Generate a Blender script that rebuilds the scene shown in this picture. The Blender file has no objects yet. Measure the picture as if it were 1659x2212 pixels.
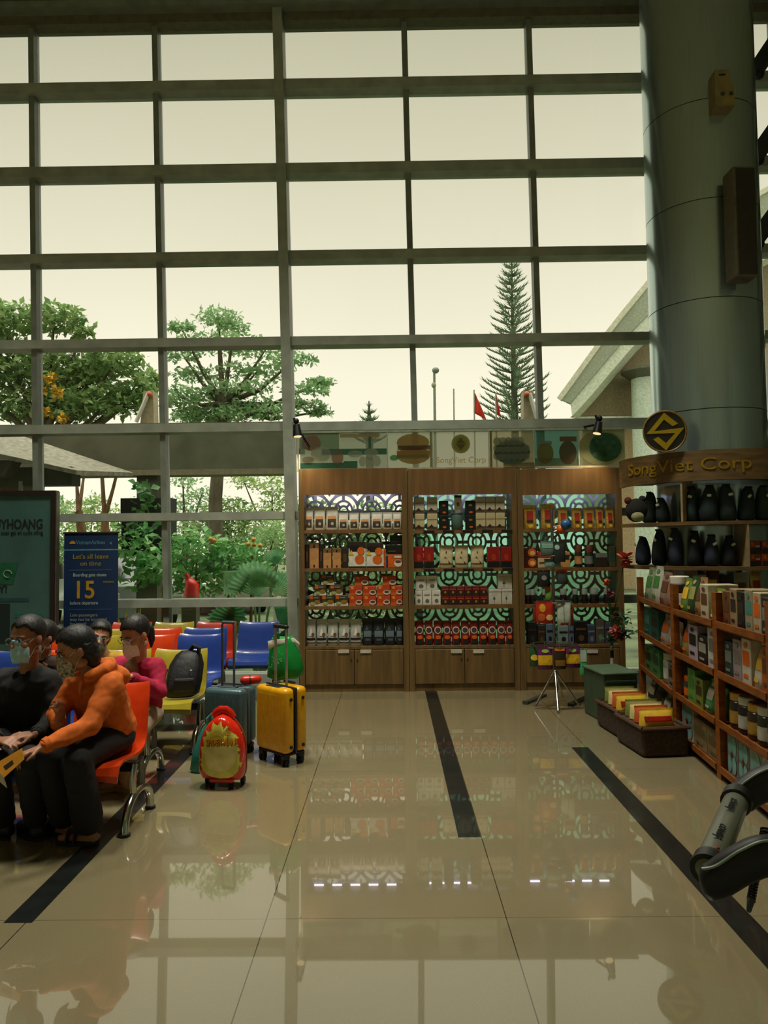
import bpy, bmesh, math, random
from mathutils import Vector, Matrix, noise

PI = math.pi
sc = bpy.context.scene
COL = sc.collection

# ------------------------------------------------------------------ camera
FPX = 1597.0
CAM = Vector((0.0, 0.0, 1.5))
ROT = (Matrix.Rotation(math.radians(0.55), 3, 'Z') @ Matrix.Rotation(math.radians(92.5), 3, 'X')
       @ Matrix.Rotation(math.radians(-0.62), 3, 'Z'))
cd = bpy.data.cameras.new('camera')
cd.sensor_fit = 'VERTICAL'
cd.sensor_height = 36.0
cd.lens = FPX / 2212.0 * 36.0
cd.clip_start = 0.05
cd.clip_end = 400
cam = bpy.data.objects.new('camera', cd)
cam.matrix_world = Matrix.Translation(CAM) @ ROT.to_4x4()
COL.objects.link(cam)
sc.camera = cam

# ------------------------------------------------------------------ world, lights, exposure
SKY_STRENGTH = 1.42
HALL_FILL_W = 64.0
sc.view_settings.view_transform = 'Standard'
sc.view_settings.look = 'None'
sc.view_settings.exposure = 0.0
sc.view_settings.gamma = 1.0
sc.view_settings.use_curve_mapping = False
sc.cycles.use_denoising = True
sc.cycles.max_bounces = 8
sc.cycles.transparent_max_bounces = 24
sc.cycles.sample_clamp_indirect = 4.0
sc.cycles.caustics_reflective = False
sc.cycles.caustics_refractive = False

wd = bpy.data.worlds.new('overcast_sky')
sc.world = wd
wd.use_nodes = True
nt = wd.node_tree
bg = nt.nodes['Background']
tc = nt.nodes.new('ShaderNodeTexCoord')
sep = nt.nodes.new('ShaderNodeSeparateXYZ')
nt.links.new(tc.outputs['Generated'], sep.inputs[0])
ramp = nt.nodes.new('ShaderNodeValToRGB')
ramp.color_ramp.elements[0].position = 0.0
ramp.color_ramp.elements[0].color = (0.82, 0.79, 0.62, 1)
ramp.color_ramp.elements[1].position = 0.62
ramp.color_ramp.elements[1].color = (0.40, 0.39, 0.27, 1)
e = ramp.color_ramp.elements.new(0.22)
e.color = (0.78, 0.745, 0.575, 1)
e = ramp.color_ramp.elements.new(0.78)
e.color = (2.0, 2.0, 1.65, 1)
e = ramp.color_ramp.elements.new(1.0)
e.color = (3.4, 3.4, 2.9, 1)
nz = nt.nodes.new('ShaderNodeTexNoise')
nz.inputs['Scale'].default_value = 2.5
nt.links.new(tc.outputs['Generated'], nz.inputs['Vector'])
mx = nt.nodes.new('ShaderNodeMix')
mx.data_type = 'RGBA'
mx.blend_type = 'MULTIPLY'
mx.inputs[0].default_value = 0.12
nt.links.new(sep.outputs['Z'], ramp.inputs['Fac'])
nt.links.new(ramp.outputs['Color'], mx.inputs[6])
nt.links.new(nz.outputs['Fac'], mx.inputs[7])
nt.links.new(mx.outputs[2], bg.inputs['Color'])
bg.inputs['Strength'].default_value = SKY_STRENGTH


# ------------------------------------------------------------------ measuring helpers: photo pixel -> place
def ray(px, py):
    return ROT @ Vector(((px - 829.5) / FPX, -(py - 1106.0) / FPX, -1.0))


def at(px, py, Y):
    d = ray(px, py)
    return CAM + d * (Y / d.y)


def onz(px, py, z=0.0):
    d = ray(px, py)
    return CAM + d * ((z - CAM.z) / d.z)


# ------------------------------------------------------------------ materials
_M = {}


def lin(c):
    return tuple(((v / 255.0) / 12.92 if v / 255.0 <= 0.04045 else ((v / 255.0 + 0.055) / 1.055) ** 2.4) for v in c) + (1.0,)


def _base(name):
    m = bpy.data.materials.new(name)
    m.use_nodes = True
    t = m.node_tree
    return m, t, t.nodes['Principled BSDF']


def mat(c, rough=0.5, metal=0.0, var=0.10, scale=14.0, bump=0.0, spec=0.5, coat=0.0, stretch=None, c2=None):
    """noise-varied surface; c is an sRGB triple"""
    key = (tuple(c), rough, metal, var, scale, bump, spec, coat, stretch, c2)
    if key in _M:
        return _M[key]
    m, t, b = _base('mat_%d_%d_%d' % tuple(int(v) for v in c))
    co = t.nodes.new('ShaderNodeTexCoord')
    n = t.nodes.new('ShaderNodeTexNoise')
    n.inputs['Scale'].default_value = scale
    n.inputs['Detail'].default_value = 3
    vec = co.outputs['Object']
    if stretch:
        mp = t.nodes.new('ShaderNodeMapping')
        mp.inputs['Scale'].default_value = stretch
        t.links.new(vec, mp.inputs['Vector'])
        vec = mp.outputs['Vector']
    t.links.new(vec, n.inputs['Vector'])
    a = lin(c)
    d = lin(c2) if c2 else tuple(v * (1 - var * 2) for v in a[:3]) + (1,)
    r = t.nodes.new('ShaderNodeValToRGB')
    r.color_ramp.elements[0].position = 0.32
    r.color_ramp.elements[0].color = d
    r.color_ramp.elements[1].position = 0.68
    r.color_ramp.elements[1].color = a if c2 else tuple(min(1, v * (1 + var)) for v in a[:3]) + (1,)
    t.links.new(n.outputs['Fac'], r.inputs['Fac'])
    t.links.new(r.outputs['Color'], b.inputs['Base Color'])
    b.inputs['Roughness'].default_value = rough
    b.inputs['Metallic'].default_value = metal
    b.inputs['Specular IOR Level'].default_value = spec
    b.inputs['Coat Weight'].default_value = coat
    if bump:
        bp = t.nodes.new('ShaderNodeBump')
        bp.inputs['Strength'].default_value = bump
        bp.inputs['Distance'].default_value = 0.01
        t.links.new(n.outputs['Fac'], bp.inputs['Height'])
        t.links.new(bp.outputs['Normal'], b.inputs['Normal'])
    _M[key] = m
    return m


def emit(c, s):
    key = ('emit', c, s)
    if key in _M:
        return _M[key]
    m, t, b = _base('lamp_glow')
    b.inputs['Base Color'].default_value = lin(c)
    b.inputs['Emission Color'].default_value = lin(c)
    b.inputs['Emission Strength'].default_value = s
    _M[key] = m
    return m


def leafmat(c, c2, tr=0.35):
    key = ('leaf', c, c2, tr)
    if key in _M:
        return _M[key]
    m, t, b = _base('leaf_green')
    co = t.nodes.new('ShaderNodeTexCoord')
    n = t.nodes.new('ShaderNodeTexNoise')
    n.inputs['Scale'].default_value = 3.0
    n.inputs['Detail'].default_value = 5
    t.links.new(co.outputs['Object'], n.inputs['Vector'])
    r = t.nodes.new('ShaderNodeValToRGB')
    r.color_ramp.elements[0].position = 0.35
    r.color_ramp.elements[0].color = lin(c)
    r.color_ramp.elements[1].position = 0.65
    r.color_ramp.elements[1].color = lin(c2)
    t.links.new(n.outputs['Fac'], r.inputs['Fac'])
    t.links.new(r.outputs['Color'], b.inputs['Base Color'])
    b.inputs['Roughness'].default_value = 0.55
    tl = t.nodes.new('ShaderNodeBsdfTranslucent')
    t.links.new(r.outputs['Color'], tl.inputs['Color'])
    ms = t.nodes.new('ShaderNodeMixShader')
    ms.inputs[0].default_value = tr
    t.links.new(b.outputs[0], ms.inputs[1])
    t.links.new(tl.outputs[0], ms.inputs[2])
    t.links.new(ms.outputs[0], t.nodes['Material Output'].inputs['Surface'])
    _M[key] = m
    return m


def glassmat(tint=(1, 1, 1), refl=None, name='clear_glass'):
    key = ('glass', tint, refl)
    if key in _M:
        return _M[key]
    m, t, b = _base(name)
    t.nodes.remove(b)
    tr = t.nodes.new('ShaderNodeBsdfTransparent')
    tr.inputs[0].default_value = tint + (1,)
    gl = t.nodes.new('ShaderNodeBsdfGlossy')
    gl.inputs['Roughness'].default_value = 0.02
    gl.inputs['Color'].default_value = (0.9, 1.0, 0.95, 1)
    ms = t.nodes.new('ShaderNodeMixShader')
    if refl is None:
        fr = t.nodes.new('ShaderNodeFresnel')
        fr.inputs['IOR'].default_value = 1.4
        t.links.new(fr.outputs[0], ms.inputs[0])
    else:
        ms.inputs[0].default_value = refl
    t.links.new(tr.outputs[0], ms.inputs[1])
    t.links.new(gl.outputs[0], ms.inputs[2])
    t.links.new(ms.outputs[0], t.nodes['Material Output'].inputs['Surface'])
    _M[key] = m
    return m


def filmmat(c, tl_w=0.7, tr_w=0.0, name='plastic_film'):
    """thin light-passing sheet: translucent + diffuse (+ some straight-through)"""
    key = ('film', c, tl_w, tr_w)
    if key in _M:
        return _M[key]
    m, t, b = _base(name)
    b.inputs['Base Color'].default_value = lin(c)
    b.inputs['Roughness'].default_value = 0.3
    tl = t.nodes.new('ShaderNodeBsdfTranslucent')
    tl.inputs[0].default_value = lin(c)
    ms = t.nodes.new('ShaderNodeMixShader')
    ms.inputs[0].default_value = tl_w
    t.links.new(b.outputs[0], ms.inputs[1])
    t.links.new(tl.outputs[0], ms.inputs[2])
    tr = t.nodes.new('ShaderNodeBsdfTransparent')
    tr.inputs[0].default_value = lin(c)
    m2 = t.nodes.new('ShaderNodeMixShader')
    m2.inputs[0].default_value = tr_w
    t.links.new(ms.outputs[0], m2.inputs[1])
    t.links.new(tr.outputs[0], m2.inputs[2])
    t.links.new(m2.outputs[0], t.nodes['Material Output'].inputs['Surface'])
    _M[key] = m
    return m


# ------------------------------------------------------------------ mesh builder
def frame(d, up=Vector((0, 0, 1))):
    d = Vector(d).normalized()
    a = up.cross(d)
    if a.length < 1e-4:
        a = Vector((1, 0, 0)).cross(d)
        if a.length < 1e-4:
            a = Vector((0, 1, 0)).cross(d)
    a.normalize()
    return a, d.cross(a).normalized(), d


class MB:
    def __init__(s):
        s.v, s.f, s.m = [], [], []

    def add(s, vs, fs, mi=0):
        o = len(s.v)
        s.v += [Vector(p) for p in vs]
        for f in fs:
            s.f.append([i + o for i in f])
            s.m.append(mi)
        return s

    def box(s, c, d, mi=0, rot=None):
        c = Vector(c)
        h = Vector(d) / 2
        vs = [Vector((x * h.x, y * h.y, z * h.z)) for x in (-1, 1) for y in (-1, 1) for z in (-1, 1)]
        if rot:
            vs = [rot @ p for p in vs]
        return s.add([c + p for p in vs], [(0, 1, 3, 2), (4, 6, 7, 5), (0, 4, 5, 1), (2, 3, 7, 6), (0, 2, 6, 4), (1, 5, 7, 3)], mi)

    def span(s, a, b, mi=0):
        a, b = Vector(a), Vector(b)
        return s.box((a + b) / 2, (abs(b.x - a.x), abs(b.y - a.y), abs(b.z - a.z)), mi)

    def rbox(s, c, d, r=0.02, seg=3, mi=0, rot=None):
        bm = bmesh.new()
        bmesh.ops.create_cube(bm, size=1)
        for v in bm.verts:
            v.co = Vector((v.co.x * d[0], v.co.y * d[1], v.co.z * d[2]))
        bmesh.ops.bevel(bm, geom=list(bm.edges), offset=min(r, min(d) * 0.49), segments=seg, profile=0.5, affect='EDGES')
        bm.verts.index_update()
        c = Vector(c)
        vs = [c + (rot @ v.co if rot else v.co) for v in bm.verts]
        fs = [[v.index for v in f.verts] for f in bm.faces]
        bm.free()
        return s.add(vs, fs, mi)

    def bar(s, p0, p1, w, h, mi=0, up=Vector((0, 0, 1))):
        p0, p1 = Vector(p0), Vector(p1)
        a, b, d = frame(p1 - p0, up)
        vs = [p + a * (x * w / 2) + b * (y * h / 2) for p in (p0, p1) for x, y in ((-1, -1), (1, -1), (1, 1), (-1, 1))]
        return s.add(vs, [(3, 2, 1, 0), (4, 5, 6, 7), (0, 1, 5, 4), (1, 2, 6, 5), (2, 3, 7, 6), (3, 0, 4, 7)], mi)

    def cyl(s, p0, p1, r0, r1=None, n=14, mi=0):
        r1 = r0 if r1 is None else r1
        p0, p1 = Vector(p0), Vector(p1)
        a, b, d = frame(p1 - p0)
        vs = []
        for p, r in ((p0, r0), (p1, r1)):
            for i in range(n):
                t = 2 * PI * i / n
                vs.append(p + a * (r * math.cos(t)) + b * (r * math.sin(t)))
        fs = [(i, (i + 1) % n, n + (i + 1) % n, n + i) for i in range(n)]
        fs += [tuple(range(n))[::-1], tuple(range(n, 2 * n))]
        return s.add(vs, fs, mi)

    def tube(s, pts, r, n=8, mi=0, flat=1.0):
        pts = [Vector(p) for p in pts]
        rs = r if isinstance(r, (list, tuple)) else [r] * len(pts)
        vs, fs = [], []
        prev = None
        for k, p in enumerate(pts):
            d = (pts[min(k + 1, len(pts) - 1)] - pts[max(k - 1, 0)]).normalized()
            if prev is None:
                a, b, _ = frame(d)
            else:
                a = (prev - d * prev.dot(d))
                a = a.normalized() if a.length > 1e-5 else frame(d)[0]
                b = d.cross(a)
            prev = a
            for i in range(n):
                t = 2 * PI * i / n
                vs.append(p + a * (rs[k] * math.cos(t)) + b * (rs[k] * flat * math.sin(t)))
        for k in range(len(pts) - 1):
            for i in range(n):
                fs.append((k * n + i, k * n + (i + 1) % n, (k + 1) * n + (i + 1) % n, (k + 1) * n + i))
        fs.append(tuple(range(n))[::-1])
        fs.append(tuple(range((len(pts) - 1) * n, len(pts) * n)))
        return s.add(vs, fs, mi)

    def sph(s, c, r, n=12, mi=0, rot=None):
        r = (r, r, r) if not isinstance(r, (list, tuple)) else r
        c = Vector(c)
        k = max(4, n // 2)
        vs, fs = [], []
        for j in range(1, k):
            ph = PI * j / k
            for i in range(n):
                t = 2 * PI * i / n
                p = Vector((r[0] * math.sin(ph) * math.cos(t), r[1] * math.sin(ph) * math.sin(t), r[2] * math.cos(ph)))
                vs.append(c + (rot @ p if rot else p))
        top, bot = len(vs), len(vs) + 1
        z = Vector((0, 0, r[2]))
        vs += [c + (rot @ z if rot else z), c - (rot @ z if rot else z)]
        for j in range(k - 2):
            for i in range(n):
                fs.append((j * n + i, (j + 1) * n + i, (j + 1) * n + (i + 1) % n, j * n + (i + 1) % n))
        for i in range(n):
            fs.append((top, i, (i + 1) % n))
            fs.append((bot, (k - 2) * n + (i + 1) % n, (k - 2) * n + i))
        return s.add(vs, fs, mi)

    def cap(s, p0, p1, r0, r1=None, n=12, mi=0):
        """tapered capsule"""
        r1 = r0 if r1 is None else r1
        p0, p1 = Vector(p0), Vector(p1)
        a, b, d = frame(p1 - p0) if (p1 - p0).length > 1e-6 else (Vector((1, 0, 0)), Vector((0, 1, 0)), Vector((0, 0, 1)))
        t = MB()
        t.sph((0, 0, 0), 1.0, n)
        vs = []
        for q in t.v:
            w = a * q.x + b * q.y + d * q.z
            vs.append(p1 + w * r1 if q.z > 1e-4 else p0 + w * r0)
        return s.add(vs, t.f, mi)

    def lathe(s, prof, c=(0, 0, 0), n=20, mi=0, sx=1.0, sy=1.0):
        c = Vector(c)
        vs, fs = [], []
        for r, z in prof:
            for i in range(n):
                t = 2 * PI * i / n
                vs.append(c + Vector((r * sx * math.cos(t), r * sy * math.sin(t), z)))
        for k in range(len(prof) - 1):
            for i in range(n):
                fs.append((k * n + i, k * n + (i + 1) % n, (k + 1) * n + (i + 1) % n, (k + 1) * n + i))
        fs.append(tuple(range(n))[::-1])
        fs.append(tuple(range((len(prof) - 1) * n, len(prof) * n)))
        return s.add(vs, fs, mi)

    def prism(s, poly, y0, y1, mi=0):
        """polygon of (x, z) pushed from y0 to y1"""
        n = len(poly)
        vs = [(x, y0, z) for x, z in poly] + [(x, y1, z) for x, z in poly]
        fs = [tuple(range(n)), tuple(range(n, 2 * n))[::-1]]
        fs += [(i, i + n, (i + 1) % n + n, (i + 1) % n) for i in range(n)]
        return s.add(vs, fs, mi)

    def loft(s, rings, mi=0, closed=True, caps=True):
        n = len(rings[0])
        vs = [p for r in rings for p in r]
        fs = []
        for k in range(len(rings) - 1):
            for i in range(n if closed else n - 1):
                fs.append((k * n + i, k * n + (i + 1) % n, (k + 1) * n + (i + 1) % n, (k + 1) * n + i))
        if caps:
            fs.append(tuple(range(n))[::-1])
            fs.append(tuple(range((len(rings) - 1) * n, len(rings) * n)))
        return s.add(vs, fs, mi)

    def build(s, name, mats, parent=None, loc=(0, 0, 0), smooth=False, world=False, fix=True):
        """ONE mesh object. world=True: the vertices are in world space"""
        me = bpy.data.meshes.new(name)
        mats = mats if isinstance(mats, (list, tuple)) else [mats]
        vs = s.v
        o = bpy.data.objects.new(name, me)
        if parent is not None:
            o.parent = parent
            if world:
                inv = world_of(parent).inverted()
                vs = [inv @ p for p in vs]
        else:
            o.location = loc
            if world:
                L = Vector(loc)
                vs = [p - L for p in vs]
        me.from_pydata([tuple(p) for p in vs], [], s.f)
        for m in mats:
            me.materials.append(m)
        me.polygons.foreach_set('material_index', s.m)
        if fix:
            bm = bmesh.new()
            bm.from_mesh(me)
            bmesh.ops.recalc_face_normals(bm, faces=list(bm.faces))
            bm.to_mesh(me)
            bm.free()
        if smooth:
            shade(me, smooth)
        me.update()
        COL.objects.link(o)
        return o


def shade(me, ang=40):
    me.polygons.foreach_set('use_smooth', [True] * len(me.polygons))
    if ang is not True and ang < 180:
        bm = bmesh.new()
        bm.from_mesh(me)
        lim = math.radians(ang)
        for ed in bm.edges:
            if len(ed.link_faces) == 2 and ed.calc_face_angle(0) > lim:
                ed.smooth = False
        bm.to_mesh(me)
        bm.free()


def world_of(o):
    m = o.matrix_basis.copy()
    while o.parent is not None:
        o = o.parent
        m = o.matrix_basis @ m
    return m


def tag(o, label=None, cat=None, group=None, kind=None):
    if label:
        o['label'] = label
    if cat:
        o['category'] = cat
    if group:
        o['group'] = group
    if kind:
        o['kind'] = kind
    return o


def thing(name, label, cat, loc=(0, 0, 0), rz=0.0, group=None, kind=None):
    o = bpy.data.objects.new(name, None)
    o.empty_display_size = 0.1
    o.location = loc
    o.rotation_euler = (0, 0, rz)
    COL.objects.link(o)
    return tag(o, label, cat, group, kind)


def copy_tree(o, parent=None):
    c = o.copy()
    COL.objects.link(c)
    if parent is not None:
        c.parent = parent
    for ch in o.children:
        copy_tree(ch, c)
    return c


def evaluated(o, name=None):
    """bake the modifiers of o into its mesh"""
    dg = bpy.context.evaluated_depsgraph_get()
    dg.update()
    me = bpy.data.meshes.new_from_object(o.evaluated_get(dg))
    me.name = name or o.name
    o.modifiers.clear()
    o.data = me
    return o


def lettering(txt, size, m, parent, loc, rot=(PI / 2, 0, 0), depth=0.002, name='lettering', align='CENTER', bold=0.0, sx=1.0, bend=None, shear=0.0):
    cu = bpy.data.curves.new(name, 'FONT')
    cu.body = txt
    cu.size = size
    cu.align_x = align
    cu.extrude = depth
    cu.offset = bold
    cu.shear = shear
    cu.resolution_u = 3
    o = bpy.data.objects.new(name, cu)
    COL.objects.link(o)
    dg = bpy.context.evaluated_depsgraph_get()
    dg.update()
    me = bpy.data.meshes.new_from_object(o.evaluated_get(dg))
    bpy.data.objects.remove(o)
    for v in me.vertices:
        v.co.x *= sx
        if bend:
            v.co = bend(v.co)
    me.materials.clear()
    me.materials.append(m)
    o = bpy.data.objects.new(name, me)
    o.parent = parent
    o.location = loc
    o.rotation_euler = rot
    COL.objects.link(o)
    return o


ORD = ['first', 'second', 'third', 'fourth', 'fifth', 'sixth', 'seventh', 'eighth', 'ninth', 'tenth', 'eleventh', 'twelfth', 'thirteenth', 'fourteenth']
CHROME = mat((190, 192, 186), 0.18, 1.0, 0.05)
STEEL = mat((150, 155, 150), 0.35, 1.0, 0.06)
BLACK = mat((18, 18, 18), 0.45, 0, 0.1)
BLACKRUB = mat((14, 14, 15), 0.75, 0, 0.1)
WHITE = mat((225, 222, 208), 0.6, 0, 0.04)

# ================================================================== THE SETTING
def structure(o):
    o['kind'] = 'structure'
    return o


def floor_material():
    m, t, b = _base('polished_floor_tile')
    co = t.nodes.new('ShaderNodeTexCoord')
    sp = t.nodes.new('ShaderNodeSeparateXYZ')
    t.links.new(co.outputs['Object'], sp.inputs[0])

    def math_(op, a, bb):
        n = t.nodes.new('ShaderNodeMath')
        n.operation = op
        for k, v in enumerate((a, bb)):
            if v is None:
                continue
            if isinstance(v, (int, float)):
                n.inputs[k].default_value = v
            else:
                t.links.new(v, n.inputs[k])
        return n.outputs[0]

    def seam(axis, off, per, w):
        a = math_('SUBTRACT', axis, off)
        a = math_('DIVIDE', a, per)
        a = math_('FRACT', a, None)
        a = math_('SUBTRACT', a, 0.5)
        a = math_('ABSOLUTE', a, None)
        return math_('GREATER_THAN', a, 0.5 - w / per)
    s = math_('MAXIMUM', seam(sp.outputs['X'], -0.52, 0.963, 0.0022), math_('MULTIPLY', seam(sp.outputs['Y'], 3.036 - 1.926 * 4, 1.926, 0.0018), 0.6))
    n1 = t.nodes.new('ShaderNodeTexNoise')
    n1.inputs['Scale'].default_value = 420
    n1.inputs['Detail'].default_value = 4
    t.links.new(co.outputs['Object'], n1.inputs['Vector'])
    n2 = t.nodes.new('ShaderNodeTexNoise')
    n2.inputs['Scale'].default_value = 1.3
    t.links.new(co.outputs['Object'], n2.inputs['Vector'])
    r = t.nodes.new('ShaderNodeValToRGB')
    r.color_ramp.elements[0].position = 0.30
    r.color_ramp.elements[0].color = lin((120, 111, 82))
    r.color_ramp.elements[1].position = 0.66
    r.color_ramp.elements[1].color = lin((152, 142, 108))
    t.links.new(n1.outputs['Fac'], r.inputs['Fac'])
    m1 = t.nodes.new('ShaderNodeMix')
    m1.data_type = 'RGBA'
    m1.blend_type = 'MULTIPLY'
    m1.inputs[0].default_value = 0.25
    t.links.new(r.outputs['Color'], m1.inputs[6])
    t.links.new(n2.outputs['Fac'], m1.inputs[7])
    m2 = t.nodes.new('ShaderNodeMix')
    m2.data_type = 'RGBA'
    t.links.new(s, m2.inputs[0])
    t.links.new(m1.outputs[2], m2.inputs[6])
    m2.inputs[7].default_value = lin((44, 38, 24))
    t.links.new(m2.outputs[2], b.inputs['Base Color'])
    b.inputs['Roughness'].default_value = 0.22
    b.inputs['Specular IOR Level'].default_value = 0.5
    b.inputs['Coat Weight'].default_value = 0.9
    b.inputs['Coat Roughness'].default_value = 0.022
    b.inputs['Coat IOR'].default_value = 2.1
    return m


structure(MB().span((-10, -14, -0.12), (10, 8.3, 0)).build('floor', floor_material()))
STRIPE = mat((22, 26, 24), 0.30, 0, 0.15, coat=0.4)
k = 0
for x0, x1, y0, y1 in ((0.325, 0.44, 3.85, 7.62), (1.30, 1.42, -2.0, 5.49), (-1.572, -1.457, 3.017, 7.95)):
    k += 1
    structure(MB().span((x0, y0, -0.002), (x1, y1, 0.0016)).build('trim_%d' % k, STRIPE))

CEIL_Z = 7.75
structure(MB().span((-10, -14, CEIL_Z), (10, 8.3, CEIL_Z + 0.2)).build('ceiling', mat((186, 178, 152), 0.8)))
structure(MB().span((-10.2, -14, 0), (-10, 8.3, CEIL_Z)).build('wall_left', mat((186, 190, 182), 0.8)))
structure(MB().span((10, -14, 0), (10.2, 8.3, CEIL_Z)).build('wall_right', mat((172, 178, 170), 0.8)))
structure(MB().span((-10, -14.2, 0), (10, -14, CEIL_Z)).build('wall_back', mat((186, 190, 182), 0.8)))

# ---- glazed wall: one window of many panes
win = thing('window_1', None, None, (0, 8.1, 0), kind='structure')
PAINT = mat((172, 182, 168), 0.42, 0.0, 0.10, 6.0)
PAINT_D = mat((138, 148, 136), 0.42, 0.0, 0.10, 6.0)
XL, XR = -9.98, 9.98
TR = []
for yt, hh in ((170, 0.115), (352, 0.115), (541, 0.10), (727, 0.095), (912, 0.095), (1105, 0.085), (1293, 0.085), (1480, 0.09)):
    zt = at(600, yt, 8.0).z
    TR.append(zt)
    MB().span((XL, 8.0, zt - hh), (XR, 8.2, zt)).build('transom', PAINT, win, world=True)
zh = at(600, 44, 8.0).z
MB().span((XL, 8.0, zh), (XR, 8.2, CEIL_Z)).build('head_beam', mat((112, 108, 88), 0.6), win, world=True)
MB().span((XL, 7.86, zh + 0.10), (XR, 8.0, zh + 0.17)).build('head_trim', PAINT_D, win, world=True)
MB().span((XL, 8.0, 0.0), (XR, 8.2, 0.12)).build('bottom_rail', PAINT, win, world=True)


def mullion(pa, pb, w, y0, y1, m):
    """leaning slightly, as in the photograph"""
    a, b = at(pa[0], pa[1], y0), at(pb[0], pb[1], y0)
    s = (a.x - b.x) / (a.z - b.z)
    xf = lambda z: b.x + s * (z - b.z)
    mb = MB()
    vs = []
    for z in (0.0, CEIL_Z):
        for dx, y in ((-w / 2, y0), (w / 2, y0), (w / 2, y1), (-w / 2, y1)):
            vs.append((xf(z) + dx, y, z))
    mb.add(vs, [(3, 2, 1, 0), (4, 5, 6, 7), (0, 1, 5, 4), (1, 2, 6, 5), (2, 3, 7, 6), (3, 0, 4, 7)])
    mb.build('mullion', m, win, world=True)


MUL = [((66, 50), (76, 1000)), ((333, 50), (358, 1290)), ((873, 55), (896, 912)), ((1142, 45), (1169, 905)),
       ((1408, 45), (1438, 905)), ((1676, 45), (1709, 905)), ((-203, 50), (-193, 1000)), ((-470, 50), (-468, 1000)), ((1944, 45), (1980, 905))]
for a_, b_ in MUL:
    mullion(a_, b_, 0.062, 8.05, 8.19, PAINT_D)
mullion((598, 20), (631, 1300), 0.105, 7.93, 8.2, PAINT)
MB().span((XL, 8.135, 0.1), (XR, 8.143, CEIL_Z)).build('pane', glassmat(), win, world=True)
for yb in (165, 350, 530):                         # raking struts beyond the column
    p = at(1624, yb, 7.99)
    q = Vector((p.x + 0.62, 7.45, p.z + 0.95))
    MB().bar(p, q, 0.07, 0.16).build('strut', mat((58, 58, 46), 0.5), win, world=True)
    MB().sph(p + Vector((0.06, -0.03, 0.0)), 0.06).build('strut_joint', BLACK, win, smooth=60, world=True)

# ---- hall fill: bare area lights added under the ceiling to brighten the interior
for (x, y, w) in ((-4.6, 5.3, 0.8), (-1.6, 5.1, 1.05), (0.5, 4.9, 1.4), (-6.0, -6.0, 8.0), (0.0, -7.5, 7.0), (6.0, -6.0, 7.0)):
    ld = bpy.data.lights.new('hall_fill', 'AREA')
    ld.shape = 'SQUARE'
    ld.size = 0.9
    ld.spread = math.radians(82)
    ld.energy = HALL_FILL_W * w
    ld.color = (1.0, 0.945, 0.80) if y > 0 else (0.92, 1.0, 0.98)
    lo = bpy.data.objects.new('hall_fill', ld)
    lo.location = (x, y, CEIL_Z - 0.05)
    COL.objects.link(lo)

# ================================================================== OUTSIDE THE GLASS
def noise_pt(rng, c, r):
    while True:
        p = Vector((rng.uniform(-1, 1), rng.uniform(-1, 1), rng.uniform(-1, 1)))
        if 0.12 < p.length < 1:
            break
    p *= 0.55 + 0.45 / max(p.length, 0.4) * p.length
    return Vector((c[0] + p.x * r[0], c[1] + p.y * r[1], c[2] + p.z * r[2]))


def leaves(mb, rng, c, r, n, size, mi=0, droop=0.0, asp=0.5):
    for _ in range(n):
        p = noise_pt(rng, c, r)
        s = size * rng.uniform(0.6, 1.3)
        d = Vector((rng.gauss(0, 1), rng.gauss(0, 1), rng.gauss(0, 0.7) - droop)).normalized()
        a, b, _d = frame(d, Vector((rng.gauss(0, 1), rng.gauss(0, 1), 1.2)).normalized())
        w = s * asp
        mid = p + d * s * 0.5
        mb.add([p, mid + a * w / 2 + b * w * 0.12, p + d * s, mid - a * w / 2 + b * w * 0.12], [(0, 1, 2), (0, 2, 3)], mi)


def clump(px, py, rx, ry, Y, dy=None):
    c = at(px, py, Y)
    k = Y / FPX
    return c, (rx * k, dy or rx * k * 0.8, ry * k)


OUT_Z = -0.15
structure(MB().span((-60, 8.3, OUT_Z - 0.2), (60, 120, OUT_Z)).build('ground', mat((96, 110, 74), 0.9, 0, 0.3, 1.2)))

BARK = mat((120, 88, 58), 0.9, 0, 0.25, 9, bump=0.5, stretch=(1, 1, 0.3))
BARK_G = mat((92, 84, 66), 0.9, 0, 0.25, 9, bump=0.5, stretch=(1, 1, 0.3))
GREENS = [leafmat((96, 134, 74), (160, 186, 118)), leafmat((110, 152, 100), (170, 200, 146)), leafmat((104, 156, 92), (184, 212, 150)), leafmat((120, 160, 90), (190, 208, 136))]


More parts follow.
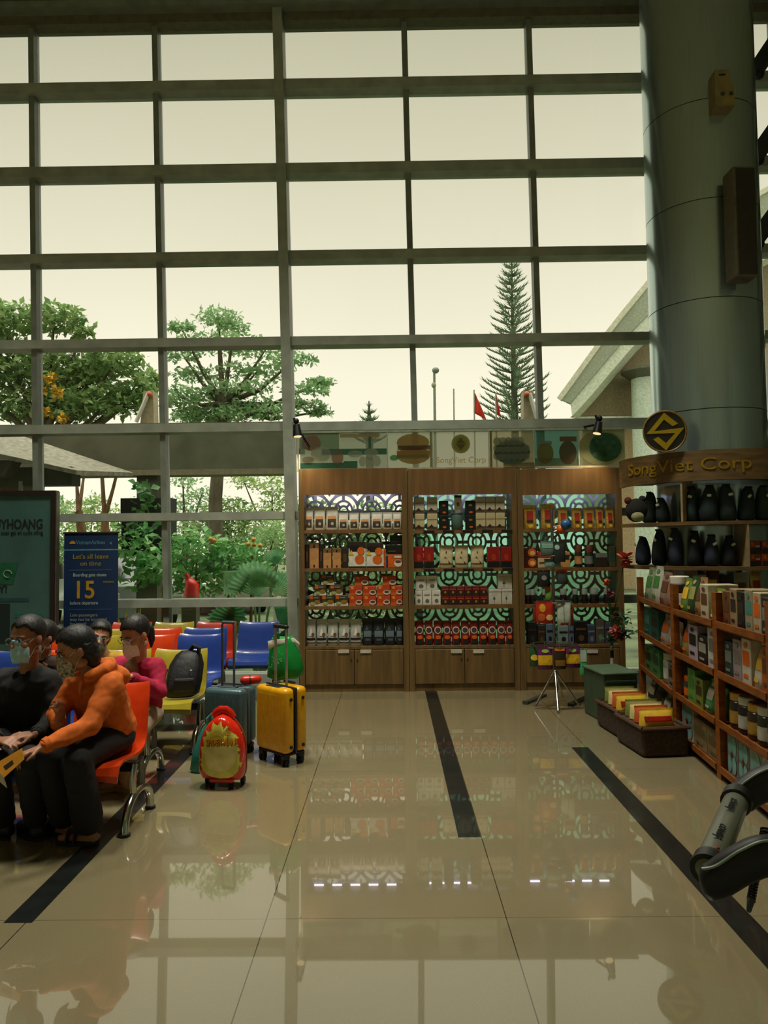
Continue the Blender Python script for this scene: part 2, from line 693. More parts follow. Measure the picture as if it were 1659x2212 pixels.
def tree(name, label, Y, base_px, clumps, n, size, m, trunk_r=0.16, bark=BARK_G, seed=1, group=None, fork=None, flowers=None, asp=0.5):
    rng = random.Random(seed)
    b = at(base_px[0], base_px[1], Y)
    root = thing(name, label, 'tree', (b.x, Y, OUT_Z), group=group)
    f = MB()
    cs = []
    for (px, py, rx, ry) in clumps:
        c, r = clump(px, py, rx, ry, Y)
        c.y += rng.uniform(-0.6, 0.6)
        cs.append(c)
        leaves(f, rng, c, r, int(n * max(0.25, rx * ry / 2400.0)), size, asp=asp)
    f.build('foliage', m, root, world=True, fix=False)
    t = MB()
    fk = at(fork[0], fork[1], Y) if fork else Vector((b.x, Y, min(c.z for c in cs) - 0.3))
    t.tube([(b.x, Y, OUT_Z), (b.x + rng.uniform(-.1, .1), Y, fk.z * 0.5), fk], [trunk_r * 1.25, trunk_r, trunk_r * 0.8], 9)
    for c in cs:
        mid = fk.lerp(c, 0.5) + Vector((0, 0, -abs(c.x - fk.x) * 0.12))
        t.tube([fk, mid, c], [trunk_r * 0.5, trunk_r * 0.3, trunk_r * 0.1], 6)
    t.build('trunk', bark, root, smooth=60, world=True)
    if flowers:
        g = MB()
        for (px, py, s) in flowers:
            c, r = clump(px, py, s, s, Y - 0.9)
            leaves(g, rng, c, r, 40, 0.12, asp=0.9)
        g.build('blossom', mat((205, 165, 40), 0.6), root, world=True, fix=False)
    return root


tree('flowering_tree', 'big dense tree with yellow blossoms at the picture\'s left edge above the walkway', 17, (60, 1290),
     [(20, 700, 75, 42), (118, 688, 62, 34), (175, 716, 32, 14), (15, 790, 80, 60), (112, 806, 78, 58), (190, 800, 62, 46), (262, 784, 66, 30), (300, 812, 40, 24),
      (50, 872, 95, 42), (165, 872, 80, 40), (250, 870, 58, 36), (310, 858, 34, 44), (-90, 740, 90, 90), (-100, 870, 90, 60)],
     620, 0.19, GREENS[0], 0.2, seed=3, fork=(90, 960), flowers=((108, 820, 13), (128, 850, 10), (100, 893, 10), (135, 905, 8), (92, 840, 8)))
tree('layered_tree', 'tall tree with flat spreading tiers of branches behind the central mullion', 22, (468, 1270),
     [(470, 684, 54, 20), (398, 714, 34, 9), (505, 706, 40, 12), (470, 742, 112, 13), (575, 758, 86, 13), (400, 772, 44, 12), (642, 786, 52, 10), (690, 822, 34, 7), (665, 850, 54, 10),
      (555, 800, 90, 13), (420, 806, 60, 14), (520, 842, 80, 14), (400, 866, 46, 26), (445, 892, 80, 20), (560, 880, 86, 16), (660, 880, 48, 9), (690, 893, 30, 6), (420, 898, 60, 16), (520, 900, 60, 16), (600, 898, 50, 12), (450, 850, 60, 12)],
     900, 0.17, GREENS[1], 0.2, seed=5, fork=(482, 872))

# trees and bushes beyond the walkway, seen under its beam
BACK = [('bare_leaning_tree', 'slim leaning trunk with a small crown beyond the kiosk roof', 18.8, (192, 1290), [(145, 988, 30, 18), (170, 985, 26, 18)], 3, (170, 1105), 0.13),
        ('bare_forked_tree', 'orange-brown trunk forking under the walkway beam, nearest the planter column', 21.5, (228, 1290), [(232, 988, 26, 16), (208, 985, 20, 16), (250, 985, 20, 16), (268, 988, 20, 16)], 2, (226, 1120), 0.14),
        ('verge_bush', 'bushy green growth below the bare trunks, behind the blue banner', 27.0, (180, 1285), [(140, 1110, 46, 34), (205, 1150, 42, 40), (150, 1190, 50, 46), (240, 1125, 30, 34), (215, 1090, 34, 26), (180, 1230, 60, 34)], 3, None, 0.1),
        ('tall_green_tree', 'mid green tree seen just past the planter column under the beam', 30.0, (400, 1275), [(400, 1100, 55, 40), (388, 1160, 50, 45), (430, 1062, 40, 16), (395, 1040, 40, 14)], 1, None, 0.2),
        ('drooping_tree', 'pale green drooping tree filling the pane beside the central mullion', 27.0, (590, 1275), [(585, 1050, 50, 24), (600, 1090, 46, 30), (560, 1130, 55, 40), (610, 1160, 40, 40), (530, 1040, 34, 14)], 3, None, 0.14),
        ('hedge_tree', 'dark round-topped tree behind the shrub and the red ornament', 24.0, (500, 1275), [(490, 1110, 60, 40), (450, 1150, 60, 40), (540, 1170, 50, 40), (500, 1200, 70, 40)], 0, None, 0.16),
        ('roadside_tree', 'bright green tree beyond the parked car by the blue banner', 26.0, (280, 1275), [(275, 1150, 44, 50), (290, 1095, 30, 30), (250, 1200, 50, 40)], 2, None, 0.13),
        ('distant_tree', 'leafy tree standing behind the tall lightbox sign', 24.0, (90, 1275), [(60, 1120, 60, 45), (120, 1180, 50, 50), (110, 1100, 40, 30), (150, 1220, 40, 36)], 1, None, 0.15),
        ('thin_stem_tree', 'thin-stemmed tree in the lower pane above the fan palm', 20.0, (583, 1275), [(600, 1150, 40, 30), (560, 1165, 34, 30), (625, 1190, 30, 40)], 2, (584, 1190), 0.06)]
for i, (nm, lb, Y, b, cl, g, fk, tr_) in enumerate(BACK):
    tree(nm, lb, Y, b, cl, 620, 0.18 if Y > 20 else 0.13, GREENS[g], tr_, BARK if i < 2 else BARK_G, seed=20 + i, fork=fk, group='trees beyond the walkway')


for i, (px, Y, lb) in enumerate(((735, 13.2, 'bush glimpsed through the screen of the cabinet nearest the mullion'), (850, 16.4, 'second bush glimpsed through the screen of the cabinet nearest the mullion'))):
    tree('garden_bush', lb, Y, (px, 1300), [(px - 40, 1130, 60, 50), (px + 30, 1170, 60, 50), (px - 30, 1240, 60, 50), (px + 30, 1290, 60, 50), (px, 1350, 70, 40)], 420, 0.15, GREENS[1 + i], 0.06, seed=60 + i, group='bushes behind the cabinets')


def conifer(label, Y, tip, low, hw_px, n_tiers, seed, base_y=1290):
    rng = random.Random(seed)
    t = at(tip[0], tip[1], Y)
    l = at(low[0], low[1], Y)
    root = thing('norfolk_pine', label, 'tree', (l.x, Y, OUT_Z), group=None)
    m = MB().tube([(l.x, Y, OUT_Z), (l.x, Y, l.z), (t.x, Y, t.z)], [0.26, 0.2, 0.025], 8)
    m.build('trunk', mat((74, 70, 54), 0.9), root, smooth=60, world=True)
    f = MB()
    hw = hw_px * Y / FPX
    H = t.z - l.z
    for k in range(n_tiers):
        u = k / (n_tiers - 1)
        z = l.z - 0.6 + (H + 0.3) * u
        L = hw * (1 - u) ** 0.75 * rng.uniform(0.9, 1.08) + 0.08
        cx = l.x + (t.x - l.x) * u
        nb = 7
        a0 = rng.uniform(0, 1)
        for j in range(nb):
            an = 2 * PI * (j + a0) / nb + rng.uniform(-0.12, 0.12)
            LL = L * rng.uniform(0.82, 1.1)
            d = Vector((math.cos(an), math.sin(an), 0))
            segs = max(3, int(LL / 0.17))
            for q in range(segs):
                v0, v1 = q / segs, (q + 1) / segs
                p0 = Vector((cx, Y, z)) + d * LL * v0 + Vector((0, 0, LL * (0.18 * v0 + 0.24 * v0 * v0)))
                p1 = Vector((cx, Y, z)) + d * LL * v1 + Vector((0, 0, LL * (0.18 * v1 + 0.24 * v1 * v1)))
                f.tube([p0, p1], [0.035, 0.03], 4)
                if v1 > 0.2:
                    side = Vector((-d.y, d.x, 0))
                    w = 0.27 * (1.15 - 0.5 * v1)
                    for s in (-1, 1):
                        e_ = p1 + side * s * w + d * 0.16 + Vector((0, 0, 0.12))
                        f.add([p0, p1, e_], [(0, 1, 2)])
                    f.add([p0, p1, p1 + d * 0.12 + Vector((0, 0, 0.20))], [(0, 1, 2)])
    f.build('foliage', leafmat((84, 108, 84), (134, 156, 122), 0.3), root, world=True, fix=False)


conifer('tall dark tiered conifer rising above the red flags', 40, (1104, 534), (1112, 905), 82, 23, 4)
conifer('small young conifer tip just above the orchid poster', 40, (797, 866), (798, 935), 32, 6, 6)

# ---- covered walkway: beam, roof, column with planter boxes
CONC = mat((112, 112, 90), 0.85, 0, 0.16, 2.0)
CONC_D = mat((96, 96, 78), 0.85, 0, 0.16, 2.0)
wk = thing('covered_walkway', 'grey concrete walkway beam and column running outside the glass', 'walkway', (-3.5, 12.0, OUT_Z))
zb, zt = at(480, 1013, 12.0).z, at(480, 925, 12.0).z
xr = at(622, 970, 12.0).x
MB().span((-12, 12.0, zb), (xr, 12.35, zt + 0.1)).build('beam', CONC, wk, world=True)
MB().span((-12, 12.0, zb - 0.09), (xr, 12.4, zb)).build('beam_lip', mat((150, 140, 112), 0.8), wk, world=True)
MB().span((-12, 12.3, zt - 0.15), (xr, 14.4, zt + 0.05)).build('roof_slab', CONC_D, wk, world=True)
x0, x1 = at(302, 1060, 12.2).x, at(346, 1060, 12.2).x
MB().span((x0, 12.05, OUT_Z), (x1, 12.35, zb)).build('column', CONC_D, wk, world=True)
for yy0, yy1, xa, xb in ((1078, 1112, 270, 376), (1118, 1200, 272, 376)):
    a, b = at(xa, yy0, 11.9), at(xb, yy1, 11.9)
    pl = MB().span((a.x, 11.7, b.z), (b.x, 12.05, a.z)).build('planter_box', mat((24, 28, 26), 0.7), wk, world=True)
rng = random.Random(8)
cr = thing('climbing_plant', 'broad-leaved climber growing from the dark planter boxes on the column', 'plant', (at(310, 1090, 11.7).x, 11.65, at(310, 1112, 11.7).z))
f = MB()
for px, py, rx, ry, n in ((312, 1050, 20, 22, 16), (318, 1085, 24, 22, 16), (300, 1100, 16, 18, 10), (290, 1140, 34, 24, 18), (300, 1180, 28, 20, 14), (330, 1150, 20, 24, 8), (345, 1120, 12, 30, 6), (262, 1150, 14, 14, 6)):
    c, r = clump(px, py, rx, ry, 11.5, 0.12)
    leaves(f, rng, c, r, n, 0.15, droop=0.5, asp=0.8)
f.build('foliage', leafmat((54, 118, 58), (132, 180, 110)), cr, world=True, fix=False)
MB().tube([at(322, 1112, 11.62), at(312, 1075, 11.6), at(318, 1035, 11.58)], 0.012, 6).tube([at(300, 1112, 11.62), at(292, 1150, 11.6), at(300, 1185, 11.58)], 0.012, 6).build('stem', GREENS[1], cr, world=True)

for i, (px, lb) in enumerate(((322, 'beige post with a white rod leaning on it, above the walkway, before the trees'), (1138, 'beige post with a white rod leaning on it, before the tall conifer'))):
    c = at(px, 912, 12.2)
    t = at(px, 847, 12.2)
    r_ = thing('beige_post', lb, 'post', (c.x, 12.2, zt + 0.102 if i == 0 else OUT_Z))
    w = 15 * 12.2 / FPX
    MB().prism([(c.x - w, r_.location.z), (c.x + w, r_.location.z), (c.x + w * 0.86, t.z), (c.x - w * 0.55, t.z)], 12.1, 12.35).build('post_body', mat((172, 160, 130), 0.8), r_, world=True)
    s = -1 if i == 0 else 1
    MB().tube([at(px + (-2 if i == 0 else 6) , 850, 12.05), at(px + s * (28 if i == 0 else 24), 912, 12.05)], 0.035, 8).build('rod', WHITE, r_, world=True)
    MB().sph(at(px, 852, 12.06), 0.05).build('rod_clip', mat((200, 90, 40), 0.5), r_, world=True)

# ---- kiosk roof at the far left
ks = thing('kiosk', 'small kiosk with a grey sloping tin roof behind the tall lightbox', 'kiosk', (at(40, 1050, 10.5).x, 10.6, OUT_Z))
a, b = at(-160, 946, 10.2), at(165, 1016, 10.2)
MB().add([(a.x, 10.0, a.z), (b.x, 10.2, b.z), (b.x + 0.3, 11.6, b.z + 0.1), (a.x, 11.6, a.z + 0.45), (a.x, 10.0, a.z - 0.06), (b.x, 10.2, b.z - 0.06), (b.x + 0.3, 11.6, b.z + 0.04), (a.x, 11.6, a.z + 0.39)],
         [(0, 1, 2, 3), (4, 7, 6, 5), (0, 4, 5, 1), (1, 5, 6, 2), (2, 6, 7, 3), (3, 7, 4, 0)]).build('roof', mat((136, 132, 112), 0.7, 0, 0.2), ks, world=True)
a, b = at(-160, 1018, 10.3), at(148, 1046, 10.3)
MB().span((a.x, 10.4, b.z), (b.x, 10.7, at(0, 1008, 10.3).z)).build('fascia', mat((60, 62, 50), 0.8), ks, world=True)
a, b = at(-160, 998, 10.25), at(36, 1030, 10.25)
MB().prism([(a.x, b.z), (b.x - 0.12, b.z), (b.x, a.z), (a.x, a.z)], 10.15, 10.4).build('eave_box', mat((74, 72, 58), 0.8), ks, world=True)
for px in (46, -120):
    p = at(px, 1040, 10.4)
    MB().span((p.x - 0.02, 10.36, OUT_Z), (p.x + 0.02, 10.42, p.z)).build('post', mat((160, 165, 150), 0.5), ks, world=True)
a, b = at(-160, 1040, 10.9), at(60, 1062, 10.9)
MB().span((a.x, 10.8, OUT_Z), (b.x, 11.3, at(0, 1042, 10.9).z)).build('back_wall', mat((112, 78, 50), 0.8), ks, world=True)

# ---- terminal building: sweeping curved roof
tb = thing('terminal_roof', 'sweeping curved concrete roof of a building beyond the round column', 'building', (at(1400, 1170, 24).x, 24, OUT_Z))


def arc(pts, Y):
    return [at(p[0], p[1], Y) for p in pts]


top_ = [(1204, 861), (1221, 838), (1242, 809), (1288, 745), (1342, 676), (1416, 586), (1480, 526), (1570, 456), (1700, 380)]
bot_ = [(1232, 871), (1245, 855), (1270, 826), (1316, 771), (1364, 716), (1416, 664), (1488, 606), (1580, 544), (1720, 470)]
in_ = [(1236, 899), (1254, 880), (1280, 851), (1322, 801), (1366, 750), (1418, 703), (1492, 650), (1584, 594), (1720, 526)]


def band(pa, pb, Y, d, name, m):
    A, B = arc(pa, Y), arc(pb, Y)
    n = len(A)
    vs = A + B + [p + Vector((0.62 * d, d, 0)) for p in A] + [p + Vector((0.62 * d, d, 0)) for p in B]
    fs = []
    for i in range(n - 1):
        fs += [(i, i + 1, n + i + 1, n + i), (2 * n + i, 3 * n + i, 3 * n + i + 1, 2 * n + i + 1), (i, 2 * n + i, 2 * n + i + 1, i + 1), (n + i, n + i + 1, 3 * n + i + 1, 3 * n + i)]
    fs += [(0, n, 3 * n, 2 * n), (n - 1, 3 * n - 1, 4 * n - 1, 2 * n - 1)]
    MB().add(vs, fs).build(name, m, tb, world=True)


band(top_, bot_, 24.0, 14.0, 'roof_shell', mat((150, 158, 136), 0.8))
band([(x - 1, y - 2) for x, y in top_], [(x + 7, y + 5) for x, y in top_], 23.95, 0.1, 'lit_roof_edge', mat((205, 205, 180), 0.7))  # pale strip: light on the roof's outer edge, put into the colour
band(bot_, in_, 24.05, 0.5, 'soffit_band', mat((206, 214, 192), 0.7))
A = arc(in_, 25.2)
zz = at(1300, 898, 25.2).z
MB().prism([(p.x, p.z) for p in A] + [(A[-1].x, zz)], 25.2, 25.5).build('soffit_wall', mat((150, 136, 104), 0.8), tb, world=True)
c = at(1392, 900, 24.5)
ct = at(1392, 822, 24.5)
MB().lathe([(0.46, OUT_Z), (0.46, ct.z)], (c.x, 24.3, 0), 24).build('column', mat((196, 208, 190), 0.6), tb, smooth=40, world=True)
MB().lathe([(0.5, ct.z), (0.78, ct.z + 0.22), (0.78, ct.z + 0.3)], (c.x, 24.3, 0), 24).build('column_head', mat((92, 90, 70), 0.8), tb, smooth=40, world=True)
p, q = at(1240, 901, 25.0), at(1700, 897, 25.0)
MB().span((p.x, 24.9, p.z - 0.12), (q.x, 25.6, p.z)).build('sill_beam', mat((214, 214, 192), 0.6), tb, world=True)
MB().span((p.x + 0.6, 26.0, OUT_Z), (q.x, 26.3, p.z - 0.1)).build('wall', mat((190, 165, 130), 0.8), tb, world=True)

# ---- lamp post, flag poles, flags
lp = thing('lamp_post', 'thin lamp post with a round head standing before the sky', 'street lamp', (at(939, 900, 30).x, 30, OUT_Z))
a = at(939, 912, 30)
b = at(938, 805, 30)
MB().cyl((a.x, 30, OUT_Z), (b.x, 30, b.z), 0.075, 0.05).build('pole', mat((120, 128, 112), 0.6), lp, world=True)
MB().sph(at(941, 800, 30), (0.15, 0.15, 0.13)).build('globe', mat((120, 132, 116), 0.5), lp, smooth=60, world=True)
MB().sph(at(937, 832, 30), (0.10, 0.1, 0.12)).build('camera_box', mat((150, 150, 120), 0.5), lp, smooth=60, world=True)


def pole(px, ty, label, flag=None):
    a, b = at(px, 912, 35), at(px, ty, 35)
    r_ = thing('flag_pole', label, 'flag pole', (a.x, 35, OUT_Z))
    MB().cyl((a.x, 35, OUT_Z), (b.x, 35, b.z), 0.05, 0.035, 8).build('pole', mat((150, 155, 140), 0.5), r_, world=True)
    if flag:
        vs, fs = [], []
        n = 8
        for i in range(n + 1):
            u = i / n
            l = (flag[0][0] + (flag[1][0] - flag[0][0]) * u, flag[0][1] + (flag[1][1] - flag[0][1]) * u)
            r2 = (flag[3][0] + (flag[2][0] - flag[3][0]) * u, flag[3][1] + (flag[2][1] - flag[3][1]) * u)
            for j in range(5):
                v = j / 4
                p = at(l[0] + (r2[0] - l[0]) * v, l[1] + (r2[1] - l[1]) * v, 35 + 0.08 * math.sin(u * 5 + v * 7))
                vs.append(p)
        for i in range(n):
            for j in range(4):
                fs.append((i * 5 + j, i * 5 + j + 1, i * 5 + j + 6, i * 5 + j + 5))
        o = MB().add(vs, fs).build('flag', leafmat((205, 52, 26), (222, 70, 36), 0.5), r_, world=True, smooth=True)
        md = o.modifiers.new('thick', 'SOLIDIFY')
        md.thickness = 0.01
    return r_


pole(980, 840, 'bare thin flag pole beside the lamp post')
pole(1024, 842, 'flag pole with a red flag hanging clear of the conifer', ((1024, 848), (1026, 893), (1051, 907), (1027, 850)))
pole(1071, 850, 'flag pole with a narrow red flag half hidden by the conifer', ((1071, 852), (1074, 892), (1082, 904), (1073, 853)))

# ---- shrub, fan palm, strap-leaved plant
rng = random.Random(11)
sh = thing('leafy_shrub', 'big bright green leafy shrub behind the red ornament', 'shrub', (at(430, 1290, 10.9).x, 10.9, OUT_Z))
f = MB()
for px, py, rx, ry in ((420, 1180, 66, 42), (500, 1200, 58, 42), (352, 1215, 44, 46), (400, 1238, 66, 36), (480, 1250, 58, 32), (305, 1180, 36, 40), (300, 1235, 36, 40), (548, 1205, 36, 36), (560, 1240, 30, 30), (440, 1270, 80, 22)):
    c, r = clump(px, py, rx, ry, 10.9, 0.4)
    leaves(f, rng, c, r, int(rx * ry / 14), 0.15, asp=0.55, droop=0.3)
f.build('foliage', leafmat((66, 146, 66), (166, 216, 140), 0.3), sh, world=True, fix=False)
for px, py in ((455, 1165), (463, 1168), (536, 1176), (549, 1177), (562, 1179), (548, 1166)):
    MB().sph(at(px, py, 10.4), 0.035, 8).build('flower', mat((235, 170, 70), 0.5), sh, world=True, smooth=60)
s_ = MB()
for px in (350, 420, 490, 540):
    p, q = at(px, 1290, 10.9), at(px + 5, 1200, 10.9)
    s_.tube([(p.x, 10.9, OUT_Z), q], [0.03, 0.015], 6)
s_.build('stem', BARK, sh, world=True)


def fan_palm(label, Y, base_px, fronds, m):
    b = at(base_px[0], base_px[1], Y)
    root = thing('fan_palm', label, 'palm', (b.x, Y, OUT_Z))
    for (px, py, rad, ang, spread, tilt) in fronds:
        c = at(px, py, Y - 0.2)
        R_ = rad * Y / FPX
        n = 26
        vs, fs = [], []
        for i in range(n + 1):
            t = math.radians(ang - spread / 2 + spread * i / n)
            rr = R_ * (1.0 if i % 2 == 0 else 0.88) * (0.86 + 0.14 * math.cos((i / n - 0.5) * 3))
            zig = 0.05 * R_ * (1 if i % 2 else -1)
            for q in (0.05, 0.55, 1.0):
                d = Vector((math.cos(t), -tilt * (q ** 1.4), math.sin(t) * (1 - 0.1 * q)))
                vs.append(c + d * rr * q + Vector((0, zig * q, 0)))
        for i in range(n):
            for q in range(2):
                fs.append((i * 3 + q, i * 3 + q + 1, (i + 1) * 3 + q + 1, (i + 1) * 3 + q))
        MB().add(vs, fs).build('frond', m, root, world=True, fix=False)
        MB().tube([(b.x, Y, OUT_Z), Vector((b.x, Y, OUT_Z)).lerp(c, 0.6) + Vector((0, 0, 0.15)), c], [0.02, 0.015, 0.01], 6).build('stalk', GREENS[1], root, world=True)


PALM = leafmat((76, 156, 96), (190, 222, 180), 0.35)
PALM2 = leafmat((44, 110, 66), (90, 156, 104), 0.35)
fan_palm('fan palm with pleated round leaves in front of the shrub, beside the mullion', 9.6, (560, 1420),
         [(482, 1235, 66, -40, 90, 0.3), (545, 1265, 62, 60, 130, 0.4), (560, 1290, 78, 100, 120, 0.5), (600, 1220, 40, 110, 100, 0.3), (590, 1285, 66, 40, 100, 0.4)], PALM)
fan_palm('low dark fan palm behind the empty blue and red seats', 9.2, (560, 1450),
         [(470, 1330, 70, -20, 130, 0.4), (520, 1350, 70, 160, 120, 0.3), (600, 1345, 70, 30, 140, 0.4), (590, 1380, 60, -30, 140, 0.4), (630, 1400, 50, 60, 160, 0.3), (600, 1420, 60, 0, 160, 0.3)], PALM2)
sp_ = thing('strap_leaved_plant', 'spiky yellow-green strap-leaved plant outside behind the blue banner', 'plant', (at(280, 1400, 9.0).x, 9.0, OUT_Z))
f = MB()
for i in range(46):
    an = rng.uniform(-1.1, 1.1)
    b = Vector((sp_.location.x + rng.uniform(-.12, .12), 9.0 + rng.uniform(-.1, .1), 0.1))
    L = rng.uniform(0.45, 0.75)
    d = Vector((math.sin(an), rng.uniform(-.4, .4), math.cos(an)))
    m_ = b + d * L * 0.6
    e_ = b + d * L + Vector((math.sin(an) * 0.1, 0, -0.12 * abs(math.sin(an))))
    sd = Vector((0.018 * math.cos(an), 0, -0.018 * math.sin(an)))
    f.add([b - sd, b + sd, m_ + sd, m_ - sd, e_], [(0, 1, 2, 3), (3, 2, 4)])
f.span((sp_.location.x - .1, 8.9, OUT_Z), (sp_.location.x + .1, 9.1, 0.12))
f.build('foliage', leafmat((130, 140, 50), (196, 196, 96), 0.3), sp_, world=True, fix=False)

# ---- red ornament, barriers, cloth, cars
ro = thing('garden_ornament', 'bright red garden ornament with a tall neck under the shrub', 'ornament', (at(412, 1292, 10.2).x, 10.2, OUT_Z))
p = lambda x, y: at(x, y, 10.2)
MB().loft([[p(400 - 5, 1292) + Vector((0, .1 * math.cos(t), 0)) + (p(430, 1292) - p(395, 1292)) * (0.5 + 0.5 * math.sin(t)) for t in [2 * PI * i / 12 for i in range(12)]],
           [p(401, 1262) + Vector((0, .11 * math.cos(t), 0)) + (p(430, 1262) - p(401, 1262)) * (0.5 + 0.5 * math.sin(t)) for t in [2 * PI * i / 12 for i in range(12)]],
           [p(405, 1250) + Vector((0, .05 * math.cos(t), 0)) + (p(418, 1250) - p(405, 1250)) * (0.5 + 0.5 * math.sin(t)) for t in [2 * PI * i / 12 for i in range(12)]]]).build('body', mat((206, 28, 20), 0.35), ro, smooth=50, world=True)
MB().tube([p(408, 1262), p(406, 1248), p(402, 1240)], [0.05, 0.035, 0.03], 8).build('neck', mat((214, 40, 24), 0.35), ro, smooth=60, world=True)
MB().add([p(417, 1262), p(429, 1255), p(430, 1275), p(417, 1280) + Vector((0, .03, 0))], [(0, 1, 2, 3)]).build('tail', mat((190, 20, 18), 0.4), ro, world=True)
MB().span((ro.location.x - 0.1, 10.1, OUT_Z), (ro.location.x + 0.1, 10.3, at(412, 1291, 10.2).z)).build('plinth', CONC_D, ro, world=True)


def barrier(px0, px1, y0, y1, Y, label):
    a, b = at(px0, y0, Y), at(px1, y1, Y)
    r_ = thing('road_barrier', label, 'barrier', ((a.x + b.x) / 2, Y, OUT_Z))
    w = (b.x - a.x) / 3
    for i in range(3):
        MB().span((a.x + w * i, Y - 0.05, b.z), (a.x + w * (i + 1), Y + 0.05, a.z)).build('board', mat((228, 96, 30), 0.5) if i != 1 else WHITE, r_, world=True)
    for x in (a.x + 0.05, b.x - 0.05):
        MB().span((x - .03, Y - .03, OUT_Z), (x + .03, Y + .03, b.z)).build('leg', WHITE, r_, world=True)


barrier(588, 624, 1252, 1266, 13.0, 'orange and white road barrier beyond the fan palm by the mullion')
barrier(492, 514, 1274, 1284, 13.5, 'small orange and white road barrier under the shrub')
fl = thing('cloth_banner', 'blue and white cloth hanging among the shrub leaves', 'banner', (at(550, 1230, 11.6).x, 11.6, OUT_Z))
a, b = at(538, 1204, 11.6), at(560, 1232, 11.6)
MB().span((a.x, 11.58, b.z), (b.x, 11.62, a.z)).build('cloth', mat((70, 110, 190), 0.7, 0, 0.1, 9, c2=(215, 220, 225)), fl, world=True)
MB().cyl((b.x, 11.62, OUT_Z), (b.x, 11.62, a.z), 0.012).build('pole', STEEL, fl, world=True)


def car(label, c, rz, body):
    r_ = thing('parked_car', label, 'car', c, rz)
    prof = [(-2.1, 0.35), (-2.15, 0.62), (-2.05, 0.82), (-1.35, 0.92), (-0.75, 1.36), (0.45, 1.42), (1.15, 1.0), (1.95, 0.9), (2.1, 0.65), (2.08, 0.32)]
    rings = []
    for y, k, kz in ((-0.84, 0.98, 0.98), (-0.86, 1, 1), (-0.6, 1, 1.0), (0.6, 1, 1.0), (0.86, 1, 1), (0.84, 0.98, 0.98)):
        rings.append([Vector((x * k, y * (0.80 if z > 1.1 else 1.0), z * kz)) for x, z in prof])
    MB().loft(rings).build('body', body, r_, smooth=35)
    gl = mat((20, 26, 26), 0.08, 0, 0.05, spec=0.8)
    for s in (-1, 1):
        MB().prism([(-1.15, 0.96), (-0.72, 1.30), (0.40, 1.35), (1.0, 1.0)], s * 0.80, s * 0.815).build('side_window', gl, r_)
        for x in (-1.3, 1.3):
            MB().cyl((x, s * 0.70, 0.32), (x, s * 0.88, 0.32), 0.32, n=20).build('wheel', BLACKRUB, r_)
        MB().rbox((2.06, s * 0.62, 0.72), (0.1, 0.36, 0.14), 0.03).build('headlight', mat((220, 225, 220), 0.2), r_)
        MB().rbox((0.95, s * 0.93, 0.98), (0.12, 0.16, 0.1), 0.03).build('wing_mirror', body, r_)
    MB().add([(0.5, -0.62, 1.41), (0.5, 0.62, 1.41), (1.18, 0.72, 1.02), (1.18, -0.72, 1.02)], [(0, 1, 2, 3)]).build('windscreen', gl, r_)
    MB().add([(-0.8, -0.62, 1.365), (-0.8, 0.62, 1.365), (-1.36, 0.72, 0.945), (-1.36, -0.72, 0.945)], [(0, 1, 2, 3)]).build('rear_window', gl, r_)


car('silver car parked outside beyond the blue banner', (at(235, 1290, 15.8).x, 15.8, OUT_Z), math.radians(-52), mat((168, 178, 172), 0.2, 0.4, 0.05))
car('pale car parked farther off behind the red ornament and shrub', (at(470, 1290, 19).x, 19.5, OUT_Z), math.radians(-70), mat((150, 146, 130), 0.25, 0.3, 0.05))

# ================================================================== SHOP: three wall cabinets
WOOD = mat((118, 92, 50), 0.5, 0, 0.2, 7.0, stretch=(3.0, 3.0, 0.22), c2=(88, 68, 36))
WOOD_R = mat((126, 92, 48), 0.5, 0, 0.2, 5.0, stretch=(2.4, 2.4, 0.2), c2=(96, 70, 36))
CARD = mat((210, 206, 190), 0.6)


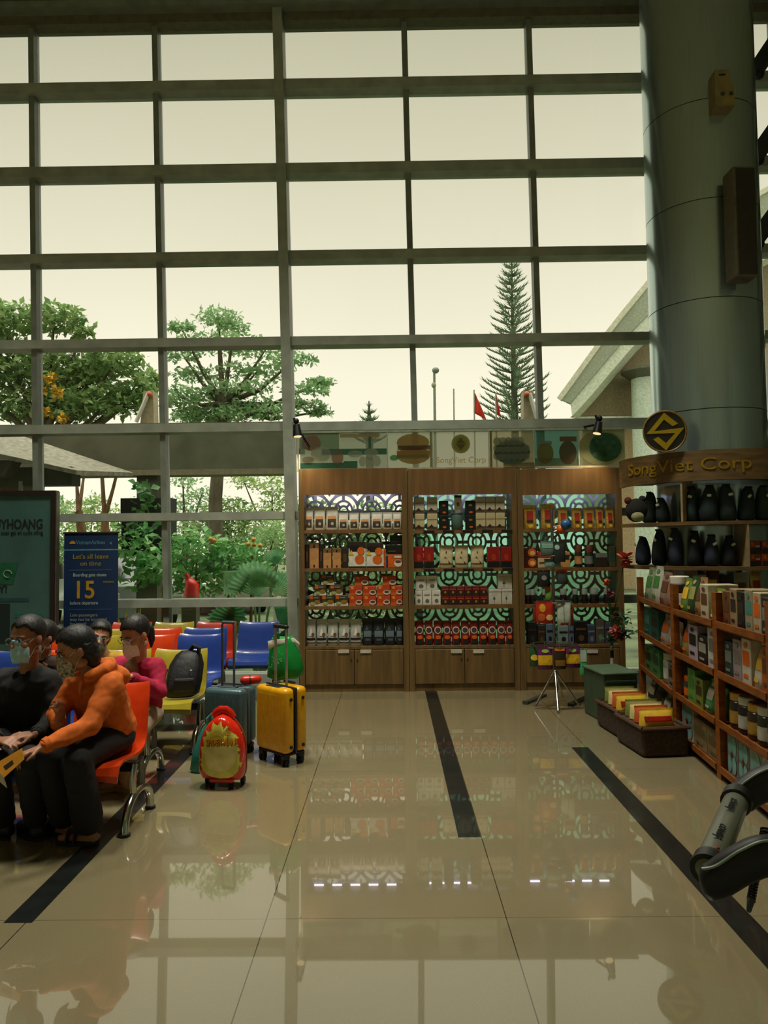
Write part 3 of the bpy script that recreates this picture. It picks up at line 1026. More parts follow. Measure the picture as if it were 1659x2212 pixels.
def lattice_material():
    """grey screen with cut-out rings and dots"""
    m, t, b = _base('lattice_screen')
    b.inputs['Base Color'].default_value = lin((176, 180, 190))
    b.inputs['Roughness'].default_value = 0.5
    co = t.nodes.new('ShaderNodeTexCoord')
    sp = t.nodes.new('ShaderNodeSeparateXYZ')
    t.links.new(co.outputs['Object'], sp.inputs[0])

    def N(op, *a):
        n = t.nodes.new('ShaderNodeMath')
        n.operation = op
        for k, v in enumerate(a):
            if isinstance(v, (int, float)):
                n.inputs[k].default_value = v
            else:
                t.links.new(v, n.inputs[k])
        return n.outputs[0]
    P = 0.302
    u = N('ABSOLUTE', N('SUBTRACT', N('FRACT', N('DIVIDE', N('ADD', sp.outputs['X'], 50.1), P)), 0.5))
    v = N('ABSOLUTE', N('SUBTRACT', N('FRACT', N('DIVIDE', N('ADD', sp.outputs['Z'], 50.06), P * 1.15)), 0.5))
    r = N('SQRT', N('ADD', N('MULTIPLY', u, u), N('MULTIPLY', v, v)))

    def ring(a, c):
        return N('MULTIPLY', N('GREATER_THAN', r, a), N('LESS_THAN', r, c))
    dot = N('LESS_THAN', r, 0.115)
    r1 = N('MULTIPLY', ring(0.185, 0.275), N('GREATER_THAN', N('ABSOLUTE', N('SUBTRACT', u, v)), 0.05))
    r2 = N('MULTIPLY', ring(0.345, 0.475), N('MULTIPLY', N('GREATER_THAN', u, 0.05), N('GREATER_THAN', v, 0.05)))
    cr = N('MULTIPLY', N('LESS_THAN', N('ADD', N('SUBTRACT', 0.5, u), N('SUBTRACT', 0.5, v)), 0.20), N('GREATER_THAN', N('ADD', N('SUBTRACT', 0.5, u), N('SUBTRACT', 0.5, v)), 0.05))
    msk = N('MAXIMUM', N('MAXIMUM', dot, r1), N('MAXIMUM', r2, cr))
    tr = t.nodes.new('ShaderNodeBsdfTransparent')
    ms = t.nodes.new('ShaderNodeMixShader')
    t.links.new(msk, ms.inputs[0])
    t.links.new(b.outputs[0], ms.inputs[1])
    t.links.new(tr.outputs[0], ms.inputs[2])
    t.links.new(ms.outputs[0], t.nodes['Material Output'].inputs['Surface'])
    return m


LATT = lattice_material()
YC = 7.60
Z = lambda x, y: at(x, y, YC).z
X = lambda x, y=1200: at(x, y, YC).x
LEDM = emit((214, 214, 255), 9.0)
UNITS = [('left', 646, 881, (1146, 1229, 1311), 1398, ((742, 14), (790, 14))),
         ('middle', 882, 1119, (1146, 1229, 1309), 1396, ((986, 14), (1034, 14))),
         ('right', 1120, 1346, (1143, 1228, 1307), 1394, ((1280, 14),))]
SHELF_Z = {}
for nm, x0, x1, sh_, base_y, tags in UNITS:
    xa, xb = X(x0), X(x1)
    xm = (x0 + x1) / 2
    ztop = Z(xm, 1012)
    zhead = Z(xm, 1068)
    cab = thing('display_cabinet', {'left': 'tall wooden display cabinet nearest the central mullion, with white coffee pouches on its top shelf',
                                    'middle': 'wooden display cabinet between the other two, with boxes of red and beige packs',
                                    'right': 'wooden display cabinet with gold pouches, behind the spinner rack'}[nm], 'cabinet', ((xa + xb) / 2, YC, 0))
    w = 0.055
    for s, xx in ((0, xa), (1, xb - w)):
        MB().span((xx, YC, 0), (xx + w, YC + 0.36, ztop)).build('side_panel', WOOD, cab, world=True)
    MB().span((xa + w, YC, zhead), (xb - w, YC + 0.022, ztop)).span((xa + w, YC + 0.0225, zhead + 0.05), (xb - w, YC + 0.36, ztop)).build('header_board', WOOD_R, cab, world=True)
    MB().span((xa + w, YC + 0.02, 0.0), (xb - w, YC + 0.34, 0.07)).build('plinth', WOOD, cab, world=True)
    zb_ = Z(xm, base_y)
    n_led = {'left': 5, 'middle': 6, 'right': 5}[nm]
    for q in range(n_led):
        l0 = xa + w + 0.05 + (xb - xa - 2 * w - 0.06) * q / n_led
        MB().span((l0, YC + 0.26, zhead + 0.022), (l0 + 0.10, YC + 0.275, zhead + 0.032)).build('light_strip', LEDM, cab, world=True)
    SHELF_Z[nm] = []
    for q, yy in enumerate(list(sh_) + [base_y]):
        zc = Z(xm, yy)
        hh = 0.026 if q < 3 else 0.022
        MB().span((xa + w, YC + 0.005, zc - hh), (xb - w, YC + 0.33, zc + hh * 0.3)).build('shelf', WOOD_R if q < 3 else WOOD, cab, world=True)
        SHELF_Z[nm].append(zc + hh * 0.3 + 0.0012)
    MB().span((xa + w, YC + 0.335, zb_), (xb - w, YC + 0.345, zhead + 0.048)).build('back_panel', LATT, cab, world=True)
    MB().span((xa + w, YC + 0.335, 0.0), (xb - w, YC + 0.35, zb_ - 0.001)).build('lower_back', WOOD, cab, world=True)
    mid = (xa + xb) / 2
    for a, b in ((xa + w + 0.003, mid - 0.0025), (mid + 0.0025, xb - w - 0.003)):
        d = MB().rbox(((a + b) / 2, YC + 0.014, (0.075 + zb_ - 0.03) / 2), (b - a, 0.022, zb_ - 0.03 - 0.075), 0.003, 1).build('cupboard_door', WOOD, cab, world=True)
        MB().cyl(((mid - 0.03) if a < mid - 0.1 else (mid + 0.03), YC + 0.004, zb_ - 0.13), ((mid - 0.03) if a < mid - 0.1 else (mid + 0.03), YC - 0.004, zb_ - 0.13), 0.008, n=10).build('keyhole', BLACK, d, world=True)
    for tx, hw in tags:
        p = at(tx, 1407, YC - 0.004)
        MB().span((p.x - 0.055, YC - 0.006, p.z - 0.018), (p.x + 0.055, YC + 0.001, p.z + 0.018)).build('price_sticker', mat((196, 192, 176), 0.6), cab, world=True)
    if nm != 'left':
        MB().add([(xa + w, YC + 0.357, zb_), (xb - w, YC + 0.357, zb_), (xb - w, YC + 0.357, zhead + 0.048), (xa + w, YC + 0.357, zhead + 0.048)], [(0, 1, 2, 3)]).build('frosted_film', filmmat((184, 250, 228), 0.95, 0.5, 'frosted_film'), cab, world=True)
    if nm == 'middle':
        for q in (0, 1):
            zc = SHELF_Z[nm][q]
            mb = MB()
            for k in range(5):
                xx = xa + 0.16 + k * 0.2
                MB().span((xx, YC - 0.006, zc - 0.03), (xx + 0.11, YC + 0.004, zc - 0.006)).build('price_tag_holder', BLACK, cab, world=True)

# ---------------------------------------------------------------- goods
OCT = [(0.5 + 0.5 * math.cos(2 * PI * i / 16), 0.5 + 0.5 * math.sin(2 * PI * i / 16)) for i in range(16)]


def deco_mesh(decos, w, h, front, name, parent):
    """printed areas laid on the front face; (shape, u0, v0, u1, v1, colour)"""
    mb = MB()
    mats = []
    for k, (shp, u0, v0, u1, v1, c) in enumerate(decos):
        if c not in mats:
            mats.append(c)
        mi = mats.index(c)
        off = 0.0012 * (k + 1)

        def P(u, v):
            uu, vv = u0 + (u1 - u0) * u, v0 + (v1 - v0) * v
            return Vector(((uu - 0.5) * w, front(uu, vv) - off, vv * h))
        if shp == 'r':
            n = 4
            vs = [P(i / n, j / n) for j in range(n + 1) for i in range(n + 1)]
            fs = [(j * (n + 1) + i, j * (n + 1) + i + 1, (j + 1) * (n + 1) + i + 1, (j + 1) * (n + 1) + i) for j in range(n) for i in range(n)]
        elif shp == 't':
            vs = [P(0, 0), P(1, 0), P(0.5, 1)]
            fs = [(0, 1, 2)]
        else:
            vs = [P(0.5, 0.5)] + [P(0.5 + (u - 0.5) * 0.5, 0.5 + (v - 0.5) * 0.5) for u, v in OCT] + [P(u, v) for u, v in OCT]
            fs = [(0, 1 + i, 1 + (i + 1) % 16) for i in range(16)] + [(1 + i, 17 + i, 17 + (i + 1) % 16, 1 + (i + 1) % 16) for i in range(16)]
        mb.add(vs, fs, mi)
    return mb.build(name, mats, parent)


def make_box(name, label, cat, w, h, d, m, decos, loc, rz=0, group=None):
    r = thing(name, label, cat, loc, rz, group)
    MB().rbox((0, d / 2, h / 2), (w, d, h), 0.004, 1).build('carton', m, r)
    if decos:
        deco_mesh(decos, w, h, lambda u, v: 0.0, 'printed_pattern', r)
    return r


def make_pouch(name, label, cat, w, h, d, m, decos, loc, rz=0, group=None):
    r = thing(name, label, cat, loc, rz, group)
    prof = [(0.0, 0.92, 0.9), (0.04, 1.0, 1.0), (0.35, 0.98, 0.95), (0.7, 0.97, 0.5), (0.87, 0.99, 0.12), (0.89, 1.0, 0.06), (1.0, 1.0, 0.05)]
    N_ = 16
    rings = []
    for z, kx, ky in prof:
        rg = []
        for i in range(N_):
            t = 2 * PI * i / N_
            cx, cy = math.cos(t), math.sin(t)
            ex = math.copysign(abs(cx) ** 0.55, cx)
            ey = math.copysign(abs(cy) ** 0.9, cy)
            rg.append(Vector((ex * w / 2 * kx, d / 2 + ey * d / 2 * ky, z * h)))
        rings.append(rg)
    MB().loft(rings).build('bag', m, r, smooth=50)

    def fr(u, v):
        for k in range(len(prof) - 1):
            if prof[k][0] <= v <= prof[k + 1][0]:
                f = (v - prof[k][0]) / (prof[k + 1][0] - prof[k][0])
                ky = prof[k][2] + (prof[k + 1][2] - prof[k][2]) * f
                break
        else:
            ky = 0.05
        x = min(1.0, abs(2 * u - 1))
        c = x ** (1 / 0.55)
        return d / 2 - (max(0.0, 1 - c * c) ** 0.45) * d / 2 * ky - 0.0015
    if decos:
        deco_mesh(decos, w, h, fr, 'printed_pattern', r)
    return r


def make_jar(name, label, cat, w, h, m_body, m_lid, loc, group=None, lid=0.3, m_label=None):
    r = thing(name, label, cat, loc, 0, group)
    R_ = w / 2
    MB().lathe([(R_ * 0.9, 0), (R_, h * 0.04), (R_, h * (1 - lid) - 0.01), (R_ * 0.86, h * (1 - lid))], (0, R_, 0), 16).build('jar_body', m_body, r, smooth=40)
    MB().lathe([(R_ * 0.94, h * (1 - lid)), (R_ * 0.96, h - 0.006), (R_ * 0.88, h)], (0, R_, 0), 16).build('lid', m_lid, r, smooth=40)
    if m_label:
        MB().lathe([(R_ * 1.012, h * 0.15), (R_ * 1.012, h * 0.5)], (0, R_, 0), 16).build('paper_label', m_label, r, smooth=40)
    return r


def spot(x0, x1, yt, yb, Y, zbase=None):
    a, b = at(x0, (yt + yb) / 2, Y), at(x1, (yt + yb) / 2, Y)
    for _n, u0, u1, *_r in UNITS:                  # keep clear of the side panels
        if u0 < (x0 + x1) / 2 < u1:
            a.x, b.x = max(a.x, X(u0) + 0.0575), min(b.x, X(u1) - 0.0575)
    t = at((x0 + x1) / 2, yt, Y)
    zb2 = at((x0 + x1) / 2, yb, Y).z if zbase is None else zbase
    return b.x - a.x, t.z - zb2, Vector(((a.x + b.x) / 2, Y, zb2))


C = mat
c_white, c_cream, c_tan = C((222, 220, 204), 0.5), C((198, 184, 140), 0.55), C((196, 142, 82), 0.65)
c_dk, c_blk, c_red = C((44, 34, 24), 0.5), C((22, 22, 22), 0.4), C((150, 26, 20), 0.4)
c_or, c_yel, c_gold = C((214, 100, 24), 0.45), C((222, 180, 50), 0.45), C((196, 160, 78), 0.28, 0.6, 0.1)
c_grn, c_teal, c_purp = C((70, 130, 60), 0.5), C((70, 130, 120), 0.5), C((92, 30, 84), 0.4)
c_brn, c_sil, c_grey = C((96, 60, 34), 0.55), C((196, 200, 190), 0.3, 0.3, 0.08), C((120, 124, 120), 0.5)
c_pict = C((70, 58, 46), 0.4, 0, 0.3, 60)
c_scen = C((150, 140, 104), 0.5, 0, 0.3, 40)
YG = YC + 0.05

sz = SHELF_Z['left']
xs = [(656, 676, 1096), (678, 702, 1095), (704, 730, 1094), (731, 752, 1107), (754, 775, 1107), (777, 800, 1107), (802, 826, 1106), (827, 848, 1106), (849, 871, 1106)]
for i, (a, b, t) in enumerate(xs):
    w, h, p = spot(a, b, t, 1143, YG, sz[0])
    make_pouch('coffee_pouch', 'white pouch with dark picture window, %s along the top shelf from the mullion' % ORD[i], 'pouch', w * 1.02, h, 0.07, c_white,
               [('r', 0.14, 0.12, 0.82, 0.60, c_pict), ('r', 0.14, 0.47, 0.82, 0.60, c_tan), ('e', 0.4, 0.2, 0.66, 0.34, c_sil)], p, group='white pouches on the top shelf')
for i, (a, b, t) in enumerate(((668, 689, 1172), (698, 716, 1185), (718, 737, 1184))):
    w, h, p = spot(a, b, t, 1223, YG, sz[1])
    make_box('kraft_box', ('taller', 'middle', 'inner')[i] + ' orange-brown kraft box, %s of three on the second shelf' % ORD[i], 'box', w, h, 0.08, C((122, 88, 50), 0.7),
             [('r', 0.04, 0.0, 0.96, 0.78, c_tan), ('r', 0.42, 0.80, 0.58, 0.92, c_blk), ('r', 0.42, 0.04, 0.58, 0.14, c_dk)], p, group='kraft boxes')
for i, (a, b, t) in enumerate(((659, 667, 1176), (690, 697, 1176), (739, 751, 1183))):
    w, h, p = spot(a, b, t, 1223, YG + 0.01, sz[1])
    make_box('dark_box', 'narrow dark brown box %s on the second shelf' % ('at the outer end of the kraft boxes', 'between the taller and middle kraft boxes', 'beside the white snack packs')[i], 'box', w, h, 0.09, c_dk, [('r', 0.2, 0.3, 0.8, 0.7, c_brn)], p)
for i, (a, b, t) in enumerate(((753, 790, 1170), (791, 829, 1172))):
    w, h, p = spot(a, b, t, 1222, YG - 0.01, sz[1])
    make_box('snack_box', 'white snack box with orange picture and black badge, %s of two on the second shelf' % ORD[i], 'box', w * 0.98, h, 0.08, c_dk,
             [('r', 0.0, 0.06, 1.0, 0.74, c_white), ('r', 0.06, 0.62, 0.62, 0.84, c_blk), ('e', 0.36, 0.14, 0.92, 0.50, c_or), ('t', 0.0, 0.50, 0.3, 0.7, c_yel), ('e', 0.5, 0.5, 0.95, 0.8, c_or)], p, group='white snack boxes')
for i, (a, b, t, bb) in enumerate(((834, 874, 1176, 1197), (842, 872, 1154, 1176))):
    w, h, p = spot(a, b, t, bb, YG + 0.0)
    p.z = sz[1] + (0.135 if i == 0 else 0.235)
    make_box('black_box', 'black box with faint green print, %s of the stack on the orange coffee carton' % ('lower', 'upper')[i], 'box', w, 0.098, 0.14, c_blk, [('r', 0.1, 0.3, 0.6, 0.4, C((90, 90, 40), 0.5))], p)
w, h, p = spot(834, 874, 1197, 1222, YG, sz[1])
make_box('coffee_carton', 'orange carton with a white cup under the black boxes', 'box', w, 0.135, 0.14, c_or, [('r', 0.0, 0.0, 0.12, 0.9, C((50, 40, 100), 0.5)), ('e', 0.5, 0.05, 0.98, 0.6, c_white), ('r', 0.5, 0.74, 0.95, 0.9, c_white), ('e', 0.56, 0.36, 0.92, 0.56, c_brn)], p)
w, h, p = spot(829, 834, 1186, 1222, YG, sz[1])
make_box('slim_carton', 'slim rust carton standing between white snack box and orange carton', 'box', 0.02, h, 0.09, c_or, [], p)
k = 0
z3 = sz[2]
for row, (bot, top, L) in enumerate(((1305, 1283, ((667, 693), (694, 722), (723, 752))), (1283, 1258, ((679, 704), (712, 740))), (1258, 1235, ((694, 722),)))):
    for j, (a, b) in enumerate(L):
        w, h, p = spot(a, b, top, bot, YG)
        p.z = z3 + row * 0.108
        make_box('fruit_snack_box', 'small brown and white box, %s in the %s row of the third shelf pyramid' % (ORD[j], ('bottom', 'middle', 'top')[row]), 'box', w, 0.106, 0.07, C((70, 56, 26), 0.5),
                 [('r', 0, 0, 1, 0.28, c_white), ('r', 0.08, 0.66, 0.34, 0.94, c_or), ('e', 0.45, 0.18, 0.95, 0.6, C((140, 110, 40), 0.5)), ('r', 0.4, 0.72, 0.8, 0.86, C((120, 130, 110), 0.5)), ('e', 0.1, 0.1, 0.5, 0.4, C((160, 180, 120), 0.5))], p, group='brown and white boxes in a pyramid')
for row, (bot, top, L) in enumerate(((1305, 1285, ((754, 783), (784, 813), (814, 843), (844, 873))), (1285, 1264, ((754, 783), (784, 813), (814, 843), (844, 873))), (1264, 1242, ((766, 796), (826, 856))))):
    for j, (a, b) in enumerate(L):
        w, h, p = spot(a, b, top, bot, YG)
        p.z = z3 + row * 0.101
        make_box('coffee_box', 'orange coffee box with a cup, %s in the %s row of the third shelf stack' % (ORD[j], ('bottom', 'middle', 'top')[row]), 'box', w * 0.985, 0.099, 0.075, C((196, 66, 22), 0.45),
                 [('r', 0, 0, 0.5, 0.3, c_or), ('r', 0.14, 0.66, 0.34, 0.95, C((236, 150, 60), 0.5)), ('e', 0.48, 0.08, 0.98, 0.58, c_white), ('e', 0.55, 0.24, 0.92, 0.52, c_brn)], p, group='orange coffee boxes on the third shelf')
for i, (a, b) in enumerate(((661, 682), (683, 706), (707, 730), (731, 755), (756, 781))):
    w, h, p = spot(a, b, 1338, 1390, YG, sz[3])
    make_pouch('ground_coffee_pouch', 'white and grey pouch with black band, %s along the bottom shelf by the mullion' % ORD[i], 'pouch', w, h, 0.07, c_sil,
               [('r', 0.06, 0.22, 0.94, 0.30, c_blk), ('t', 0.3, 0.38, 0.7, 0.72, c_white), ('r', 0.06, 0.10, 0.94, 0.14, c_dk), ('e', 0.55, 0.36, 0.85, 0.5, C((110, 60, 50), 0.5))], p, group='white pouches on the bottom shelf')
for i, (a, b) in enumerate(((783, 805), (806, 830), (831, 854), (855, 877))):
    w, h, p = spot(a, b, 1336, 1389, YG, sz[3])
    make_pouch('dark_coffee_bag', 'dark slate bag with pale print, %s after the white pouches on the bottom shelf' % ORD[i], 'bag', w * 1.05, h, 0.075, C((30, 34, 38), 0.4),
               [('r', 0.14, 0.32, 0.84, 0.54, C((96, 112, 118), 0.5)), ('r', 0.3, 0.18, 0.75, 0.26, C((70, 84, 90), 0.5)), ('t', 0.25, 0.56, 0.6, 0.74, C((64, 76, 80), 0.5))], p, group='dark slate bags')

sz = SHELF_Z['middle']
SC = [('r', 0, 0.62, 1, 0.66, C((120, 118, 80), 0.5)), ('r', 0.0, 0.06, 1.0, 0.2, C((90, 70, 48), 0.5, 0, 0.4, 90)), ('t', 0.1, 0.15, 0.7, 0.35, c_dk)]
for i, (a, b) in enumerate(((896, 917), (923, 945), (1028, 1049), (1050, 1070), (1071, 1091))):
    for q in range(2):
        w, h, p = spot(a, b, 1104, 1140, YG)
        p.z = sz[0] + q * 0.172
        make_box('scenic_box', 'cream box with dark skyline print, %s in the %s row, middle cabinet top shelf' % (ORD[i], ('lower', 'upper')[q]), 'box', w, 0.17, 0.07, c_cream if q == 0 else C((190, 184, 160), 0.5), SC, p, group='cream boxes with skyline print')
for i, (a, b) in enumerate(((949, 969), (1006, 1027))):
    for q in range(2):
        w, h, p = spot(a, b, 1104, 1140, YG)
        p.z = sz[0] + q * 0.152
        make_box('black_gift_box', 'black box with gold print, %s of the %s stack on the middle cabinet top shelf' % (('lower', 'upper')[q], ('first', 'second')[i]), 'box', w, 0.15, 0.08, c_blk, [('e', 0.3, 0.6, 0.7, 0.75, c_gold), ('e', 0.35, 0.12, 0.75, 0.26, c_or)], p, group='black boxes with gold print')
w, h, p = spot(976, 1001, 1107, 1140, YG, sz[0])
make_jar('glass_canister', 'greenish clear canister between the black boxes', 'canister', w, h, filmmat((120, 150, 140), 0.3, 0.4), mat((70, 90, 84), 0.3), p, lid=0.12)
w, h2, p = spot(982, 998, 1068, 1106, YG)
p.z = sz[0] + h
p.y += 0.03
make_pouch('small_white_pouch', 'small white pouch with a round emblem standing on the glass canister', 'pouch', w, h2, 0.03, c_white, [('e', 0.3, 0.35, 0.7, 0.6, C((130, 100, 60), 0.5)), ('r', 0.0, 0.86, 1, 1.0, c_blk)], p)
for i, (a, b) in enumerate(((894, 915), (916, 938), (1053, 1080), (1082, 1110))):
    w, h, p = spot(a, b, 1181, 1222, YG, sz[1])
    make_box('red_box', 'deep red box with black foot, %s along the second shelf of the middle cabinet' % ORD[i], 'box', w * 0.98, h, 0.08, c_red, [('r', 0, 0, 1, 0.3, c_blk), ('e', 0.3, 0.34, 0.7, 0.66, C((180, 60, 30), 0.4))], p, group='red boxes on the second shelf')
for i, (a, b) in enumerate(((949, 979), (983, 1012), (1017, 1046))):
    w, h, p = spot(a, b, 1178, 1222, YG, sz[1])
    make_pouch('beige_pouch', 'beige pouch with a dark hill drawing, %s of three between the red boxes' % ORD[i], 'pouch', w, h, 0.06, c_cream, [('t', 0.05, 0.2, 0.8, 0.5, c_dk), ('r', 0.04, 0.16, 0.96, 0.2, c_dk), ('e', 0.45, 0.66, 0.55, 0.74, c_brn)], p, group='beige pouches')
for q, L in enumerate((((897, 912), (913, 932), (933, 952)), ((898, 921), (922, 945)))):
    for i, (a, b) in enumerate(L):
        w, h, p = spot(a, b, 1271, 1303, YG)
        p.z = sz[2] + q * 0.152
        make_box('white_tea_box', 'small white box with grey drawing, %s in the %s row, middle cabinet third shelf' % (ORD[i], ('bottom', 'top')[q]), 'box', w, 0.15, 0.07, c_white, [('e', 0.3, 0.14, 0.75, 0.42, C((90, 110, 110), 0.5)), ('r', 0.2, 0.66, 0.8, 0.72, c_grey)], p, group='small white boxes with drawings')
for q in range(2):
    for i in range(6):
        a = 954 + i * 16.6
        w, h, p = spot(a, a + 16.2, 1283, 1303, YG + 0.004)
        p.z = sz[2] + q * 0.096
        make_box('red_brown_box', 'small dark red box, %s in the %s row on the third shelf' % (ORD[i], ('bottom', 'top')[q]), 'box', w, 0.094, 0.08, C((110, 28, 20), 0.45), [('r', 0, 0, 1, 0.5, C((50, 22, 18), 0.5)), ('e', 0.35, 0.2, 0.65, 0.5, c_gold), ('r', 0.1, 0.62, 0.9, 0.72, C((180, 70, 40), 0.5))], p, group='small dark red boxes')
for i, (a, b, q) in enumerate(((1056, 1083, 0), (1084, 1112, 0), (1076, 1112, 1))):
    w, h, p = spot(a, b, 1271, 1303, YG)
    p.z = sz[2] + q * 0.157
    r_ = make_box('lidded_white_box', 'white lidded box with blue plant drawing, %s of the stack of three' % ('bottom outer', 'bottom inner', 'topmost')[i], 'box', w, 0.128, 0.09, C((206, 202, 184), 0.55), [('t', 0.3, 0.4, 0.55, 0.7, C((70, 110, 120), 0.5)), ('r', 0.41, 0.1, 0.44, 0.5, c_dk)], p)
    MB().rbox((0, 0.045, 0.142), (w * 1.02, 0.096, 0.026), 0.003, 1).build('lid', C((196, 194, 186), 0.5), r_)
for i in range(11):
    a = 898 + i * 19.6
    w, h, p = spot(a, a + 17.6, 1341, 1389, YG, sz[3])
    make_pouch('red_coffee_pouch', 'red and black pouch with white ring emblem, %s along the middle cabinet bottom shelf' % ORD[i], 'pouch', w, h, 0.06, C((132, 30, 22), 0.35),
               [('r', 0.0, 0.0, 1.0, 0.22, C((28, 34, 38), 0.4)), ('e', 0.08, 0.46, 0.92, 0.76, C((200, 196, 180), 0.5)), ('e', 0.18, 0.50, 0.82, 0.72, C((70, 44, 40), 0.5)), ('e', 0.2, 0.24, 0.85, 0.40, c_or)], p, group='red and black pouches with ring emblem')

sz = SHELF_Z['right']
for i, (a, b, t) in enumerate(((1130, 1160, 1091), (1169, 1200, 1089), (1206, 1228, 1097), (1236, 1258, 1097), (1262, 1286, 1097), (1288, 1305, 1095), (1309, 1328, 1097))):
    w, h, p = spot(a, b, t, 1138, YG, sz[0])
    make_pouch('gold_pouch', 'shiny gold pouch with red window, %s along the top shelf towards the column' % ORD[i], 'pouch', w, h, 0.07, C((226, 186, 96), 0.25, 0.55, 0.15, 30), [('r', 0.26, 0.26, 0.74, 0.76, C((150, 40, 22), 0.4)), ('r', 0.28, 0.26, 0.72, 0.36, c_dk), ('e', 0.35, 0.04, 0.7, 0.2, c_yel)], p, group='gold pouches')
for q in range(2):
    w, h, p = spot(1132, 1160, 1200, 1222, YG, sz[1] + q * 0.104)
    make_box('sun_box', 'dark red box with an orange sun disc, %s of two behind the spinner rack' % ('lower', 'upper')[q], 'box', w, 0.102, 0.09, C((70, 20, 14), 0.45), [('e', 0.3, 0.1, 0.95, 0.95, c_or), ('e', 0.45, 0.25, 0.85, 0.7, C((230, 190, 110), 0.5))], p)
w, h, p = spot(1162, 1190, 1201, 1222, YG, sz[1])
make_box('cream_box', 'cream box under the bright red box behind the spinner rack', 'box', w, 0.10, 0.09, c_cream, [('r', 0.1, 0.4, 0.9, 0.6, c_brn)], p)
p = p + Vector((0, 0, 0.101))
make_box('bright_red_box', 'bright red box on the cream box behind the spinner rack', 'box', w, 0.062, 0.09, C((190, 40, 34), 0.4), [('r', 0.15, 0.3, 0.85, 0.7, C((220, 110, 90), 0.5))], p)
for i, (a, b) in enumerate(((1243, 1260), (1265, 1284))):
    w, h, p = spot(a, b, 1177, 1222, YG, sz[1])
    make_jar('brown_lid_jar', 'dark jar with a brown lid, %s of two on the second shelf by the column' % ORD[i], 'jar', w, h, C((44, 46, 40), 0.25), C((110, 56, 34), 0.5), p, lid=0.33, m_label=c_tan if i == 0 else c_grey, group='jars with brown lids')
w, h, p = spot(1287, 1312, 1195, 1222, YG, sz[1])
make_box('pale_top_box', 'dark box with pale top beside the brown-lidded jars', 'box', w, h, 0.1, c_dk, [('r', 0, 0.7, 1, 1, c_grey)], p)  # dark carton with a grey band across its top
w, h, p = spot(1206, 1232, 1192, 1222, YG, sz[1])
make_box('tan_carton', 'tan carton on the second shelf behind the spinner pole', 'box', w, h, 0.1, c_tan, [('r', 0.1, 0.5, 0.9, 0.8, c_dk)], p)
w, h, p = spot(1316, 1340, 1180, 1222, YG, sz[1])
make_box('olive_box', 'dull olive box at the shelf end beside the pink flower', 'box', w * 0.9, h, 0.1, C((70, 68, 40), 0.6), [('r', 0.1, 0.3, 0.9, 0.7, C((40, 70, 60), 0.6))], p)
for i, (a, b) in enumerate(((1137, 1146), (1147, 1157), (1173, 1183), (1211, 1226), (1238, 1250), (1258, 1271), (1276, 1296), (1306, 1320))):
    w, h, p = spot(a, b, 1272, 1302, YG, sz[2])
    make_jar('dark_jar', 'dark jar with clear lid, %s along the third shelf behind the spinner rack' % ORD[i], 'jar', max(w, 0.055), 0.15, C((34, 26, 24), 0.25), filmmat((190, 205, 195), 0.4, 0.2), p, lid=0.38, group='dark jars on the third shelf')
rng = random.Random(4)
for i, (a, b, t, c_, d_) in enumerate(((1140, 1160, 1344, c_blk, c_dk), (1162, 1178, 1350, c_dk, c_brn), (1180, 1196, 1348, C((90, 110, 130), 0.4), c_blk), (1206, 1228, 1352, C((120, 140, 140), 0.4), c_blk), (1229, 1240, 1350, C((90, 105, 130), 0.4), c_dk),
                                       (1242, 1268, 1342, c_blk, c_brn), (1270, 1286, 1350, C((60, 70, 90), 0.4), c_grey), (1288, 1306, 1338, C((90, 80, 70), 0.5), c_grey), (1308, 1322, 1345, C((80, 76, 96), 0.4), c_blk))):
    w, h, p = spot(a, b, t, 1388, YG, sz[3])
    make_box('gift_carton', '%s carton, %s along the bottom shelf behind the spinner rack' % (('black', 'dark brown', 'blue-grey', 'pale grey', 'slate blue', 'black and brown', 'dark blue', 'brown', 'mauve')[i], ORD[i]), 'box', w, h, 0.1, c_, [('e', 0.3, 0.12, 0.75, 0.4, d_), ('r', 0.1, 0.6, 0.9, 0.7, d_)], p)

# ---------------------------------------------------------------- posters over the cabinets
YP = 7.63
pz0, pz1 = at(990, 1009, YP).z, at(990, 932, YP).z


def poster(x0, x1, label, bgc, decos, txt=None):
    xa, xb = at(x0, 970, YP).x, at(x1, 970, YP).x
    r_ = thing('food_poster', label, 'poster', ((xa + xb) / 2, YP, pz0))
    MB().add([(xa - r_.location.x + 0.0006, 0.002, 0), (xb - r_.location.x - 0.0006, 0.002, 0), (xb - r_.location.x - 0.0006, 0.002, pz1 - pz0), (xa - r_.location.x + 0.0006, 0.002, pz1 - pz0)], [(0, 1, 2, 3)]).build('print_sheet', bgc, r_)
    deco_mesh(decos, xb - xa - 0.006, pz1 - pz0, lambda u, v: 0.0, 'printed_picture', r_)
    return r_, (xa + xb) / 2


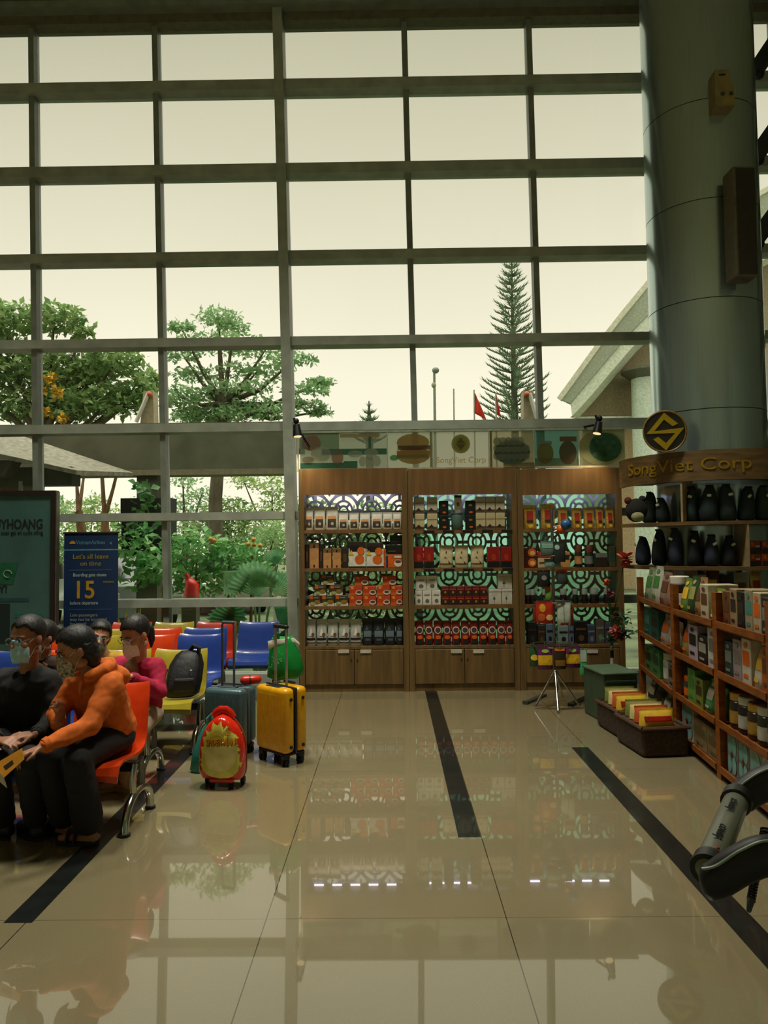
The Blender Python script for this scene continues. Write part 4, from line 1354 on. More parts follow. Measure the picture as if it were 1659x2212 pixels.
F_ = lambda c, a=0.85: filmmat(tuple(int(v * 0.72 + q * 0.28) for v, q in zip(c, (250, 252, 236))), a, 0.2, 'backlit_print')
sky_c, wht, grn, pnk = F_((150, 178, 150)), F_((206, 208, 186)), F_((40, 112, 84)), F_((190, 140, 120))
poster(648, 836, 'long poster of pale flowers and seaside at the mullion end of the poster row', F_((150, 164, 136)),
       [('r', 0, 0.55, 0.45, 1, sky_c), ('r', 0.25, 0.38, 1, 0.55, grn), ('r', 0, 0, 0.5, 0.16, grn), ('e', 0.02, 0.5, 0.24, 0.95, pnk), ('e', 0.12, 0.2, 0.36, 0.62, wht), ('e', 0.36, 0.1, 0.5, 0.52, pnk), ('e', 0.55, 0.3, 0.72, 0.5, wht),
        ('e', 0.68, 0.04, 0.76, 0.34, wht), ('e', 0.84, 0.04, 0.93, 0.34, wht), ('e', 0.74, 0.3, 0.9, 0.55, wht), ('r', 0.5, 0.0, 0.66, 0.2, grn), ('r', 0.79, 0.55, 0.82, 0.9, grn), ('r', 0.46, 0.86, 0.92, 0.96, F_((186, 160, 110))), ('e', 0.02, 0.16, 0.16, 0.34, F_((120, 110, 90)))])
bun, meat = F_((176, 130, 66)), F_((110, 80, 60))
poster(837, 934, 'poster of a burger in a bun, second in the poster row', F_((186, 196, 166)),
       [('e', 0.2, 0.1, 0.96, 0.6, bun), ('e', 0.2, 0.45, 0.94, 0.95, bun), ('r', 0.22, 0.5, 0.96, 0.62, meat), ('r', 0.2, 0.38, 0.96, 0.48, F_((190, 150, 80))), ('e', 0.04, 0.2, 0.24, 0.36, F_((80, 160, 110))), ('r', 0.2, 0.28, 0.9, 0.36, F_((130, 140, 70))), ('r', 0.95, 0.0, 1.0, 1.0, F_((150, 140, 90)))])
r_, cx = poster(935, 1056, 'white poster with the olive round shop emblem and shop name', wht, [('e', 0.33, 0.38, 0.67, 0.92, F_((146, 138, 56))), ('e', 0.37, 0.44, 0.63, 0.86, F_((176, 172, 96))), ('t', 0.41, 0.66, 0.59, 0.82, F_((120, 112, 40))), ('t', 0.59, 0.64, 0.41, 0.48, F_((120, 112, 40)))])
lettering('SongViet Corp', 0.088, mat((170, 150, 70), 0.5), r_, (0, -0.006, 0.045), depth=0.001, sx=0.98)
bk, eg = F_((54, 84, 74)), F_((150, 158, 132))
poster(1057, 1153, 'poster of pale round fruit in a dark basket, fourth in the poster row', F_((168, 160, 118)),
       [('e', 0.1, 0.05, 0.92, 0.75, bk)] + [('e', 0.08 + 0.13 * (i % 6), 0.18 + 0.2 * (i // 6), 0.26 + 0.13 * (i % 6), 0.42 + 0.2 * (i // 6), eg) for i in range(17)] + [('r', 0, 0, 0.05, 1, F_((110, 100, 50))), ('r', 0.3, 0, 1, 0.1, F_((120, 104, 70)))])
poster(1153, 1250, 'teal poster of two amber honey jars, fifth in the poster row', F_((44, 104, 88)),
       [('r', 0.0, 0, 1, 0.22, F_((140, 160, 120))), ('e', 0.06, 0.06, 0.44, 0.66, F_((150, 126, 56))), ('e', 0.56, 0.04, 0.96, 0.7, F_((116, 80, 48))), ('r', 0.58, 0.68, 0.96, 0.82, F_((150, 90, 60))), ('r', 0.1, 0.6, 0.4, 0.7, F_((170, 170, 130)))])
poster(1250, 1350, 'poster of a bowl of green leaves, nearest the round column', F_((132, 136, 96)),
       [('e', -0.02, 0.0, 1.0, 1.0, F_((182, 182, 130))), ('e', 0.22, 0.1, 0.94, 0.92, F_((44, 116, 92)))] + [('e', 0.3 + 0.1 * (i % 5), 0.25 + 0.16 * (i // 5), 0.42 + 0.1 * (i % 5), 0.38 + 0.16 * (i // 5), F_((110, 160, 120))) for i in range(0, 18, 2)])
pr = thing('poster_rail', 'pale metal rail frame carrying the row of posters on the cabinets', 'rail', (X(1000), YP, pz0 - 0.022))
xa, xb = at(645, 970, YP).x, at(1352, 970, YP).x
MB().span((xa, YP - 0.01, pz0 - 0.022), (xb, YP + 0.04, pz0 - 0.001)).build('bottom_rail', mat((170, 160, 130), 0.4), pr, world=True)
MB().span((xa, YP - 0.01, pz1 + 0.001), (xb, YP + 0.04, pz1 + 0.02)).build('top_rail', mat((150, 158, 140), 0.4), pr, world=True)
MB().span((xa - 0.02, YP - 0.01, pz0 - 0.022), (xa, YP + 0.04, pz1 + 0.02)).build('end_rail', mat((170, 172, 150), 0.4), pr, world=True)


for px in (837, 934.5, 1056, 1153, 1250):
    xx = at(px, 970, YP).x
    MB().span((xx - 0.006, YP - 0.012, pz0 - 0.0005), (xx + 0.006, YP - 0.004, pz1 + 0.0005)).build('stile', mat((150, 156, 136), 0.4), pr, world=True)


def clip_lamp(px, py, ex, ey, label, flip=1, Y=7.45):
    a = at(px, py, Y)
    b = at(ex, ey, 7.62)
    r_ = thing('clip_spotlight', label, 'spotlight', b)
    MB().tube([b, b.lerp(a, 0.5), a], 0.012, 8).build('arm', BLACK, r_, world=True)
    d = Vector((0.25 * flip, -0.1, -1)).normalized()
    MB().cyl(a - d * 0.02, a + d * 0.10, 0.035, 0.05).build('lamp_head', BLACK, r_, smooth=40, world=True)
    MB().sph(a - d * 0.06, 0.03).build('cable_gland', BLACK, r_, smooth=60, world=True)
    MB().cyl(a + d * 0.1005, a + d * 0.103, 0.04).build('lens', emit((255, 226, 170), 1.0), r_, world=True)
    sp = bpy.data.lights.new('spot_beam', 'SPOT')
    sp.energy = 22.0
    sp.color = (1.0, 0.80, 0.52)
    sp.spot_size = math.radians(100)
    sp.spot_blend = 0.9
    sp.shadow_soft_size = 0.03
    so = bpy.data.objects.new('spot_beam', sp)
    so.parent = r_
    so.location = a + d * 0.115 - Vector(b)
    so.rotation_euler = (d + Vector((0, 0.22, 0))).to_track_quat('-Z', 'Y').to_euler()
    COL.objects.link(so)
    MB().tube([a, a + Vector((-0.03, 0, 0.09))], 0.012, 6).build('hinge', BLACK, r_, world=True)


clip_lamp(641, 922, 668, 966, 'black clip-on spotlight over the flower poster by the mullion', 0.4)
clip_lamp(1293, 916, 1262, 922, 'black clip-on spotlight over the bowl poster by the column', -0.9)

# ---------------------------------------------------------------- round column
YCOL = 7.28
cxx = at(1530, 900, YCOL).x
RC = 0.525


def column_material():
    m, t, b = _base('brushed_metal_cladding')
    b.inputs['Metallic'].default_value = 0.75
    b.inputs['Roughness'].default_value = 0.2
    co = t.nodes.new('ShaderNodeTexCoord')
    mp = t.nodes.new('ShaderNodeMapping')
    mp.inputs['Scale'].default_value = (60, 60, 0.6)
    t.links.new(co.outputs['Object'], mp.inputs['Vector'])
    n = t.nodes.new('ShaderNodeTexNoise')
    n.inputs['Scale'].default_value = 3
    t.links.new(mp.outputs['Vector'], n.inputs['Vector'])
    r = t.nodes.new('ShaderNodeValToRGB')
    r.color_ramp.elements[0].color = lin((168, 190, 190))
    r.color_ramp.elements[1].color = lin((198, 218, 216))
    t.links.new(n.outputs['Fac'], r.inputs['Fac'])
    t.links.new(r.outputs['Color'], b.inputs['Base Color'])
    return m


colm = thing('round_column', 'big round metal-clad column rising behind the shop sign', 'column', (cxx, YCOL, 0), kind='structure')
seams = [at(1530, y, YCOL - RC).z for y in (880, 640, 425, 210)]
zs = [0.0] + seams + [CEIL_Z]
lean = (at(1610 - 110, 0, YCOL).x - at(1648 - 115, 965, YCOL).x) / (at(1500, 0, YCOL).z - at(1530, 965, YCOL).z)
CM = column_material()
for i in range(len(zs) - 1):
    prof = []
    for z in (zs[i] + 0.004, zs[i + 1] - 0.004):
        prof.append((RC, z))
    mb = MB().lathe(prof, (0, 0, 0), 64)
    for v in mb.v:
        v.x += (v.z - 2.4) * lean
    mb.build('cladding_ring', CM, colm, smooth=40)
    if i:
        mb = MB().lathe([(RC - 0.012, zs[i] - 0.01), (RC - 0.012, zs[i] + 0.01)], (0, 0, 0), 64)
        for v in mb.v:
            v.x += (v.z - 2.4) * lean
        mb.build('seam_groove', BLACK, colm)


def on_column(px, py):
    """first point of the ray on the column"""
    d = ray(px, py).normalized()
    zz = 2.4
    for _ in range(6):
        c = Vector((cxx + (zz - 2.4) * lean, YCOL))
        o = Vector((CAM.x, CAM.y)) - c
        dd = Vector((d.x, d.y))
        A = dd.dot(dd)
        B = 2 * o.dot(dd)
        Cc = o.dot(o) - RC * RC
        disc = max(0.0, B * B - 4 * A * Cc)
        t = (-B - math.sqrt(disc)) / (2 * A)
        zz = CAM.z + d.z * t
    return CAM + d * t, Vector((CAM.x + d.x * t - c.x, CAM.y + d.y * t - c.y, 0)).normalized()


p, n = on_column(1552, 210)
az = math.atan2(n.y, n.x) + PI / 2
jb = thing('junction_box', 'small beige box with two dots fixed high on the round column', 'box', p - n * 0.012, az)
MB().prism([(-0.085, -0.17), (0.085, -0.17), (0.085, 0.03), (0.05, 0.06), (0.05, 0.17), (-0.085, 0.17)], -0.16, 0.02).build('casing', mat((150, 134, 88), 0.5), jb)
for x in (-0.02, 0.055):
    MB().cyl((x, -0.159, -0.06), (x, -0.168, -0.06), 0.018).build('socket', mat((60, 66, 56), 0.5), jb)
MB().rbox((-0.02, -0.163, 0.12), (0.06, 0.008, 0.016), 0.003, 1).build('slot', BLACK, jb)
p, n = on_column(1572, 505)
az = math.atan2(n.y, n.x) + PI / 2
spk = thing('column_speaker', 'long grey box speaker mounted upright on the round column', 'speaker', p, az)
MB().rbox((0.03, -0.17, 0), (0.2, 0.2, 1.0), 0.012, 2).build('cabinet', mat((104, 96, 74), 0.5), spk)
MB().rbox((0.04, -0.272, 0.0), (0.17, 0.008, 0.96), 0.003, 1).build('grille', mat((52, 48, 34), 0.7), spk)
for z in (-0.36, 0.36):
    MB().span((-0.02, -0.08, z - 0.03), (0.06, 0.01, z + 0.03)).build('bracket', BLACK, spk)

# ---------------------------------------------------------------- round display stand built around the column
RS = 0.86
ds = thing('round_display_stand', 'curved wooden display stand with gold shop name, wrapped round the column', 'display stand', (cxx, YCOL, 0))
A0, A1 = math.radians(172), math.radians(395)


def ring_part(name, r0, r1, z0, z1, m, a0=A0, a1=A1, n=48):
    rings = []
    for i in range(n + 1):
        a = a0 + (a1 - a0) * i / n
        c, s = math.cos(a), math.sin(a)
        rings.append([Vector((r0 * c, r0 * s, z0)), Vector((r1 * c, r1 * s, z0)), Vector((r1 * c, r1 * s, z1)), Vector((r0 * c, r0 * s, z1))])
    return MB().loft(rings).build(name, m, ds, smooth=30)


WOOD_D = mat((112, 88, 50), 0.55, 0, 0.2, 5, stretch=(1, 1, 6))
ZF0, ZF1 = at(1530, 1036, 6.45).z, at(1530, 970, 6.45).z
ring_part('fascia', RS - 0.03, RS, ZF0, ZF1, WOOD_D)
SZ = [at(1530, y, 6.43).z for y in (1129, 1229)]
for z in SZ:
    ring_part('shelf', RC + 0.02, RS - 0.005, z - 0.016, z + 0.016, WOOD_D)
ring_part('shelf', RC + 0.02, RS - 0.02, 0.98 - 0.016, 0.98 + 0.016, WOOD_D, math.radians(234))
ring_part('top_ring', RC + 0.02, RS - 0.03, ZF0 + 0.02, ZF0 + 0.04, mat((60, 56, 44), 0.7))
ring_part('plinth', RC + 0.01, RC + 0.05, 0.0, 0.96, WOOD_D)
for (px, y0, y1, up) in ((1461, 1038, 1128, 0), (1608, 1132, 1226, 1)):
    d = ray(px, (y0 + y1) / 2)
    q = at(px, (y0 + y1) / 2, 6.52)
    za, zb2 = ((SZ[0] + 0.016, ZF0 + 0.02) if up == 0 else (SZ[1] + 0.016, SZ[0] - 0.016))
    a = math.atan2(q.y - YCOL, q.x - cxx)
    c_, s_ = math.cos(a), math.sin(a)
    MB().bar((c_ * (RC + 0.03), s_ * (RC + 0.03), (za + zb2) / 2), (c_ * (RS - 0.01), s_ * (RS - 0.01), (za + zb2) / 2), 0.018, zb2 - za).build('divider', mat((170, 150, 110), 0.4), ds)


def wrap(co):
    a = math.radians(270) + co.x / RS
    r = RS + 0.004 + co.z
    return Vector((r * math.cos(a), r * math.sin(a), co.y))


q0 = at(1462, 1005, 6.5)
ang0 = math.atan2(q0.y - YCOL, q0.x - cxx) - math.radians(270 - 360)
gold = mat((176, 140, 20), 0.4, 0.3, 0.08)
lt = lettering('SongViet Corp', 0.155, gold, ds, (0, 0, ZF0 + 0.095), (0, 0, 0), 0.004, bend=lambda co: wrap(Vector((co.x + (-0.60), co.y, co.z))), sx=1.28, name='shop_name')

lg = thing('round_logo_sign', 'round black and gold emblem sign standing on the curved fascia', 'sign', (at(1436, 965, 6.62).x, 6.62, ZF1 - 0.001), math.radians(-10))
R_ = 44 * 6.62 / FPX
MB().cyl((0, 0.02, R_), (0, -0.02, R_), R_, n=48).build('disc', mat((34, 34, 30), 0.4), lg, smooth=40)
rim = MB()
rim.tube([(R_ * math.cos(2 * PI * i / 48), -0.02, R_ + R_ * math.sin(2 * PI * i / 48)) for i in range(49)], 0.009, 6)
rim.build('rim', mat((140, 108, 22), 0.4), lg, smooth=60)
E = mat((176, 150, 18), 0.4, 0.2, 0.06)


def stroke(pts, nm='emblem_stroke'):
    MB().prism([(x * R_, R_ + z * R_) for x, z in pts], -0.028, -0.018).build(nm, E, lg)


stroke([(-0.86, -0.10), (-0.02, 0.92), (0.62, 0.36), (0.36, 0.24), (-0.03, 0.58), (-0.50, 0.02), (0.9, 0.16), (0.03, -0.94), (-0.56, -0.38), (-0.32, -0.26), (0.04, -0.58), (0.48, -0.10)])
MB().bar((0, 0, -0.002), (0, 0, 0.03), 0.05, 0.04).build('foot', BLACK, lg)

# dark soft goods on the round stand
rng = random.Random(21)
DK = [C((36, 58, 56), 0.8), C((30, 48, 50), 0.8), C((40, 54, 72), 0.8), C((26, 34, 38), 0.8)]


def soft_bag(px, py_b, w_px, h_px, zb, label, m, lean_=0.0, seed=0):
    rg = random.Random(seed)
    d = ray(px, py_b)
    a = math.atan2(at(px, py_b, 6.55).y - YCOL, at(px, py_b, 6.55).x - cxx)
    # walk along the ray until the wanted radius
    t_ = 5.5
    while t_ < 8.2:
        q = at(px, py_b, t_)
        if math.hypot(q.x - cxx, q.y - YCOL) < RS - 0.15:
            break
        t_ += 0.02
    w, h = w_px * t_ / FPX, h_px * t_ / FPX
    r_ = thing('soft_bag', label, 'bag', (q.x, q.y, zb), math.atan2(q.y - YCOL, q.x - cxx) + PI / 2)
    rings = []
    for z, k, dd in ((0, .7, .6), (.06, .95, .9), (.3, 1.0, 1.0), (.6, .86, .85), (.82, .68, .6), (.95, .5, .4), (1.0, .3, .25)):
        rings.append([Vector((math.cos(2 * PI * i / 14) * w * 0.41 * k * (1 + .1 * rg.uniform(-1, 1)) + lean_ * z * w, math.sin(2 * PI * i / 14) * 0.075 * dd, z * h)) for i in range(14)])
    MB().loft(rings).build('body', m, r_, smooth=60)
    MB().tube([(lean_ * w * 0.9 - 0.02, 0, h * 0.93), (lean_ * w - 0.03, -0.02, h * 1.0), (lean_ * w + 0.03, -0.02, h * 1.0), (lean_ * w + 0.03, 0, h * 0.93)], 0.008, 6).build('strap', BLACK, r_, smooth=60)
    MB().rbox((rg.uniform(-.02, .03) + lean_ * w * 0.7, -0.075, h * 0.72), (0.036, 0.012, 0.024), 0.004, 1, rot=Matrix.Rotation(rg.uniform(-.8, .8), 3, 'Y')).build('white_tag', mat((214, 214, 190), 0.5), r_)


for i, (px, wp, hp, ln) in enumerate(((1404, 40, 66, 0.1), (1434, 34, 52, -0.15), (1496, 28, 74, 0.0), (1530, 46, 76, 0.1), (1574, 44, 78, -0.1), (1612, 44, 72, 0.1), (1648, 40, 74, 0))):
    soft_bag(px, 1125, wp, hp, SZ[0] + 0.018, 'dark green soft bag with white tag, %s along the upper shelf of the round stand' % ORD[i], DK[i % 2], ln, i)
for i, (px, wp, hp, ln) in enumerate(((1390, 44, 60, 0), (1424, 36, 76, 0.1), (1462, 38, 80, -0.05), (1500, 38, 74, 0.05), (1538, 36, 66, 0.0), (1574, 34, 64, 0.05))):
    soft_bag(px, 1222, wp, hp, SZ[1] + 0.018, 'dark blue soft bag with white tag, %s along the lower shelf of the round stand' % ORD[i], DK[2 + i % 2], ln, 30 + i)
for i in range(2):
    for j in range(2):
        q = at(1632 + i * 26, 1200, 6.50)
        make_box('orange_carton', 'orange-brown carton, %s of the %s pair on the round stand by the divider' % (('first', 'second')[i], ('lower', 'upper')[j]), 'box', 0.10, 0.11, 0.1, C((150, 66, 26), 0.5), [('r', 0.1, 0.55, 0.4, 0.9, c_or), ('r', 0, 0, 1, 0.4, c_dk), ('r', 0.5, 0.5, 0.9, 0.6, c_sil)], (q.x, q.y + 0.0, SZ[1] + 0.018 + j * 0.112), math.radians(8))
for i in range(6):
    px = 1480 + i * 30
    q = at(px, 1262, 6.62)
    r0 = Vector((q.x - cxx, q.y - YCOL))
    r0 = r0.normalized() * (RS - 0.16)
    hgt = (0.24, 0.2, 0.26, 0.2, 0.22, 0.25, 0.2, 0.24, 0.2)[i]
    make_pouch('sachet', '%s sachet, %s along the third shelf of the round stand, behind the rack' % (('white and green', 'white', 'brown', 'dark', 'pale', 'gold', 'grey', 'white and gold', 'teal')[i], ORD[i]), 'sachet', 0.11, hgt, 0.05,
               (C((180, 186, 160), 0.4), C((200, 200, 184), 0.4), c_brn, c_dk, C((160, 160, 140), 0.4), c_gold, c_grey, c_cream, c_teal)[i], [('r', 0.2, 0.3, 0.8, 0.6, (c_grn, c_tan, c_gold, c_gold, c_brn, c_red, c_dk, c_gold, c_white)[i])],
               (cxx + r0.x, YCOL + r0.y, 0.98 + 0.0165), math.atan2(r0.y, r0.x) + PI / 2)

# ================================================================== LOW WOODEN RACK along the shop's edge
RW = mat((144, 80, 18), 0.45, 0, 0.15, 9, stretch=(1, 1, 4), c2=(108, 56, 10))
rk = thing('wooden_rack', 'low orange-brown wooden rack of four levels beside the aisle', 'rack', (2.07, 4.75, 0), 0)
posts = [(2.30, 6.90), (2.14, 5.65), (2.07, 4.75), (2.02, 3.98)]
RD = 0.36
for i, (x, y) in enumerate(posts):
    for dx in (0.0, RD):
        MB().span((x + dx - 0.022, y - 0.03, 0), (x + dx + 0.022, y + 0.03, 1.17)).build('post', RW, rk, world=True)
LV = (0.06, 0.345, 0.655, 0.965)
for z in LV:
    for i in range(3):
        (xa, ya), (xb, yb) = posts[i], posts[i + 1]
        vs = []
        for zz in (z - 0.022, z):
            vs += [(xa - 0.02, ya - 0.03, zz), (xa + RD + 0.02, ya - 0.03, zz), (xb + RD + 0.02, yb + 0.03, zz), (xb - 0.02, yb + 0.03, zz)]
        MB().add(vs, [(0, 1, 2, 3), (4, 7, 6, 5), (0, 4, 5, 1), (1, 5, 6, 2), (2, 6, 7, 3), (3, 7, 4, 0)]).build('shelf', RW, rk, world=True)
        MB().bar((xa - 0.024, ya - 0.03, z + 0.008), (xb - 0.024, yb + 0.03, z + 0.008), 0.012, 0.04).build('front_rail', RW, rk, world=True)
for i in range(3):
    (xa, ya), (xb, yb) = posts[i], posts[i + 1]
    MB().bar((xa + RD + 0.02, ya, 0.6), (xb + RD + 0.02, yb, 0.6), 0.01, 1.1).build('back_board', mat((60, 40, 20), 0.7), rk, world=True)

c_mint, c_lilac = C((120, 178, 176), 0.35), C((176, 164, 186), 0.4)
# (bay, level): list of (kind, name, colour words, height, body, accent)
flowers_ = [('e', 0.08, 0.5, 0.5, 0.95, c_mint), ('e', 0.5, 0.5, 0.94, 0.95, c_mint), ('e', 0.08, 0.06, 0.48, 0.48, c_mint), ('e', 0.52, 0.06, 0.94, 0.48, c_mint), ('e', 0.42, 0.42, 0.58, 0.58, c_red)]
RACK = {
    (0, 0): [('p', 'dark green packet', 0.2, C((40, 60, 40), 0.5), c_cream), ('p', 'olive packet', 0.22, C((84, 92, 50), 0.5), c_dk), ('p', 'grey-green packet', 0.2, C((90, 110, 84), 0.5), c_white), ('p', 'dark packet', 0.2, c_dk, c_grn)],
    (0, 1): [('b', 'green carton', 0.22, C((60, 120, 62), 0.5), c_dk), ('b', 'broad green carton', 0.24, C((66, 132, 70), 0.5), C((40, 84, 50), 0.5)), ('j', 'white bottle', 0.24, c_sil, c_white), ('b', 'grey carton', 0.2, c_grey, c_dk)],
    (0, 2): [('b', 'teal carton', 0.25, C((30, 96, 76), 0.5), c_teal), ('b', 'deep teal carton', 0.26, C((24, 80, 66), 0.5), c_dk), ('p', 'white floral packet', 0.24, c_sil, c_or), ('p', 'speckled white packet', 0.22, C((190, 186, 170), 0.5, 0, 0.3, 60), c_or)],
    (0, 3): [('p', 'clear bag with green leaves', 0.3, C((150, 160, 130), 0.4), c_grn), ('p', 'white bag', 0.32, C((196, 198, 180), 0.4), c_grn), ('p', 'pink-brown bag', 0.28, C((150, 116, 100), 0.4), c_brn), ('j', 'dark bottle', 0.26, c_dk, c_white)],
    (1, 0): [('b', 'white packet with a blue flower', 0.26, c_sil, flowers_), ('b', 'wide beige carton', 0.2, C((140, 124, 84), 0.6), C((120, 104, 70), 0.6)), ('b', 'second beige carton', 0.2, C((136, 120, 80), 0.6), C((110, 96, 64), 0.6))],
    (1, 1): [('j', 'orange-capped bottle', 0.16, C((60, 70, 40), 0.4), c_or), ('b', 'bright green packet', 0.24, C((90, 150, 66), 0.4), c_grn), ('b', 'olive green packet', 0.2, C((110, 130, 50), 0.4), c_dk), ('p', 'green and silver packet', 0.22, C((70, 140, 80), 0.35), c_sil), ('p', 'leaf-green packet', 0.2, C((70, 128, 52), 0.4), c_dk)],
    (1, 2): [('p', 'gold packet', 0.26, C((150, 130, 66), 0.4), c_or), ('b', 'lilac and black carton', 0.25, c_lilac, c_blk), ('b', 'black carton with pale stripe', 0.2, c_blk, C((160, 160, 150), 0.5)), ('b', 'tall white carton', 0.27, C((196, 198, 194), 0.45), c_grey)],
    (1, 3): [('p', 'green packet', 0.26, C((96, 130, 62), 0.4), c_yel), ('p', 'dark green packet with olive top', 0.28, C((44, 70, 40), 0.4), C((150, 150, 80), 0.5)), ('p', 'kraft packet', 0.28, C((150, 116, 64), 0.6), c_brn), ('b', 'white and brown carton', 0.24, C((190, 180, 150), 0.5), c_brn), ('p', 'lime packet', 0.22, C((130, 150, 50), 0.4), c_white)],
    (2, 0): [('b', 'grey packet with mint flowers', 0.25, C((130, 136, 130), 0.4), flowers_), ('b', 'slate packet with mint flowers', 0.25, C((110, 118, 116), 0.4), flowers_), ('b', 'pale packet with mint flowers', 0.24, C((150, 156, 150), 0.4), flowers_), ('b', 'silver packet with mint flowers', 0.24, c_sil, flowers_)],
    (2, 1): [('j', 'dark jar with gold label', 0.22, C((34, 36, 28), 0.3), c_gold), ('j', 'black jar with silver lid', 0.22, c_blk, c_sil), ('j', 'brown jar with gold label', 0.21, C((52, 42, 26), 0.3), c_gold), ('j', 'dark green jar', 0.22, C((34, 46, 36), 0.3), c_sil), ('j', 'smoky jar', 0.2, C((50, 50, 46), 0.3), c_gold)],
    (2, 2): [('b', 'dark teal carton', 0.22, C((34, 60, 56), 0.5), c_grey), ('b', 'lilac-grey carton', 0.25, C((150, 138, 140), 0.5), C((130, 120, 120), 0.5)), ('b', 'white carton with orange tab', 0.28, C((196, 190, 170), 0.5), c_or), ('p', 'white and yellow packet', 0.27, C((200, 200, 180), 0.4), c_yel), ('b', 'orange carton', 0.26, C((170, 90, 30), 0.5), c_brn)],
    (2, 3): [('b', 'brown carton', 0.22, C((110, 66, 36), 0.5), c_brn), ('b', 'tan booklet', 0.24, C((150, 128, 92), 0.5), c_dk), ('b', 'black booklet', 0.23, c_blk, c_dk), ('b', 'teal and orange booklet', 0.25, C((150, 140, 110), 0.5), c_teal), ('b', 'pale booklet', 0.24, C((170, 160, 130), 0.5), c_or), ('b', 'dark leaning booklet', 0.22, c_dk, c_grey)]}
BAYN = ('far', 'middle', 'near')
LVN = ('bottom', 'second', 'third', 'top')
for (bay, lv), items in RACK.items():
    (xa, ya), (xb, yb) = posts[bay], posts[bay + 1]
    y_hi, y_lo = ya - 0.05, yb + 0.05
    n = len(items)
    for i, (kind, words_, h, m, ac) in enumerate(items):
        u = (i + 0.5) / n
        yy = y_hi + (y_lo - y_hi) * u
        xx = xa + (xb - xa) * ((ya - yy) / (ya - yb)) + 0.015
        wid = (y_hi - y_lo) / n * 0.94
        lab = '%s, %s level, %s bay of the wooden rack' % (words_, LVN[lv], BAYN[bay])
        rz_ = -PI / 2 + math.atan2(xb - xa, ya - yb) * 1.0
        loc = (xx, yy, LV[lv] + 0.0015)
        hh = min(h, 0.27 if lv < 3 else 0.34)
        deco = ac if isinstance(ac, list) else [('r', 0.12, 0.42, 0.88, 0.74, ac), ('r', 0.2, 0.16, 0.7, 0.24, ac), ('e', 0.3, 0.8, 0.7, 0.92, ac)]
        if kind == 'b':
            make_box('carton_pack', lab, 'carton', wid, hh, 0.2, m, deco, loc, rz_)
        elif kind == 'p':
            make_pouch('packet', lab, 'packet', wid, hh, 0.12, m, deco, loc, rz_)
        else:
            w_ = min(wid, 0.15)
            o = make_jar('jar_pack', lab, 'jar', w_, hh, m, ac, (xx, yy, loc[2]), lid=0.22, m_label=ac)
            o.rotation_euler = (0, 0, rz_)
# flat magazines and clip at the near top level
mg = thing('red_sign_board', 'small red board standing on the top level of the rack\'s near bay', 'sign', (2.33, 4.3, 0.9655), -PI / 2)
MB().rbox((0, 0.02, 0.17), (0.5, 0.02, 0.2), 0.006, 1).build('board', C((150, 40, 24), 0.45), mg)
for s in (-1, 1):
    MB().span((s * 0.2 - 0.015, 0.01, 0), (s * 0.2 + 0.015, 0.03, 0.08)).build('leg', C((150, 40, 24), 0.45), mg)

# ---- crate and baskets on the floor in front of the rack's far bay
a = onz(1314, 1548)
b = onz(1375, 1560)
cr = thing('green_crate', 'green crate on the floor at the far end of the rack', 'crate', (1.86, 6.42, 0), math.radians(8))
MB().rbox((0, 0, 0.20), (0.30, 0.42, 0.40), 0.015, 2).build('crate_body', C((56, 76, 54), 0.6), cr)
for z in (0.12, 0.24, 0.34):
    MB().rbox((0, -0.212, z), (0.26, 0.008, 0.02), 0.003, 1).build('slot', C((36, 62, 42), 0.6), cr)
MB().rbox((0, 0, 0.405), (0.32, 0.44, 0.02), 0.006, 1).build('lid', C((74, 96, 72), 0.5), cr)
for i, (x, y, nm) in enumerate(((1.86, 5.95, 'farther'), (1.87, 5.45, 'nearer'))):
    bk_ = thing('wicker_basket', '%s dark wicker basket of snack packets on the floor' % nm, 'basket', (x, y, 0), math.radians(6))
    MB().rbox((0, 0, 0.10), (0.34, 0.46, 0.20), 0.03, 3).build('basket_body', C((58, 40, 24), 0.8, 0, 0.3, 40, 0.4), bk_)
    rm = MB().tube([(0.17 * cx_, 0.23 * cy_, 0.2) for cx_, cy_ in ((-1, -1), (1, -1), (1, 1), (-1, 1), (-1, -1))], 0.014, 6).build('rim', C((76, 50, 28), 0.8), bk_)
    for j in range(4):
        make_pouch('snack_packet', '%s snack packet lying %s in the %s basket' % (('yellow', 'red and yellow', 'pale yellow', 'green and red')[j], ('in front', 'second', 'third', 'at the back')[j], nm), 'packet', 0.25, 0.12, 0.095,
                   (c_yel, C((190, 90, 40), 0.4), C((214, 200, 130), 0.4), C((120, 130, 60), 0.4))[j], [('r', 0.1, 0.3, 0.9, 0.6, (c_red, c_yel, c_brn, c_red)[j])], (x - 0.01, y - 0.20 + j * 0.104, 0.2012), math.radians(6))

